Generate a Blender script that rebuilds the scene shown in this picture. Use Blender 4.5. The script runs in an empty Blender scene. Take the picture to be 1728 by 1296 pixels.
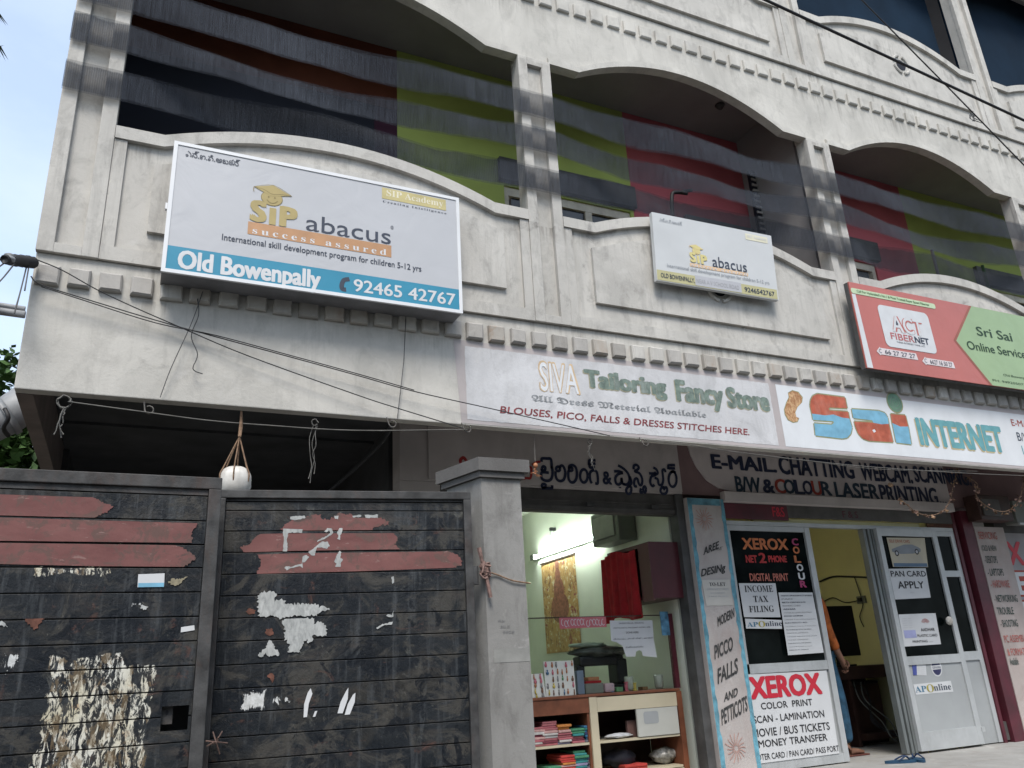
import bpy, bmesh, math, random
from mathutils import Vector, Matrix
random.seed(7)
R_ = math.radians
scene = bpy.context.scene
COL = scene.collection

# ------------------------------------------------------------------ camera
EYE = Vector((0.0, -4.6, 1.5))
FPX = 1364.4
CR = ((0.9086149, 0.0530218, -0.4142555), (0.0960303, 0.9388055, 0.3307905), (0.4064445, -0.3403422, 0.8479210))
right = Vector((CR[0][0], CR[0][2], -CR[0][1]))
down = Vector((CR[1][0], CR[1][2], -CR[1][1]))
fwd = Vector((CR[2][0], CR[2][2], -CR[2][1]))
cam_d = bpy.data.cameras.new('camera')
cam = bpy.data.objects.new('camera', cam_d)
COL.objects.link(cam)
m = Matrix((( right.x, -down.x, -fwd.x, EYE.x), (right.y, -down.y, -fwd.y, EYE.y), (right.z, -down.z, -fwd.z, EYE.z), (0, 0, 0, 1)))
cam.matrix_world = m
cam_d.sensor_width = 36
cam_d.lens = FPX / 1728 * 36
cam_d.clip_start = 0.05
cam_d.clip_end = 2000
scene.camera = cam

# ------------------------------------------------------------------ light
w = bpy.data.worlds.new('World')
scene.world = w
w.use_nodes = True
wn, wl = w.node_tree.nodes, w.node_tree.links
wn.clear()
wo = wn.new('ShaderNodeOutputWorld')
bg = wn.new('ShaderNodeBackground')
sky = wn.new('ShaderNodeTexSky')
sky.sky_type = 'NISHITA'
sky.sun_disc = False
SUN_EL, SUN_ROT = R_(55), R_(200)
sky.sun_elevation = SUN_EL
sky.sun_rotation = SUN_ROT
sky.air_density = 1.0
sky.dust_density = 1.5
tc = wn.new('ShaderNodeTexCoord')
mp = wn.new('ShaderNodeMapping')
mp.inputs['Scale'].default_value = (1.0, 1.0, 2.2)
nz = wn.new('ShaderNodeTexNoise')
nz.inputs['Scale'].default_value = 2.6
nz.inputs['Detail'].default_value = 8
nz.inputs['Roughness'].default_value = 0.5
rp = wn.new('ShaderNodeValToRGB')
rp.color_ramp.elements[0].position = 0.36
rp.color_ramp.elements[0].color = (0.45, 0.45, 0.45, 1)
rp.color_ramp.elements[1].position = 0.66
rp.color_ramp.elements[1].color = (0.92, 0.92, 0.92, 1)
mx = wn.new('ShaderNodeMix')
mx.data_type = 'RGBA'
mx.inputs[7].default_value = (2.75, 3.15, 3.6, 1)
wl.new(tc.outputs['Generated'], mp.inputs[0]); wl.new(mp.outputs[0], nz.inputs[0])
wl.new(nz.outputs[0], rp.inputs[0]); wl.new(rp.outputs[0], mx.inputs[0])
wl.new(sky.outputs[0], mx.inputs[6]); wl.new(mx.outputs[2], bg.inputs[0])
bg.inputs[1].default_value = 0.14
wl.new(bg.outputs[0], wo.inputs[0])
sd = bpy.data.lights.new('sun', 'SUN')
sd.energy = 1.5
sd.angle = R_(22)
sd.color = (1.0, 0.95, 0.88)
sun = bpy.data.objects.new('sun', sd)
COL.objects.link(sun)
# direction towards the sun: behind the camera, high
sun_dir = Vector((math.sin(SUN_ROT) * math.cos(SUN_EL), math.cos(SUN_ROT) * math.cos(SUN_EL), math.sin(SUN_EL)))
sun.rotation_euler = sun_dir.to_track_quat('Z', 'Y').to_euler()
sun.location = (0, -6, 12)
vs = scene.view_settings
vs.view_transform = 'Standard'
vs.look = 'None'
vs.exposure = 1.28
vs.gamma = 1
vs.use_curve_mapping = False
scene.render.engine = 'CYCLES'

# ------------------------------------------------------------------ measuring: a pixel of the survey photograph to a point on a plane
OFF = {1: (0, 0), 2: (560, 0), 3: (1128, 0), 4: (0, 400), 5: (560, 400), 6: (1128, 400), 7: (0, 846), 8: (560, 846), 9: (1128, 846)}
def K(n, x, y): return (OFF[n][0] + x / 2.88, OFF[n][1] + y / 2.88)
def ray(px, py): return right * ((px - 864) / FPX) + down * ((py - 648) / FPX) + fwd
def P(px, py, y=0.0):
    r = ray(px, py); t = (y + 4.6) / r.y
    return EYE + r * t
def PZ(px, py, z):
    r = ray(px, py); t = (z - EYE.z) / r.z
    return EYE + r * t
def PX(px, py, x):
    r = ray(px, py); t = (x - EYE.x) / r.x
    return EYE + r * t
def PN(px, py, p0, n):
    r = ray(px, py); t = (p0 - EYE).dot(n) / r.dot(n)
    return EYE + r * t

# ------------------------------------------------------------------ colours, materials
def L(c):
    c = c / 255
    return c / 12.92 if c <= 0.04045 else ((c + 0.055) / 1.055) ** 2.4
def S(r, g, b, k=1.0): return (L(r) * k, L(g) * k, L(b) * k, 1)
class NT:
    def __init__(s, name):
        s.m = bpy.data.materials.new(name); s.m.use_nodes = True
        s.t = s.m.node_tree; s.n = s.t.nodes; s.l = s.t.links
        s.b = s.n['Principled BSDF']
        s.pos = s.n.new('ShaderNodeNewGeometry').outputs['Position']
    def mapping(s, sc, loc=(0, 0, 0), src=None):
        k = s.n.new('ShaderNodeMapping'); k.inputs['Scale'].default_value = sc; k.inputs['Location'].default_value = loc
        s.l.new(src or s.pos, k.inputs[0]); return k.outputs[0]
    def noise(s, sc, detail=5, rough=0.55, scl=(1, 1, 1), dist=0.0, loc=(0, 0, 0)):
        k = s.n.new('ShaderNodeTexNoise'); k.inputs['Scale'].default_value = sc
        k.inputs['Detail'].default_value = detail; k.inputs['Roughness'].default_value = rough; k.inputs['Distortion'].default_value = dist
        s.l.new(s.mapping(scl, loc), k.inputs[0]); return k.outputs[0]
    def math(s, op, a, b=None, clamp=False):
        k = s.n.new('ShaderNodeMath'); k.operation = op; k.use_clamp = clamp
        for i, v in enumerate((a, b)):
            if v is None: continue
            if isinstance(v, (int, float)): k.inputs[i].default_value = v
            else: s.l.new(v, k.inputs[i])
        return k.outputs[0]
    def ramp(s, v, lo, hi, a=0.0, b=1.0):
        k = s.n.new('ShaderNodeMapRange'); k.clamp = True
        k.inputs[1].default_value = lo; k.inputs[2].default_value = hi; k.inputs[3].default_value = a; k.inputs[4].default_value = b
        s.l.new(v, k.inputs[0]); return k.outputs[0]
    def mix(s, f, a, b):
        k = s.n.new('ShaderNodeMix'); k.data_type = 'RGBA'
        for i, v in ((0, f), (6, a), (7, b)):
            if isinstance(v, (int, float)): k.inputs[i].default_value = v
            elif isinstance(v, tuple): k.inputs[i].default_value = v
            else: s.l.new(v, k.inputs[i])
        return k.outputs[2]
    def color(s, c):
        if isinstance(c, tuple): s.b.inputs['Base Color'].default_value = c
        else: s.l.new(c, s.b.inputs['Base Color'])
    def bump(s, h, strength=0.3, dist=0.01):
        k = s.n.new('ShaderNodeBump'); k.inputs['Strength'].default_value = strength; k.inputs['Distance'].default_value = dist
        s.l.new(h, k.inputs['Height']); s.l.new(k.outputs[0], s.b.inputs['Normal'])
    def xz(s):
        k = s.n.new('ShaderNodeSeparateXYZ'); s.l.new(s.pos, k.inputs[0]); return k.outputs[0], k.outputs[2]
MATS = {}
def mat(name, c, rough=0.7, var=0.12, sc=6, bump=0.15, bsc=60, metal=0.0, grime=0.0, gcol=(0.05, 0.045, 0.04, 1), spec=0.4):
    if name in MATS: return MATS[name]
    t = NT(name)
    n1 = t.noise(sc, 6)
    lo = tuple(v * (1 - var * 1.6) for v in c[:3]) + (1,); hi = tuple(min(1, v * (1 + var)) for v in c[:3]) + (1,)
    col = t.mix(t.ramp(n1, 0.3, 0.7), lo, hi)
    if grime:
        g = t.noise(sc * 0.7, 9, 0.7, (1, 1, 0.35), 0.4, (3, 5, 1))
        col = t.mix(t.ramp(g, 0.5, 0.78, 0, grime), col, gcol)
    t.color(col)
    if bump: t.bump(t.noise(bsc, 4), bump, 0.004)
    t.b.inputs['Roughness'].default_value = rough
    t.b.inputs['Metallic'].default_value = metal
    t.b.inputs['Specular IOR Level'].default_value = spec
    MATS[name] = t.m
    return t.m
def plaster(name, c, dirt=(0.085, 0.08, 0.075, 1), k=0.95, ledges=()):
    t = NT(name)
    a = t.noise(1.7, 7, 0.62, (1, 1, 1), 0.6)
    b = t.noise(7, 8, 0.68, (1, 1, 0.55), 0.5, (4, 0, 2))
    st = t.noise(9, 6, 0.7, (1.6, 1.6, 0.12), 0.2, (1, 2, 3))
    fine = t.noise(45, 6, 0.75)
    col = t.mix(t.ramp(a, 0.32, 0.7), tuple(v * 0.74 for v in c[:3]) + (1,), c)
    col = t.mix(t.ramp(b, 0.5, 0.72, 0, k * 0.42), col, dirt)
    col = t.mix(t.math('MULTIPLY', t.ramp(st, 0.52, 0.70), t.ramp(a, 0.36, 0.58, 0, k * 0.26)), col, dirt)
    col = t.mix(t.ramp(t.noise(3.1, 9, 0.72, (1, 1, .8), 1.2, (7, 7, 7)), 0.6, 0.72, 0, k * 0.55), col, dirt)
    col = t.mix(t.ramp(t.noise(5.3, 5, 0.6, (1, 1, 1), 0.8, (2, 9, 4)), 0.6, 0.7, 0, 0.25), col, (0.60, 0.585, 0.56, 1))
    col = t.mix(t.ramp(fine, 0.6, 0.78, 0, 0.5), col, tuple(v * 0.62 for v in c[:3]) + (1,))
    if ledges:
        # rain-washed grime that has run down from each ledge
        X, Z = t.xz(); tot = None
        run = t.noise(13, 6, 0.7, (1.2, 1.2, 0.10), 0.3, (3, 8, 1)); big = t.noise(1.3, 4, .6, (1, 1, .3), 0, (8, 1, 5))
        for zl in ledges:
            d = t.math('SUBTRACT', zl, Z)
            band = t.math('MULTIPLY', t.ramp(d, -0.004, 0.004), t.ramp(d, 0.0, 0.30, 1, 0))
            tot = band if tot is None else t.math('MAXIMUM', tot, band)
        thr = t.math('MULTIPLY', t.ramp(t.math('ADD', run, t.math('MULTIPLY', t.math('SUBTRACT', tot, 0.6), 0.16)), 0.50, 0.64), tot)
        col = t.mix(t.math('MULTIPLY', thr, t.ramp(big, 0.40, 0.62, 0.05, 0.55)), col, (0.12, 0.11, 0.095, 1))
    t.color(col)
    t.b.inputs['Roughness'].default_value = 0.88
    t.b.inputs['Specular IOR Level'].default_value = 0.25
    t.bump(t.math('ADD', fine, t.math('MULTIPLY', a, 2.0)), 0.4, 0.006)
    MATS[name] = t.m
    return t.m
PL = plaster('weathered_plaster', (0.55, 0.53, 0.49, 1), ledges=(3.84, 4.645, 7.04, 7.75, 6.15))
PLB = plaster('fascia_plaster', (0.57, 0.55, 0.505, 1), k=0.6, ledges=(3.63, 6.78, 3.84, 7.04))
BLK = plaster('frieze_plaster', (0.46, 0.44, 0.41, 1), k=0.7)
BLK2 = plaster('stained_frieze_plaster', (0.46, 0.43, 0.385, 1), (0.26, 0.15, 0.08, 1), k=0.9)
PILL = plaster('cement_render', (0.265, 0.26, 0.247, 1), k=1.5)
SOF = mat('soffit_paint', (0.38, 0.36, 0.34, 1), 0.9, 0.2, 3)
PORCH = mat('porch_shade_tone', (0.06, 0.062, 0.065, 1), 0.9, 0.2, 3)  # near-black colour stands in for the deep shade inside the porch
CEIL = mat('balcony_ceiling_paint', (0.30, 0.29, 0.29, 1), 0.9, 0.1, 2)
GREEN = mat('lime_green_wall', (0.42, 0.50, 0.13, 1), 0.85, 0.08, 2)
CRIM = mat('crimson_wall', (0.50, 0.12, 0.14, 1), 0.85, 0.08, 2)
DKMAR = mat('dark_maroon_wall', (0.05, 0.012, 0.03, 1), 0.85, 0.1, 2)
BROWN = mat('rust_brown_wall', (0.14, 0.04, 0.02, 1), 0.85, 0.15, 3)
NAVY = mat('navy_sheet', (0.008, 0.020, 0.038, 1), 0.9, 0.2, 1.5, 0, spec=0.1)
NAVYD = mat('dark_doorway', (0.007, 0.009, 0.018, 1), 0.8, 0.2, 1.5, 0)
SIGNW = mat('flex_white', (0.45, 0.455, 0.47, 1), 0.45, 0.03, 2, 0.05, 20)
def flex(m_):
    t_ = m_.node_tree; b_ = t_.nodes['Principled BSDF']; g_ = t_.nodes.new('ShaderNodeNewGeometry'); n_ = t_.nodes.new('ShaderNodeTexNoise'); n_.inputs['Scale'].default_value = 3.2; n_.inputs['Detail'].default_value = 3; n_.inputs['Distortion'].default_value = 1.2
    k_ = t_.nodes.new('ShaderNodeBump'); k_.inputs['Strength'].default_value = .13; k_.inputs['Distance'].default_value = .03; t_.links.new(g_.outputs['Position'], n_.inputs[0]); t_.links.new(n_.outputs[0], k_.inputs['Height']); t_.links.new(k_.outputs[0], b_.inputs['Normal']); b_.inputs['Roughness'].default_value = .33; b_.inputs['Specular IOR Level'].default_value = .5
    return m_
flex(SIGNW)
FRAMEW = mat('white_sign_frame', (0.68, 0.69, 0.70, 1), 0.4, 0.03, 4, 0.05)
BLUE = mat('sign_blue', (0.028, 0.23, 0.35, 1), 0.45, 0.05, 3, 0)
GOLD = mat('faded_gold_print', (0.38, 0.30, 0.12, 1), 0.5, 0.08, 8, 0)
ORNG = mat('faded_orange_print', (0.44, 0.24, 0.12, 1), 0.5, 0.08, 8, 0)
INK = mat('dark_ink', (0.035, 0.045, 0.07, 1), 0.5, 0.1, 8, 0)
BLACK = mat('black_print', (0.015, 0.015, 0.018, 1), 0.6, 0.1, 8, 0)
WHT = mat('white_print', (0.58, 0.59, 0.60, 1), 0.5, 0.04, 8, 0)
YEL = mat('pale_yellow_print', (0.44, 0.41, 0.22, 1), 0.5, 0.05, 8, 0)
PALEY = mat('faint_yellow_print', (0.60, 0.52, 0.22, 1), 0.5, 0.05, 8, 0)
FADO = mat('faint_orange_print', (0.66, 0.46, 0.28, 1), 0.5, 0.05, 8, 0)
GREYP = mat('grey_print', (0.42, 0.42, 0.44, 1), 0.5, 0.05, 8, 0)
SALM = mat('salmon_flex', (0.44, 0.125, 0.10, 1), 0.45, 0.05, 3, 0)
LIME = mat('light_green_flex', (0.29, 0.40, 0.21, 1), 0.45, 0.05, 3, 0)
flex(SALM); flex(LIME); flex(BLUE)
REDP = mat('red_print', (0.50, 0.02, 0.04, 1), 0.5, 0.05, 8, 0)
METALD = mat('dark_galvanised_steel', (0.09, 0.09, 0.09, 1), 0.6, 0.2, 8, 0.1, 60, 0.3, 0.5)
WIRE = mat('wire_grey', (0.08, 0.08, 0.08, 1), 0.7, 0.2, 8, 0)
WIREB = mat('cable_black', (0.02, 0.02, 0.022, 1), 0.6, 0.2, 8, 0)
STRING = mat('pale_string', (0.13, 0.125, 0.115, 1), 0.9, 0.2, 20, 0)
CRK = None
ROPE = mat('jute_rope', (0.22, 0.14, 0.09, 1), 0.95, 0.3, 60, 0.4, 200)
ALW = mat('white_aluminium', (0.44, 0.455, 0.46, 1), 0.4, 0.08, 5, 0.05, 40, 0.2, 0.35)
ALG = mat('grey_aluminium', (0.17, 0.185, 0.185, 1), 0.45, 0.1, 5, 0.05, 40, 0.3, 0.4)
ALP = mat('pale_grey_door_panel', (0.33, 0.345, 0.35, 1), 0.5, 0.05, 3, 0.05, 40, 0.0, 0.25)
MARO = mat('maroon_paint', (0.09, 0.014, 0.024, 1), 0.5, 0.2, 5, 0.15, 50, 0, 0.4)
PAPER = mat('white_paper', (0.55, 0.56, 0.57, 1), 0.8, 0.04, 5, 0.05, 30)
PAPERT = mat('tan_paper', (0.50, 0.46, 0.36, 1), 0.8, 0.05, 5, 0.05, 30)
CYAN = mat('cyan_edge_paint', (0.13, 0.33, 0.42, 1), 0.8, 0.25, 14, 0.2, 60, 0, 0.6)
PIERW = plaster('whitewashed_pier', (0.50, 0.46, 0.44, 1), (0.25, 0.13, 0.11, 1), 0.5)
PIERP = plaster('pink_white_pier', (0.48, 0.42, 0.395, 1), (0.35, 0.2, 0.17, 1), 0.4)
BOARDW = mat('grey_mauve_board', (0.56, 0.51, 0.50, 1), 0.8, 0.1, 3, 0.1, 40, 0, 0.3)
BOARDB = mat('brown_mauve_wall', (0.22, 0.145, 0.145, 1), 0.85, 0.1, 3, 0.1, 40, 0, 0.3)
BOARDG = mat('warm_grey_board', (0.50, 0.46, 0.445, 1), 0.8, 0.1, 3, 0.1, 40, 0, 0.3)
SHUT = mat('shutter_steel', (0.10, 0.095, 0.09, 1), 0.6, 0.2, 6, 0.1, 60, 0.3, 0.6)
FLOOR = plaster('cement_floor', (0.34, 0.335, 0.32, 1), (0.16, 0.12, 0.09, 1), 0.7)
MINT = mat('pale_green_room_wall', (0.66, 0.69, 0.60, 1), 0.8, 0.06, 2)
OLIV = mat('olive_yellow_room_wall', (0.66, 0.63, 0.36, 1), 0.85, 0.06, 2)
CREAM = mat('cream_laminate', (0.52, 0.46, 0.33, 1), 0.5, 0.05, 5, 0.03)
WOOD = mat('brown_wood', (0.17, 0.06, 0.03, 1), 0.5, 0.25, 8, 0.05)
WOODD = mat('dark_wood', (0.05, 0.025, 0.02, 1), 0.5, 0.25, 8, 0.05)
CUPB = mat('maroon_laminate', (0.07, 0.015, 0.02, 1), 0.4, 0.1, 8, 0)
CURT = mat('red_curtain', (0.30, 0.01, 0.015, 1), 0.9, 0.2, 12, 0.2)
PLAST = mat('grey_plastic', (0.16, 0.17, 0.15, 1), 0.45, 0.1, 8, 0)
DKPL = mat('black_plastic', (0.012, 0.012, 0.014, 1), 0.4, 0.1, 8, 0)
PVC = mat('grey_pvc', (0.28, 0.29, 0.30, 1), 0.5, 0.15, 6, 0.1, 30, 0, 0.4)
POT = mat('white_glazed_pot', (0.56, 0.54, 0.50, 1), 0.5, 0.15, 18, 0.2, 60, 0, 0.7, (0.2, 0.16, 0.12, 1))
CARD = mat('cardboard', (0.14, 0.08, 0.035, 1), 0.9, 0.1, 6)
ROAD = mat('asphalt', (0.06, 0.06, 0.06, 1), 0.9, 0.2, 8, 0.5, 120)
EARTH = mat('dusty_ground', (0.11, 0.095, 0.075, 1), 0.95, 0.2, 3, 0.4, 40)
BARK = mat('bark', (0.10, 0.08, 0.06, 1), 0.95, 0.3, 12, 0.5, 60)
BLUEGR = mat('blue_rubber', (0.012, 0.05, 0.10, 1), 0.6, 0.1, 9, 0)
SKIN = mat('brown_skin', (0.20, 0.10, 0.065, 1), 0.55, 0.08, 20, 0.05, 120)
SHIRT = mat('orange_cloth', (0.42, 0.11, 0.025, 1), 0.9, 0.3, 20, 0.8, 30)
JEAN = mat('blue_denim', (0.03, 0.09, 0.155, 1), 0.9, 0.35, 14, 0.8, 25)
HAIR = mat('black_hair', (0.01, 0.009, 0.008, 1), 0.6, 0.2, 60, 0.3, 300)
def leafmat(name, c):
    t = NT(name)
    oi = t.noise(9, 3)
    t.color(t.mix(t.ramp(oi, 0.3, 0.7), tuple(v * 0.5 for v in c[:3]) + (1,), c))
    t.b.inputs['Roughness'].default_value = 0.6
    t.b.inputs['Transmission Weight'].default_value = 0.0
    return t.m
LEAF = leafmat('tree_leaf', (0.06, 0.13, 0.03, 1))
PALM = leafmat('palm_leaf', (0.04, 0.07, 0.025, 1))
def glass_dark(name, c, rough=0.06, spec=0.5):
    t = NT(name); t.color(t.mix(t.ramp(t.noise(3, 6), .4, .7), c, tuple(v * 2.2 + 0.004 for v in c[:3]) + (1,)))
    t.b.inputs['Roughness'].default_value = rough; t.b.inputs['Specular IOR Level'].default_value = spec
    return t.m
FILM = glass_dark('dark_tinted_glass', (0.002, 0.0035, 0.0035, 1), 0.08, 0.03)
FILM2 = glass_dark('window_glass', (0.03, 0.032, 0.035, 1), 0.2, 0.5)
def clear_glass(name, f=0.12, c=(0.9, 1, 0.95, 1)):
    t = NT(name); tr = t.n.new('ShaderNodeBsdfTransparent'); tr.inputs[0].default_value = c
    gl = t.n.new('ShaderNodeBsdfGlossy'); gl.inputs['Roughness'].default_value = 0.05
    fr = t.n.new('ShaderNodeLayerWeight'); fr.inputs[0].default_value = 0.25
    ms = t.n.new('ShaderNodeMixShader'); t.l.new(t.math('MULTIPLY', fr.outputs[0], f * 5), ms.inputs[0])
    t.l.new(tr.outputs[0], ms.inputs[1]); t.l.new(gl.outputs[0], ms.inputs[2])
    t.l.new(ms.outputs[0], t.n['Material Output'].inputs[0]); return t.m
CLEAR = clear_glass('clear_glass', 0.05, (.97, .985, .97, 1))
def netmat(name):
    t = NT(name); tr = t.n.new('ShaderNodeBsdfTransparent')
    wv = t.n.new('ShaderNodeTexWave'); wv.wave_type = 'BANDS'; wv.bands_direction = 'X'
    wv.inputs['Scale'].default_value = 26; wv.inputs['Distortion'].default_value = 2.0
    t.l.new(t.pos, wv.inputs[0])
    t.color(t.mix(t.ramp(t.noise(14, 4, .6, (6, 1, .3)), 0.35, 0.65), (0.008, 0.011, 0.018, 1), (0.028, 0.034, 0.046, 1)))
    t.b.inputs['Roughness'].default_value = 0.95
    ms = t.n.new('ShaderNodeMixShader')
    fac = t.math('ADD', t.math('MULTIPLY', wv.outputs[1], 0.12), t.ramp(t.noise(2.2, 4), 0.3, 0.7, 0.55, 0.82))
    at = t.n.new('ShaderNodeAttribute'); at.attribute_name = 'across'
    ed = t.math('ADD', at.outputs['Fac'], t.math('MULTIPLY', t.math('SUBTRACT', t.noise(7, 5), .5), .22))
    ed2 = t.math('MULTIPLY', t.ramp(ed, 0.05, 0.10, .5, 1), t.ramp(ed, 0.90, 0.95, 1, .5))
    fac = t.math('MULTIPLY', fac, ed2)
    t.l.new(fac, ms.inputs[0]); t.l.new(tr.outputs[0], ms.inputs[1]); t.l.new(t.b.outputs[0], ms.inputs[2])
    t.l.new(ms.outputs[0], t.n['Material Output'].inputs[0]); return t.m
NET = netmat('black_shade_net')
def emis(name, c, s):
    t = NT(name); t.b.inputs['Emission Color'].default_value = c; t.b.inputs['Emission Strength'].default_value = s
    return t.m
TUBE = emis('tube_glow', (0.88, 1.0, 0.90, 1), 34)

# ------------------------------------------------------------------ objects
WL = {}
def tag(o, label=None, cat=None, group=None, kind=None):
    if label: o['label'] = label
    if cat: o['category'] = cat
    if group: o['group'] = group
    if kind: o['kind'] = kind
    return o
def link(o, parent, loc):
    COL.objects.link(o)
    WL[o] = Vector(loc)
    if parent:
        o.parent = parent
        o.location = Vector(loc) - WL[parent]
    else: o.location = loc
    return o
def thing(name, loc, label, cat, group=None):
    o = bpy.data.objects.new(name, None); o.empty_display_size = 0.1
    link(o, None, loc); return tag(o, label, cat, group)
def mesh(name, verts, faces, m, parent=None, smooth=False):
    c = sum((Vector(v) for v in verts), Vector()) / len(verts)
    if not parent: c.z = min(v[2] for v in verts)
    me = bpy.data.meshes.new(name)
    me.from_pydata([tuple(Vector(v) - c) for v in verts], [], faces)
    me.materials.append(m); me.update()
    if smooth: me.shade_smooth()
    o = bpy.data.objects.new(name, me)
    return link(o, parent, c)
class G:
    """collects shapes of one part"""
    def __init__(s): s.v = []; s.f = []
    def add(s, vs, fs):
        k = len(s.v); s.v += [tuple(v) for v in vs]; s.f += [tuple(i + k for i in f) for f in fs]; return s
    def box(s, x0, x1, y0, y1, z0, z1, b=0.0):
        if b <= 0:
            return s.add([(x0, y0, z0), (x1, y0, z0), (x1, y1, z0), (x0, y1, z0), (x0, y0, z1), (x1, y0, z1), (x1, y1, z1), (x0, y1, z1)],
                         [(0, 3, 2, 1), (4, 5, 6, 7), (0, 1, 5, 4), (1, 2, 6, 5), (2, 3, 7, 6), (3, 0, 4, 7)])
        bm = bmesh.new(); bmesh.ops.create_cube(bm, size=1)
        for v in bm.verts: v.co = Vector(((x0 + x1) / 2 + v.co.x * (x1 - x0), (y0 + y1) / 2 + v.co.y * (y1 - y0), (z0 + z1) / 2 + v.co.z * (z1 - z0)))
        bmesh.ops.bevel(bm, geom=bm.edges[:], offset=b, segments=2, profile=0.6, affect='EDGES')
        bm.verts.index_update(); s.add([v.co[:] for v in bm.verts], [[v.index for v in f.verts] for f in bm.faces]); bm.free(); return s
    def prism(s, xz, y0, y1):
        n = len(xz)
        return s.add([(x, y0, z) for x, z in xz] + [(x, y1, z) for x, z in xz],
                     [tuple(range(n)), tuple(range(2 * n - 1, n - 1, -1))] + [(i, i + n, (i + 1) % n + n, (i + 1) % n) for i in range(n)])
    def plan(s, xy, z0, z1):
        n = len(xy)
        return s.add([(x, y, z0) for x, y in xy] + [(x, y, z1) for x, y in xy],
                     [tuple(range(n - 1, -1, -1)), tuple(range(n, 2 * n))] + [(i, (i + 1) % n, (i + 1) % n + n, i + n) for i in range(n)])
    def strip(s, lo, hi, y0, y1):
        """band between two polylines (x,z)"""
        n = len(lo)
        vs = []
        for (a, b) in zip(lo, hi): vs += [(a[0], y0, a[1]), (b[0], y0, b[1]), (b[0], y1, b[1]), (a[0], y1, a[1])]
        fs = [(0, 1, 2, 3)]
        for i in range(n - 1):
            k = 4 * i
            fs += [(k, k + 4, k + 5, k + 1), (k + 1, k + 5, k + 6, k + 2), (k + 2, k + 6, k + 7, k + 3), (k + 3, k + 7, k + 4, k)]
        k = 4 * (n - 1); fs.append((k + 3, k + 2, k + 1, k))
        return s.add(vs, fs)
    def tube(s, pts, r, n=6, closed=False):
        pts = [Vector(p) for p in pts]; k0 = len(s.v); N = len(pts)
        up = Vector((0.3, 0.2, 1)).normalized()
        for i, p in enumerate(pts):
            d = (pts[(i + 1) % N if closed else min(i + 1, N - 1)] - pts[(i - 1) if closed else max(i - 1, 0)])
            if d.length < 1e-9: d = Vector((0, 0, 1))
            d.normalize(); a = d.cross(up)
            if a.length < 0.05: a = d.cross(Vector((1, 0, 0)))
            a.normalize(); b = d.cross(a)
            rr = r[i] if isinstance(r, (list, tuple)) else r
            for j in range(n):
                t = 2 * math.pi * j / n; s.v.append(tuple(p + (a * math.cos(t) + b * math.sin(t)) * rr))
        for i in range(N if closed else N - 1):
            for j in range(n):
                q = k0 + i * n; q2 = k0 + ((i + 1) % N) * n
                s.f.append((q + j, q + (j + 1) % n, q2 + (j + 1) % n, q2 + j))
        if not closed:
            s.f.append(tuple(range(k0, k0 + n))); s.f.append(tuple(range(k0 + (N - 1) * n + n - 1, k0 + (N - 1) * n - 1, -1)))
        return s
    def lathe(s, c, prof, n=16):
        k0 = len(s.v)
        for r, z in prof:
            for j in range(n):
                t = 2 * math.pi * j / n; s.v.append((c[0] + r * math.cos(t), c[1] + r * math.sin(t), c[2] + z))
        for i in range(len(prof) - 1):
            for j in range(n): s.f.append((k0 + i * n + j, k0 + i * n + (j + 1) % n, k0 + (i + 1) * n + (j + 1) % n, k0 + (i + 1) * n + j))
        s.f.append(tuple(range(k0 + n - 1, k0 - 1, -1))); s.f.append(tuple(range(k0 + (len(prof) - 1) * n, k0 + len(prof) * n)))
        return s
    def blob(s, c, r, n=8, mrow=5):
        prof = [(max(0.001, r[0] * math.sin(math.pi * i / mrow)), -r[2] * math.cos(math.pi * i / mrow)) for i in range(mrow + 1)]
        k0 = len(s.v); s.lathe((0, 0, 0), prof, n)
        for i in range(k0, len(s.v)):
            v = s.v[i]; s.v[i] = (c[0] + v[0], c[1] + v[1] * r[1] / r[0], c[2] + v[2])
        return s
    def xform(s, M):
        s.v = [tuple(M @ Vector(v)) for v in s.v]; return s
    def done(s, name, m, parent=None, smooth=False): return mesh(name, s.v, s.f, m, parent, smooth)
def box(name, x0, x1, y0, y1, z0, z1, m, parent=None, b=0.0): return G().box(x0, x1, y0, y1, z0, z1, b).done(name, m, parent)
def smoothpts(pts, k=5):
    pts = [Vector(p) for p in pts]; out = []
    for i in range(len(pts) - 1):
        p0 = pts[max(i - 1, 0)]; p1 = pts[i]; p2 = pts[i + 1]; p3 = pts[min(i + 2, len(pts) - 1)]
        for j in range(k):
            t = j / k
            out.append(0.5 * ((2 * p1) + (p2 - p0) * t + (2 * p0 - 5 * p1 + 4 * p2 - p3) * t * t + (3 * p1 - p0 - 3 * p2 + p3) * t ** 3))
    out.append(pts[-1]); return out
def sag(a, b, drop, n=14):
    a, b = Vector(a), Vector(b)
    return [a.lerp(b, i / n) - Vector((0, 0, drop * 4 * (i / n) * (1 - i / n))) for i in range(n + 1)]
def cable(pts, r, m, label, name='cable', cat='cable', group=None, n=6):
    return tag(G().tube(pts, r, n).done(name, m, None, True), label, cat, group)

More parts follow.
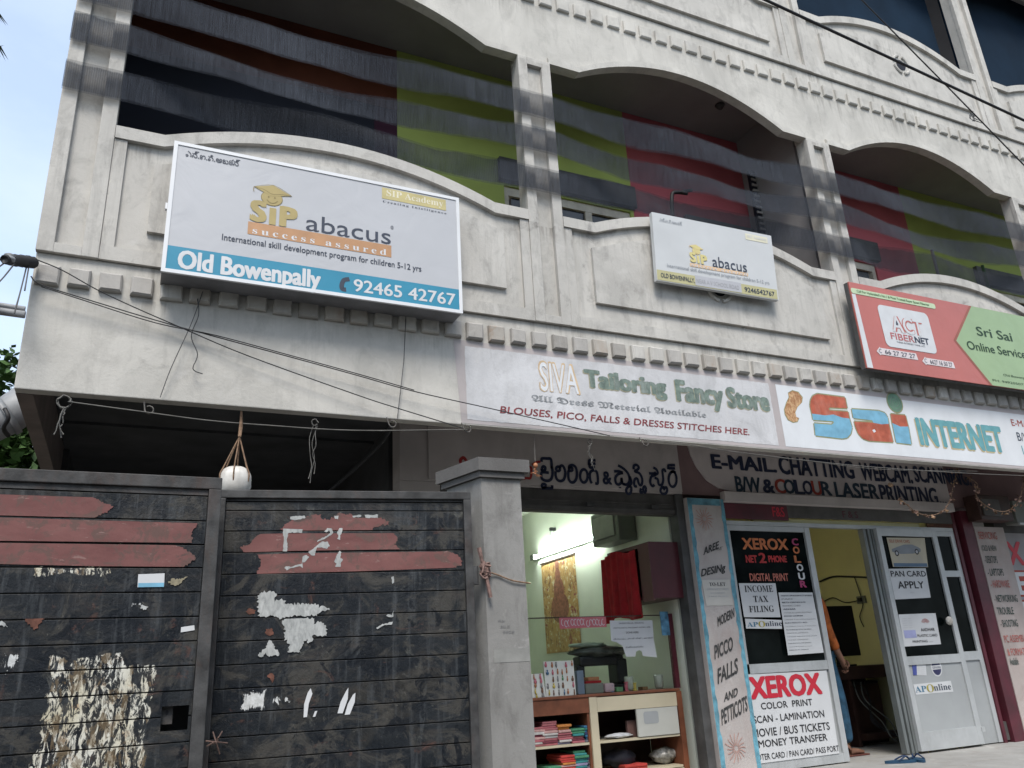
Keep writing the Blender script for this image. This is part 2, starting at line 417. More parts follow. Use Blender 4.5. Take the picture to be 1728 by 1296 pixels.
_fc = {}
def text_mesh(s, bold=0.0, shear=0.0, space=1.0):
    key = (s, bold, shear, space)
    if key in _fc: return _fc[key]
    cu = bpy.data.curves.new('lettering', 'FONT'); cu.body = s; cu.offset = bold; cu.shear = shear
    cu.resolution_u = 3; cu.align_x = 'LEFT'; cu.space_character = space
    o = bpy.data.objects.new('lettering', cu); COL.objects.link(o)
    dg = bpy.context.evaluated_depsgraph_get(); dg.update()
    me = bpy.data.meshes.new_from_object(o.evaluated_get(dg))
    vs = [v.co.copy() for v in me.vertices]; fs = [tuple(p.vertices) for p in me.polygons]
    bpy.data.objects.remove(o); bpy.data.meshes.remove(me)
    _fc[key] = (vs, fs); return vs, fs
def text(s, bl, tr, m, parent, bold=0.0, shear=0.0, space=1.0, name='lettering', n=None, u=None, br=None):
    """lettering filling the rectangle whose world corners are bl (bottom left) and tr (top right); br optional for a slanted line"""
    vs, fs = text_mesh(s, 0.0, shear, space)
    if not vs: return
    off = [0.0] * len(vs)
    if bold > 0.001:
        # heavier strokes: the glyphs are laid over each other, slightly shifted, each a hair in front of the last
        b = bold; dirs = [(1, 0), (-1, 0), (0, .6), (0, -.6)] if b < .022 else [(1, .5), (-1, .5), (1, -.5), (-1, -.5), (0, .7), (0, -.7)]
        V0, F0 = list(vs), list(fs); n0 = len(V0); vs = list(V0); fs = list(F0)
        for q, (dx, dy) in enumerate(dirs):
            k0 = len(vs); vs += [Vector((v.x + dx * b, v.y + dy * b, 0)) for v in V0]; fs += [tuple(i + k0 for i in f) for f in F0]; off += [0.00012 * (q + 1)] * n0
    x0 = min(v.x for v in vs); x1 = max(v.x for v in vs); z0 = min(v.y for v in vs); z1 = max(v.y for v in vs)
    bl, tr = Vector(bl), Vector(tr)
    if br is None: br = Vector((tr.x, tr.y, bl.z))
    ex = br - bl; ez = tr - br
    out = [bl + ex * ((v.x - x0) / (x1 - x0)) + ez * ((v.y - z0) / (z1 - z0)) - Vector((0, o_, 0)) for v, o_ in zip(vs, off)]
    o = mesh(name, out, fs, m, parent)
    if len(fs) > 60: o['kind'] = 'stuff'
    return o
def tpx(s, a, b, y, m, parent, bold=0.0, shear=0.0, space=1.0, name='lettering'):
    """a, b: survey pixels of the bottom-left and top-right corner on plane y"""
    return text(s, P(a[0], a[1], y), P(b[0], b[1], y), m, parent, bold, shear, space, name)
def ribbon(g, pts, wd, y, k=5, nrm=None, taper=False):
    pts = smoothpts([(p[0], 0, p[1]) for p in pts], k)
    n = len(pts); vs = []; fs = []
    for i, p in enumerate(pts):
        d = pts[min(i + 1, n - 1)] - pts[max(i - 1, 0)]; d.normalize()
        q = Vector((-d.z, 0, d.x)); ww = wd * 0.5
        if taper: ww *= 0.35 + 0.65 * math.sin(math.pi * (0.12 + 0.8 * i / (n - 1)))
        vs += [(p.x + q.x * ww, y, p.z + q.z * ww), (p.x - q.x * ww, y, p.z - q.z * ww)]
        if i: k0 = 2 * i; fs.append((k0 - 2, k0, k0 + 1, k0 - 1))
    return g.add(vs, fs)
def disc(c, rx, rz, y, n=20):
    return [(c[0] + rx * math.cos(2 * math.pi * i / n), y, c[1] + rz * math.sin(2 * math.pi * i / n)) for i in range(n)]
def ringstrip(g, c, rx, rz, wd, y, n=20, a0=0, a1=2 * math.pi):
    pts = [(c[0] + rx * math.cos(a0 + (a1 - a0) * i / n), c[1] + rz * math.sin(a0 + (a1 - a0) * i / n)) for i in range(n + 1)]
    return ribbon(g, pts, wd, y, 1)
def poly(g, pts): return g.add(pts, [tuple(range(len(pts)))])

def serif(s):
    o = ''
    for c in s:
        if 'A' <= c <= 'Z': o += chr(0x1D400 + ord(c) - 65)
        elif 'a' <= c <= 'z': o += chr(0x1D41A + ord(c) - 97)
        elif '0' <= c <= '9': o += chr(0x1D7CE + ord(c) - 48)
        else: o += c
    return o
def fraktur(s):
    return ''.join(chr(0x1D56C + ord(c) - 65) if 'A' <= c <= 'Z' else chr(0x1D586 + ord(c) - 97) if 'a' <= c <= 'z' else c for c in s)

# ================================================================== SETTING
def sheet(name, x0, x1, y0, y1, z, m):
    return tag(mesh(name, [(x0, y0, z), (x1, y0, z), (x1, y1, z), (x0, y1, z)], [(0, 1, 2, 3)], m), kind='structure')
sheet('ground', -400, 400, -400, 400, -0.01, EARTH)
sheet('road', -60, 60, -9.5, -2.2, 0.0, ROAD)
sheet('pavement', -60, 60, -14, -9.6, 0.1, FLOOR)
yard = tag(box('driveway', -0.55, 1.6, -1.6, 6.0, -0.006, 0.006, FLOOR), kind='structure')
# raised shop floor with its worn threshold
FZ = 0.68
g = G().box(1.62, 14, -0.75, 4.9, -0.008, FZ - 0.06, 0.0); g.box(1.60, 14, -0.78, 4.9, FZ - 0.06, FZ, 0.012)
tag(g.done('shop_floor', FLOOR), kind='structure')
tag(G().box(1.7, 14, -1.1, -0.79, 0.0, 0.44, 0.012).box(1.7, 14, -1.42, -1.11, 0.0, 0.22, 0.012).done('steps', FLOOR), kind='structure')

# ================================================================== THE BUILDING
BD = thing('apartment_building', (4, 1, 0), 'weathered grey-white plaster building with arched balconies above a row of shops', 'building')
cols = [(-0.64, -0.34), (2.42, 2.70), (5.45, 5.73), (8.43, 8.72), (11.42, 11.70)]
def hump(d): return max(0.0, 1 - d * d)
def bay_profile(x0, x1, z, rise, flat, n=22, ogee=True):
    c = (x0 + x1) / 2; h = (x1 - x0) / 2 - flat
    pts = [(x0, z)]
    for i in range(n + 1):
        u = -1 + 2 * i / n
        v = hump(u)
        pts.append((c + u * h, z + rise * v))
    pts.append((x1, z))
    # soften the reversed curve where the hump meets the flat
    out = [pts[0]]
    for i in range(1, len(pts) - 1):
        out.append((pts[i][0], pts[i][1]))
    out.append(pts[-1]); return out
def parapet(x0, x1, zb, zt, rise, name='parapet'):
    top = bay_profile(x0, x1, zt, rise, 0.27)
    cen = (x0 + x1) / 2
    body = G().prism([(x0, zb)] + [(x1, zb)] + top[::-1], 0.022, 0.15).done(name, PL, BD)
    # coping band following the curve, raised frame at the sides and foot
    lo = [(a, b - 0.085) for a, b in top]
    g = G().strip(lo, top, -0.012, 0.165); g.done('coping', PL, body)
    ins = 0.07
    g = G().box(x0, x0 + ins, 0.0, 0.03, zb + 0.09, zt - 0.088).box(x1 - ins, x1, 0.0, 0.03, zb + 0.09, zt - 0.088).box(x0, x1, -0.004, 0.03, zb, zb + 0.088)
    g.done('frame_moulding', PL, body)
    # raised centre panel
    l, r = x0 + 0.23, x1 - 0.21
    ptop = [(a, b - 0.19) for a, b in bay_profile(x0, x1, zt, rise * 0.95, 0.34) if l <= a <= r]
    ptop = [(l, zt - 0.22)] + ptop + [(r, zt - 0.22)]
    G().prism([(l, zb + 0.22), (r, zb + 0.22)] + ptop[::-1], -0.006, 0.03).done('raised_panel', PL, body)
    return body
def arch_beam(x0, x1, zb, rise, ztop):
    bot = bay_profile(x0, x1, zb, rise, 0.28)
    body = G().prism(bot + [(x1, ztop), (x0, ztop)], 0.02, 0.07).done('arch_beam', PLB, BD)
    G().strip([(a, b - 0.004) for a, b in bot], [(a, b + 0.05) for a, b in bot], -0.004, 0.08).done('arch_moulding', PLB, body)
    G().strip([(a, b + 0.052) for a, b in bot], [(a, b + 0.068) for a, b in bot], 0.008, 0.03).done('arch_moulding', PLB, body)
def column(x0, x1, z0, z1, ybk=0.13):
    c = box('column', x0, x1, 0.03, ybk, z0, z1, PL, BD)
    w = (x1 - x0) * 0.27
    g = G().box(x0 - 0.004, x0 + w, -0.008, 0.034, z0, z1, 0.004).box(x1 - w, x1 + 0.004, -0.008, 0.034, z0, z1, 0.004)
    g.done('column_strip', PL, c)
    box('column_cap', x0 + w, x1 - w, -0.007, 0.034, z1 - 0.07, z1, PL, c, 0.003); box('column_foot', x0 + w, x1 - w, -0.007, 0.034, z0, z0 + 0.06, PL, c, 0.003)
    return c
for i in range(4):
    parapet(cols[i][1] + 0.006, cols[i + 1][0] - 0.006, 3.84, 4.74, 0.22)
    arch_beam(cols[i][1] - 0.0, cols[i + 1][0], 6.18, 0.31, 7.03)
    parapet(cols[i][1] + 0.006, cols[i + 1][0] - 0.006, 7.04, 7.84, 0.24)
    arch_beam(cols[i][1] - 0.0, cols[i + 1][0], 9.38, 0.31, 10.2)
for i, (a, b) in enumerate(cols):
    column(a, b, 3.84, 6.18); column(a, b, 7.04, 9.38)
    box('beam_end', a, b, 0.021, 0.139, 6.181, 7.03, PLB, BD); box('beam_end', a, b, 0.021, 0.139, 9.381, 10.2, PLB, BD)
# fascia, frieze, soffit, slabs
FAS = G().box(-0.64, 14, 0.02, 0.10, 3.04, 3.838, 0.006).done('fascia', PLB, BD)
BLK3 = plaster('sooty_frieze_plaster', (0.38, 0.36, 0.33, 1), (0.08, 0.07, 0.06, 1), k=1.0)
BLK4 = plaster('pale_frieze_plaster', (0.50, 0.48, 0.44, 1), k=0.7)
k = 0; xs = []
x = 1.89
while x < 9.6: xs.append(x); x += 0.1625
x = 1.89 - 0.1575
while x > -0.65: xs.append(x); x -= 0.1575
rb = random.Random(3)
blkmesh = {}
def frieze(x, z, w, h, dpt, m):
    o = [(-w / 2, 0, -h / 2), (w / 2, 0, -h / 2), (w / 2, 0, h / 2), (-w / 2, 0, h / 2)]
    i_ = 0.013
    mid = [(a[0] * (1 - 0.04), -dpt * 0.7, a[2] * (1 - 0.04)) for a in o]
    inn = [(a[0] * 0.80, -dpt, a[2] * 0.80) for a in o]
    vs = o + mid + inn
    fs = [(8, 9, 10, 11)]
    for j in range(4): fs += [(j, (j + 1) % 4, (j + 1) % 4 + 4, j + 4), (j + 4, (j + 1) % 4 + 4, (j + 1) % 4 + 8, j + 8)]
    key = (round(w, 3), round(h, 3), m.name)
    if key not in blkmesh:
        me = bpy.data.meshes.new('frieze_block'); me.from_pydata(vs, [], fs); me.materials.append(m); me.update(); blkmesh[key] = me
    b = bpy.data.objects.new('frieze_block', blkmesh[key])
    return b
for x in sorted(xs):
    m_ = rb.choice([BLK2, BLK3, BLK, BLK, BLK4, BLK, PL, BLK])
    b = frieze(x, 3.7, 0.118 + rb.choice([0, 0, -.006, .004]), 0.118 + rb.choice([0, 0, -.008]), 0.036, m_)
    link(b, BD, (x + 0.06 + rb.uniform(-.003, .003), 0.02, 3.70 + rb.uniform(-.003, .003)))
    b.rotation_euler = (rb.uniform(-.06, .06), rb.uniform(-.02, .02), rb.uniform(-.05, .05))
x = 4.0 - 0.1675 * 14
while x < 10.2:
    b = frieze(x, 6.86, 0.122, 0.125, 0.026, PLB)
    link(b, BD, (x + 0.06, 0.02, 6.855)); b.rotation_euler = (rb.uniform(-.04, .04), rb.uniform(-.015, .015), rb.uniform(-.04, .04)); x += 0.1675
box('side_beam', -0.64, -0.56, 0.102, 5.9, 3.04, 3.838, mat('shaded_beam_brown', (0.20, 0.165, 0.15, 1), .9, .15, 5, .2), BD)  # plaster beam coloured darker brown to stand in for its shade
box('floor_slab', -0.555, 1.70, 0.102, 1.6, 3.36, 3.836, PORCH, BD)  # porch end of the slab, its shade put into the dark colour
box('floor_slab', 1.701, 14, 0.102, 1.6, 3.36, 3.836, SOF, BD)
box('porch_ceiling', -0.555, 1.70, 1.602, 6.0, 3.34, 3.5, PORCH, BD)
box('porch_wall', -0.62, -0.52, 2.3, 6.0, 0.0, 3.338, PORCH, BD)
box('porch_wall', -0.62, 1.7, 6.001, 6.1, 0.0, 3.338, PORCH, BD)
box('side_wall', -0.636, -0.56, 0.17, 6.0, 3.85, 10.0, PL, BD)
box('ceiling_slab', -0.555, 14, 0.16, 5.8, 6.80, 7.02, CEIL, BD)
box('ceiling_slab', -0.555, 14, 0.16, 5.8, 10.0, 10.3, CEIL, BD)
box('floor_slab', -0.555, 14, 1.61, 5.8, 3.51, 3.836, SOF, BD)
# balcony back wall, painted in sections (the windows below are cut out of it)
BY = 0.95
def bx(px, py): return P(px, py, BY).x
xg0 = 1.71; xcr0 = P(1071, 372, BY).x; xgr1 = P(1536, 400, BY).x
wz0, wz1 = 4.55, 5.62      # window openings
WFR = mat('pale_window_paint', (0.62, 0.57, 0.47, 1), 0.7, 0.15, 8)
wins = [(2.69, 4.02), (5.75, 7.25), (9.0, 10.4)]
cuts = sorted([-0.555, xg0, xcr0, xgr1, 9.4, 13.9] + [v for q in wins for v in q])
for a, b in zip(cuts[:-1], cuts[1:]):
    mid = (a + b) / 2
    m_ = DKMAR if mid < xg0 else GREEN if mid < xcr0 else CRIM if mid < xgr1 else GREEN
    iswin = any(p < mid < q for p, q in wins)
    if iswin:
        box('back_wall', a, b, BY, BY + 0.15, wz1, 6.795, m_, BD); box('back_wall', a, b, BY, BY + 0.15, 3.84, wz0, m_, BD)
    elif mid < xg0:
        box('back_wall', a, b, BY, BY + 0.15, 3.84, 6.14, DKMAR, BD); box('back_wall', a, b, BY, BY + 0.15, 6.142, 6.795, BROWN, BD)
    else: box('back_wall', a, b, BY, BY + 0.15, 3.84, 6.795, m_, BD)
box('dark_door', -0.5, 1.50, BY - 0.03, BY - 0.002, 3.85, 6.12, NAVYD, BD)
for a, b in wins:
    wv = G().box(a, b, BY + 0.02, BY + 0.08, wz1 - 0.085, wz1).box(a, b, BY + 0.02, BY + 0.08, wz0, wz0 + 0.05)
    wv.box(a, a + .05, BY + 0.02, BY + 0.08, wz0 + .05, wz1 - .085).box(b - .05, b, BY + 0.02, BY + 0.08, wz0 + .05, wz1 - .085)
    wf = wv.done('window', WFR, BD)
    n = 3; ww = (b - a - 0.1) / n
    for j in range(1, n): box('mullion', a + .05 + j * ww - .035, a + .05 + j * ww + .035, BY + 0.021, BY + 0.078, wz0 + .051, wz1 - .086, WFR, wf)
    for j in range(n): box('pane', a + .05 + j * ww + .036, a + .05 + (j + 1) * ww - .036, BY + 0.045, BY + 0.055, wz0 + .051, wz1 - .086, FILM2, wf)
    box('window_hood', a - 0.05, b + 0.05, BY - 0.05, BY - 0.001, wz1 + 0.03, wz1 + 0.26, METALD, BD)
# balcony door, bay 2
p0, p1 = P(*K(3, 62, 990), BY), P(*K(3, 428, 1080), BY)
dr = G().box(p0.x, p1.x, BY - .05, BY - .001, 5.60, 5.70).box(p0.x, p0.x + .09, BY - .05, BY - .001, 3.85, 5.60).box(p1.x - .09, p1.x, BY - .05, BY - .001, 3.85, 5.60).done('door', ALG, BD)
box('door_leaf', p0.x + .09, p1.x - .09, BY - .03, BY - .002, 3.85, 5.60, METALD, dr)
# partition wall with a louvred opening near column 2
pw = box('partition_wall', 5.50, 5.56, 0.20, BY - .01, 3.85, 6.795, CEIL, BD)
# top storey: navy sheet closing the balconies
for i in range(4): box('navy_screen', cols[i][1] + .001, cols[i + 1][0] - .001, 0.30, 0.32, 7.1, 9.98, NAVY, BD)
# shop front wall above the openings
box('shop_lintel', 1.73, 4.245, 1.0, 1.18, 2.90, 3.358, BOARDG, BD)
box('shop_lintel', 4.246, 14, 1.0, 1.18, 2.90, 3.358, BOARDB, BD)
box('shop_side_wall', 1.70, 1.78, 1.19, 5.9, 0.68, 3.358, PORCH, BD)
box('shop_end_wall', 1.73, 2.04, 1.0, 1.18, 0.68, 2.898, BOARDG, BD)
SR1 = G().box(2.04, 4.17, 1.03, 1.12, 2.72, 2.898, 0.006).done('rolled_shutter', SHUT, BD)
G().box(2.05, 4.16, 1.015, 1.029, 2.73, 2.76).box(2.05, 4.16, 1.015, 1.029, 2.80, 2.81).done('shutter_rib', SHUT, SR1)
for xx in (2.6, 3.3, 3.92): G().box(xx, xx + 0.07, 1.005, 1.028, 2.765, 2.795).done('shutter_latch', METALD, SR1)
box('shutter_guide', 4.17, 4.244, 1.0, 1.12, 0.68, 2.898, METALD, BD)
PIER = box('shop_pier', 4.25, 4.64, 0.955, 1.16, 0.68, 2.86, PIERW, BD)
rr = random.Random(5)
def wavy_edge(xa, xb, z0, z1, y, m, par, amp=0.008, n=40, side=1):
    lo = []; hi = []
    for i in range(n + 1):
        z = z0 + (z1 - z0) * i / n
        lo.append((xa, z)); hi.append((xb + rr.uniform(-amp, amp), z))
    g = G(); vs = []; fs = []
    for i in range(n + 1):
        vs += [(lo[i][0], y, lo[i][1]), (hi[i][0], y, hi[i][1])]
        if i: k0 = 2 * i; fs.append((k0 - 2, k0 - 1, k0 + 1, k0))
    g.add(vs, fs); return g.done('edge_paint', m, par)
wavy_edge(4.252, 4.29, 0.70, 2.858, 0.953, CYAN, PIER); wavy_edge(4.638, 4.60, 0.70, 2.858, 0.953, CYAN, PIER)
wavy_edge(4.29, 4.60, 2.80, 2.858, 0.9531, CYAN, PIER, 0.004)
PIER2 = box('shop_pier', 7.82, 8.27, 0.955, 1.16, 0.68, 2.70, PIERP, BD)
MP = G().box(7.56, 7.60, 0.99, 1.3, 0.68, 2.86).box(7.66, 7.818, 0.96, 1.16, 0.68, 2.86, 0.004).box(7.601, 7.659, 1.08, 1.2, 0.68, 2.86).done('maroon_jamb', MARO, BD)
box('jamb_block', 7.59, 7.655, 1.0, 1.07, 0.70, 0.86, SHUT, MP)
# shutter housing over shop 2
h2 = G().box(4.66, 7.55, 1.0, 1.16, 2.785, 2.899).done('shutter_housing', SHUT, BD)
box('lintel_lip', 4.645, 7.56, 0.93, 0.998, 2.84, 2.93, BOARDG, BD, 0.006)
box('maroon_band', 4.66, 5.38, 0.985, 0.999, 2.70, 2.835, MARO, BD)
box('steel_band', 5.381, 7.55, 0.985, 0.999, 2.725, 2.835, SHUT, BD)
text('F&S', (5.20, 0.983, 2.73), (5.34, 0.983, 2.82), REDP, h2, 0.02)
text('F & S', (6.05, 0.983, 2.745), (6.25, 0.983, 2.81), MARO, h2, 0.02)
box('yellow_batten', 5.0, 7.1, 1.02, 1.06, 2.685, 2.72, OLIV, BD)
# rooms
def room(x0, x1, y0, y1, z1, m, cm):
    box('room_wall', x1, x1 + 0.04, y0, y1, 0.68, z1, m, BD); box('room_wall', x0 - 0.04, x0, y0, y1, 0.68, z1, m, BD)
    box('room_wall', x0 - .04, x1 + .04, y1 + .001, y1 + 0.05, 0.68, z1, m, BD); box('room_ceiling', x0 - .04, x1 + .04, y0, y1, z1 + .001, z1 + 0.04, cm, BD)
room(2.04, 4.20, 1.185, 4.6, 3.30, MINT, MINT)
room(4.66, 7.55, 1.30, 3.4, 3.30, OLIV, OLIV)
# next shop at the frame's right edge
NX = box('next_shop_front', 8.271, 14, 1.05, 1.16, 0.68, 2.89, SHUT, BD)
# boards under the overhang
B1 = G().box(1.95, 4.24, 0.985, 0.998, 2.915, 3.355).done('painted_board', BOARDG, BD)
pts = [(4.40, 3.34)]
a0, b0 = P(*K(6, 155, 1080), 1.0), P(*K(6, 260, 1250), 1.0)
prof = [(4.36, 3.355), (4.38, 3.25), (4.43, 3.14), (4.52, 3.03), (4.64, 2.965), (4.78, 2.945), (7.6, 2.945), (7.6, 3.355)]
B2 = G().prism(prof[::-1], 0.985, 0.998).done('painted_board', BOARDW, BD)
z_ = lambda n, x, y, yy=0.982: P(*K(n, x, y), yy)
DN = mat('navy_lettering', (0.012, 0.02, 0.055, 1), 0.6, 0.1, 8, 0)
DT = mat('teal_lettering', (0.012, 0.035, 0.06, 1), 0.6, 0.1, 8, 0)
DR = mat('brick_red_lettering', (0.35, 0.05, 0.03, 1), 0.6, 0.2, 8, 0)
def K5(x, y): return (870 + x / 5.959, 740 + y / 5.959)
def K6(x, y): return (1150 + x / 3.388, 740 + y / 3.388)
def line6(s, x0, y0, x1, y1, m, par, bold=0.035):
    a = P(*K6(x0, y0), 0.982); b = P(*K6(x1, y1), 0.982)
    return text(s, (a.x, a.y, a.z), (b.x, b.y, b.z), m, par, bold)
line6('E-MAIL.', 175, 172, 535, 115, DN, B2, 0.04)
line6('CHATTING', 565, 205, 975, 130, DN, B2, 0.04)
line6('WEBCAM.', 1032, 240, 1305, 158, DN, B2, 0.04)
line6('SCANNING.', 1338, 250, 1640, 180, DN, B2, 0.04)
line6('B/W', 315, 305, 445, 222, DT, B2); line6('&', 470, 310, 525, 235, DN, B2)
xs_ = [(540, 588), (592, 640), (650, 695), (700, 742), (752, 795), (802, 850)]
for ch, (q0, q1), mm_ in zip('COLOUR', xs_, (DR, DT, MAT_D if False else DN, DN, DR, DT)): line6(ch, q0, 312 + (q0 - 540) * .05, q1, 232 + (q0 - 540) * .06, mm_, B2)
line6('LASER', 885, 338, 1118, 262, DT, B2); line6('PRINTING...', 1145, 365, 1500, 285, DN, B2)
SS = mat('scarlet_lettering', (0.35, 0.03, 0.03, 1), 0.6, 0.1, 8, 0)
# Telugu lettering of the tailor's board
TB = [(255, 510, 380, 190), (395, 440, 505, 268), (520, 450, 625, 262), (640, 458, 735, 298)]
def line5(s, x0, y0, x1, y1, m, par, bold=0.03):
    a = P(*K5(x0, y0), 0.982); b = P(*K5(x1, y1), 0.982)
    return text(s, (a.x, a.y, a.z), (b.x, b.y, b.z), m, par, bold)
def tel(strokes, wd, m, par):
    gg = G()
    for st in strokes:
        q = [P(*K5(*p), 0.982) for p in st]
        ribbon(gg, [(v.x, v.z) for v in q], wd, 0.982, 5)
    return gg.done('lettering', m, par)
def ov(cx, cy, rx, ry, a0=0, a1=360, n=14): return [(cx + rx * math.cos(R_(a0 + (a1 - a0) * i / n)), cy + ry * math.sin(R_(a0 + (a1 - a0) * i / n))) for i in range(n + 1)]
W_ = 0.024
tel([[(262, 235), (262, 208), (275, 200), (320, 202), (352, 205), (362, 240), (366, 300)],
     [(262, 300), (280, 280), (300, 292), (292, 318), (268, 322), (262, 300)],
     [(366, 280), (372, 340), (362, 400), (330, 425), (290, 420), (262, 395), (262, 345), (300, 340), (335, 345)],
     ov(285, 475, 20, 18), [(262, 503), (320, 500), (378, 500)], [(368, 500), (368, 470)]], W_, DN, B1)
tel([ov(428, 305, 20, 22), [(448, 300), (452, 278), (475, 275), (497, 320), (498, 375), (482, 415), (450, 428), (418, 412), (403, 370), (403, 330)]], W_, DN, B1)
tel([ov(556, 308, 17, 18), [(538, 300), (545, 275), (575, 268), (605, 290), (617, 345), (612, 400), (590, 435), (560, 440), (536, 410), (530, 355), (535, 320)]], W_, DN, B1)
tel([ov(687, 376, 38, 66)], W_, DN, B1)
tel([[(738, 268), (740, 225), (755, 218), (805, 218)], [(745, 255), (805, 252)], [(745, 250), (748, 290), (800, 288)],
     [(768, 450), (752, 420), (748, 350), (775, 322), (812, 330), (826, 380), (826, 450), (800, 450)]], W_, DN, B1)
line5('&', 880, 462, 960, 332, DN, B1, 0.035)
tel([[(990, 330), (1040, 330), (1080, 345)], [(1030, 270), (1075, 295), (1110, 325), (1140, 370), (1145, 430), (1120, 462), (1085, 460)],
     [(1080, 345), (1030, 360), (1003, 400), (1012, 450), (1040, 462), (1062, 440), (1066, 400), (1075, 450), (1100, 462)],
     [(1050, 488), (1052, 500)], [(1150, 380), (1165, 440), (1150, 470), (1120, 500), (1113, 535), (1135, 555), (1160, 540), (1162, 490), (1140, 480)]], W_, DN, B1)
tel([[(1188, 310), (1190, 275), (1215, 265), (1238, 285), (1230, 310), (1200, 330), (1245, 350), (1272, 400), (1272, 450), (1255, 470), (1238, 450), (1225, 405), (1200, 410), (1192, 450), (1200, 480), (1222, 478)],
     [(1262, 500), (1255, 540), (1280, 540)], ov(1298, 512, 14, 30)], W_, DN, B1)
tel([[(1342, 350), (1390, 352), (1412, 340)], [(1385, 292), (1415, 310), (1430, 345), (1405, 365), (1365, 385), (1355, 440), (1375, 478), (1398, 465)],
     [(1398, 395), (1430, 410), (1440, 460), (1470, 465), (1485, 420), (1480, 360), (1478, 320), (1498, 312), (1508, 340)],
     [(1500, 490), (1468, 495), (1458, 530), (1480, 556), (1512, 550), (1525, 520), (1515, 490), (1485, 515)]], W_, DN, B1)
tel([[(1535, 310), (1537, 275), (1550, 268), (1605, 268)], [(1540, 300), (1605, 300)], ov(1580, 410, 40, 76), [(1560, 345), (1585, 330), (1612, 345)]], W_, DN, B1)
tel([[(60, 405), (110, 398), (150, 395), (160, 330), (155, 290), (120, 300), (115, 350)], [(165, 265), (210, 240), (250, 232)]], 0.02, SS, B1)
gg = G(); ribbon(gg, [(P(*K(5, x, y), .982).x, P(*K(5, x, y), .982).z) for x, y in ((655, 1090), (640, 1072), (625, 1085), (632, 1105), (650, 1100))], .025, .982); gg.done('lettering', SS, B1)
tpx('¢', (575 + 222 - 20, 0), (0, 0), 1, DR, B1) if False else None

# painted signs on the fascia
def plate(pts, y, m, par, name='painted_panel'):
    return mesh(name, [(p.x, y, p.z) for p in pts], [tuple(range(len(pts)))], m, par)
yf = 0.0175
PW = plaster('peeling_white_paint', (0.60, 0.60, 0.61, 1), (0.28, 0.28, 0.28, 1), 0.85)
PW2 = mat('sign_white_paint', (0.64, 0.66, 0.68, 1), 0.7, 0.04, 4, 0.15, 40, 0, 0.25, (0.4, 0.4, 0.4, 1))
MAUV = mat('mauve_wash', (0.42, 0.38, 0.375, 1), 0.85, 0.08, 3, 0.2, 40, 0, 0.3, (0.3, 0.28, 0.26, 1))
mesh('painted_panel', [(1.84, 0.0185, 3.05), (14, 0.0185, 3.05), (14, 0.0185, 3.63), (1.80, 0.0185, 3.63)], [(0, 1, 2, 3)], MAUV, FAS)
# ragged-edged white panel of the tailor's sign
def ragged(x0, x1, z0, z1, y, m, amp=0.006, step=0.03, name='painted_panel', par=None):
    pts = []
    def run(a, b):
        n = max(2, int((Vector(b) - Vector(a)).length / step))
        for i in range(n): 
            p = Vector(a).lerp(Vector(b), i / n); pts.append((p.x + rr.uniform(-amp, amp), p.y + rr.uniform(-amp, amp)))
    run((x0, z0), (x1, z0)); run((x1, z0), (x1, z1)); run((x1, z1), (x0, z1)); run((x0, z1), (x0, z0))
    return mesh(name, [(a, y, b) for a, b in pts], [tuple(range(len(pts)))], m, par)
S1 = ragged(1.88, 4.475, 3.075, 3.59, 0.017, PW, 0.003, par=FAS)
S2 = mesh('painted_panel', [(4.545, 0.017, 3.075), (14, 0.017, 3.075), (14, 0.017, 3.59), (4.545, 0.017, 3.59)], [(0, 1, 2, 3)], PW2, FAS)
yl = 0.0155
FG = mat('faded_green_lettering', (0.15, 0.20, 0.17, 1), 0.8, 0.25, 25, 0, 60, 0, 0.5, (0.5, 0.5, 0.5, 1))
FGS = mat('faded_olive_shadow', (0.33, 0.31, 0.22, 1), 0.8, 0.25, 25, 0)
FO = mat('faded_orange_lettering', (0.56, 0.42, 0.27, 1), 0.8, 0.15, 25, 0)
FGY = mat('faded_grey_lettering', (0.24, 0.25, 0.26, 1), 0.8, 0.3, 30, 0)
FRD = mat('faded_maroon_lettering', (0.22, 0.05, 0.055, 1), 0.8, 0.3, 12, 0)
def tp(s, n0, a, n1, b, y, m, par, bold=0.0, shear=0.0, space=1.0): return tpx(s, K(n0, *a), K(n1, *b), y, m, par, bold, shear, space)
def tshadow(s, n0, a, n1, b, m, ms, par, bold, d=0.008):
    p, q = P(*K(n0, *a), yl), P(*K(n1, *b), yl)
    text(s, (p.x - d, yl + .0008, p.z - d), (q.x - d, yl + .0008, q.z - d), ms, par, bold)
    text(s, p, q, m, par, bold)
text('SIVA', P(*K(5, 1010, 750), yl), P(*K(5, 1197, 620), yl), FO, S1, 0.04)
text('SIVA', P(*K(5, 1016, 746), yl - .001), P(*K(5, 1190, 628), yl - .001), PW2, S1, 0.01)
tshadow('Tailoring', 5, (1222, 775), 5, (1635, 685), FG, FGS, S1, 0.035) if False else None
def rect_text(s, x0, x1, z0, z1, m, ms, par, bold, y=yl, d=0.008):
    if ms: text(s, (x0 - d, y + .0008, z0 - d), (x1 - d, y + .0008, z1 - d), ms, par, bold)
    return text(s, (x0, y, z0), (x1, y, z1), m, par, bold)
pa = P(*K(5, 1222, 640), yl); pb = P(*K(5, 1635, 800), yl)
rect_text('Tailoring', pa.x, pb.x, pb.z + 0.005, pa.z, FG, FGS, S1, 0.06)
pc = P(*K(6, 28, 690), yl); pd = P(*K(6, 280, 855), yl)
rect_text('Fancy', pc.x, pd.x, pd.z + 0.005, pc.z, FG, FGS, S1, 0.06)
pc = P(*K(6, 275, 725), yl); pd = P(*K(6, 498, 850), yl)
rect_text('Store', pc.x, pd.x, pd.z, pc.z, FG, FGS, S1, 0.06)
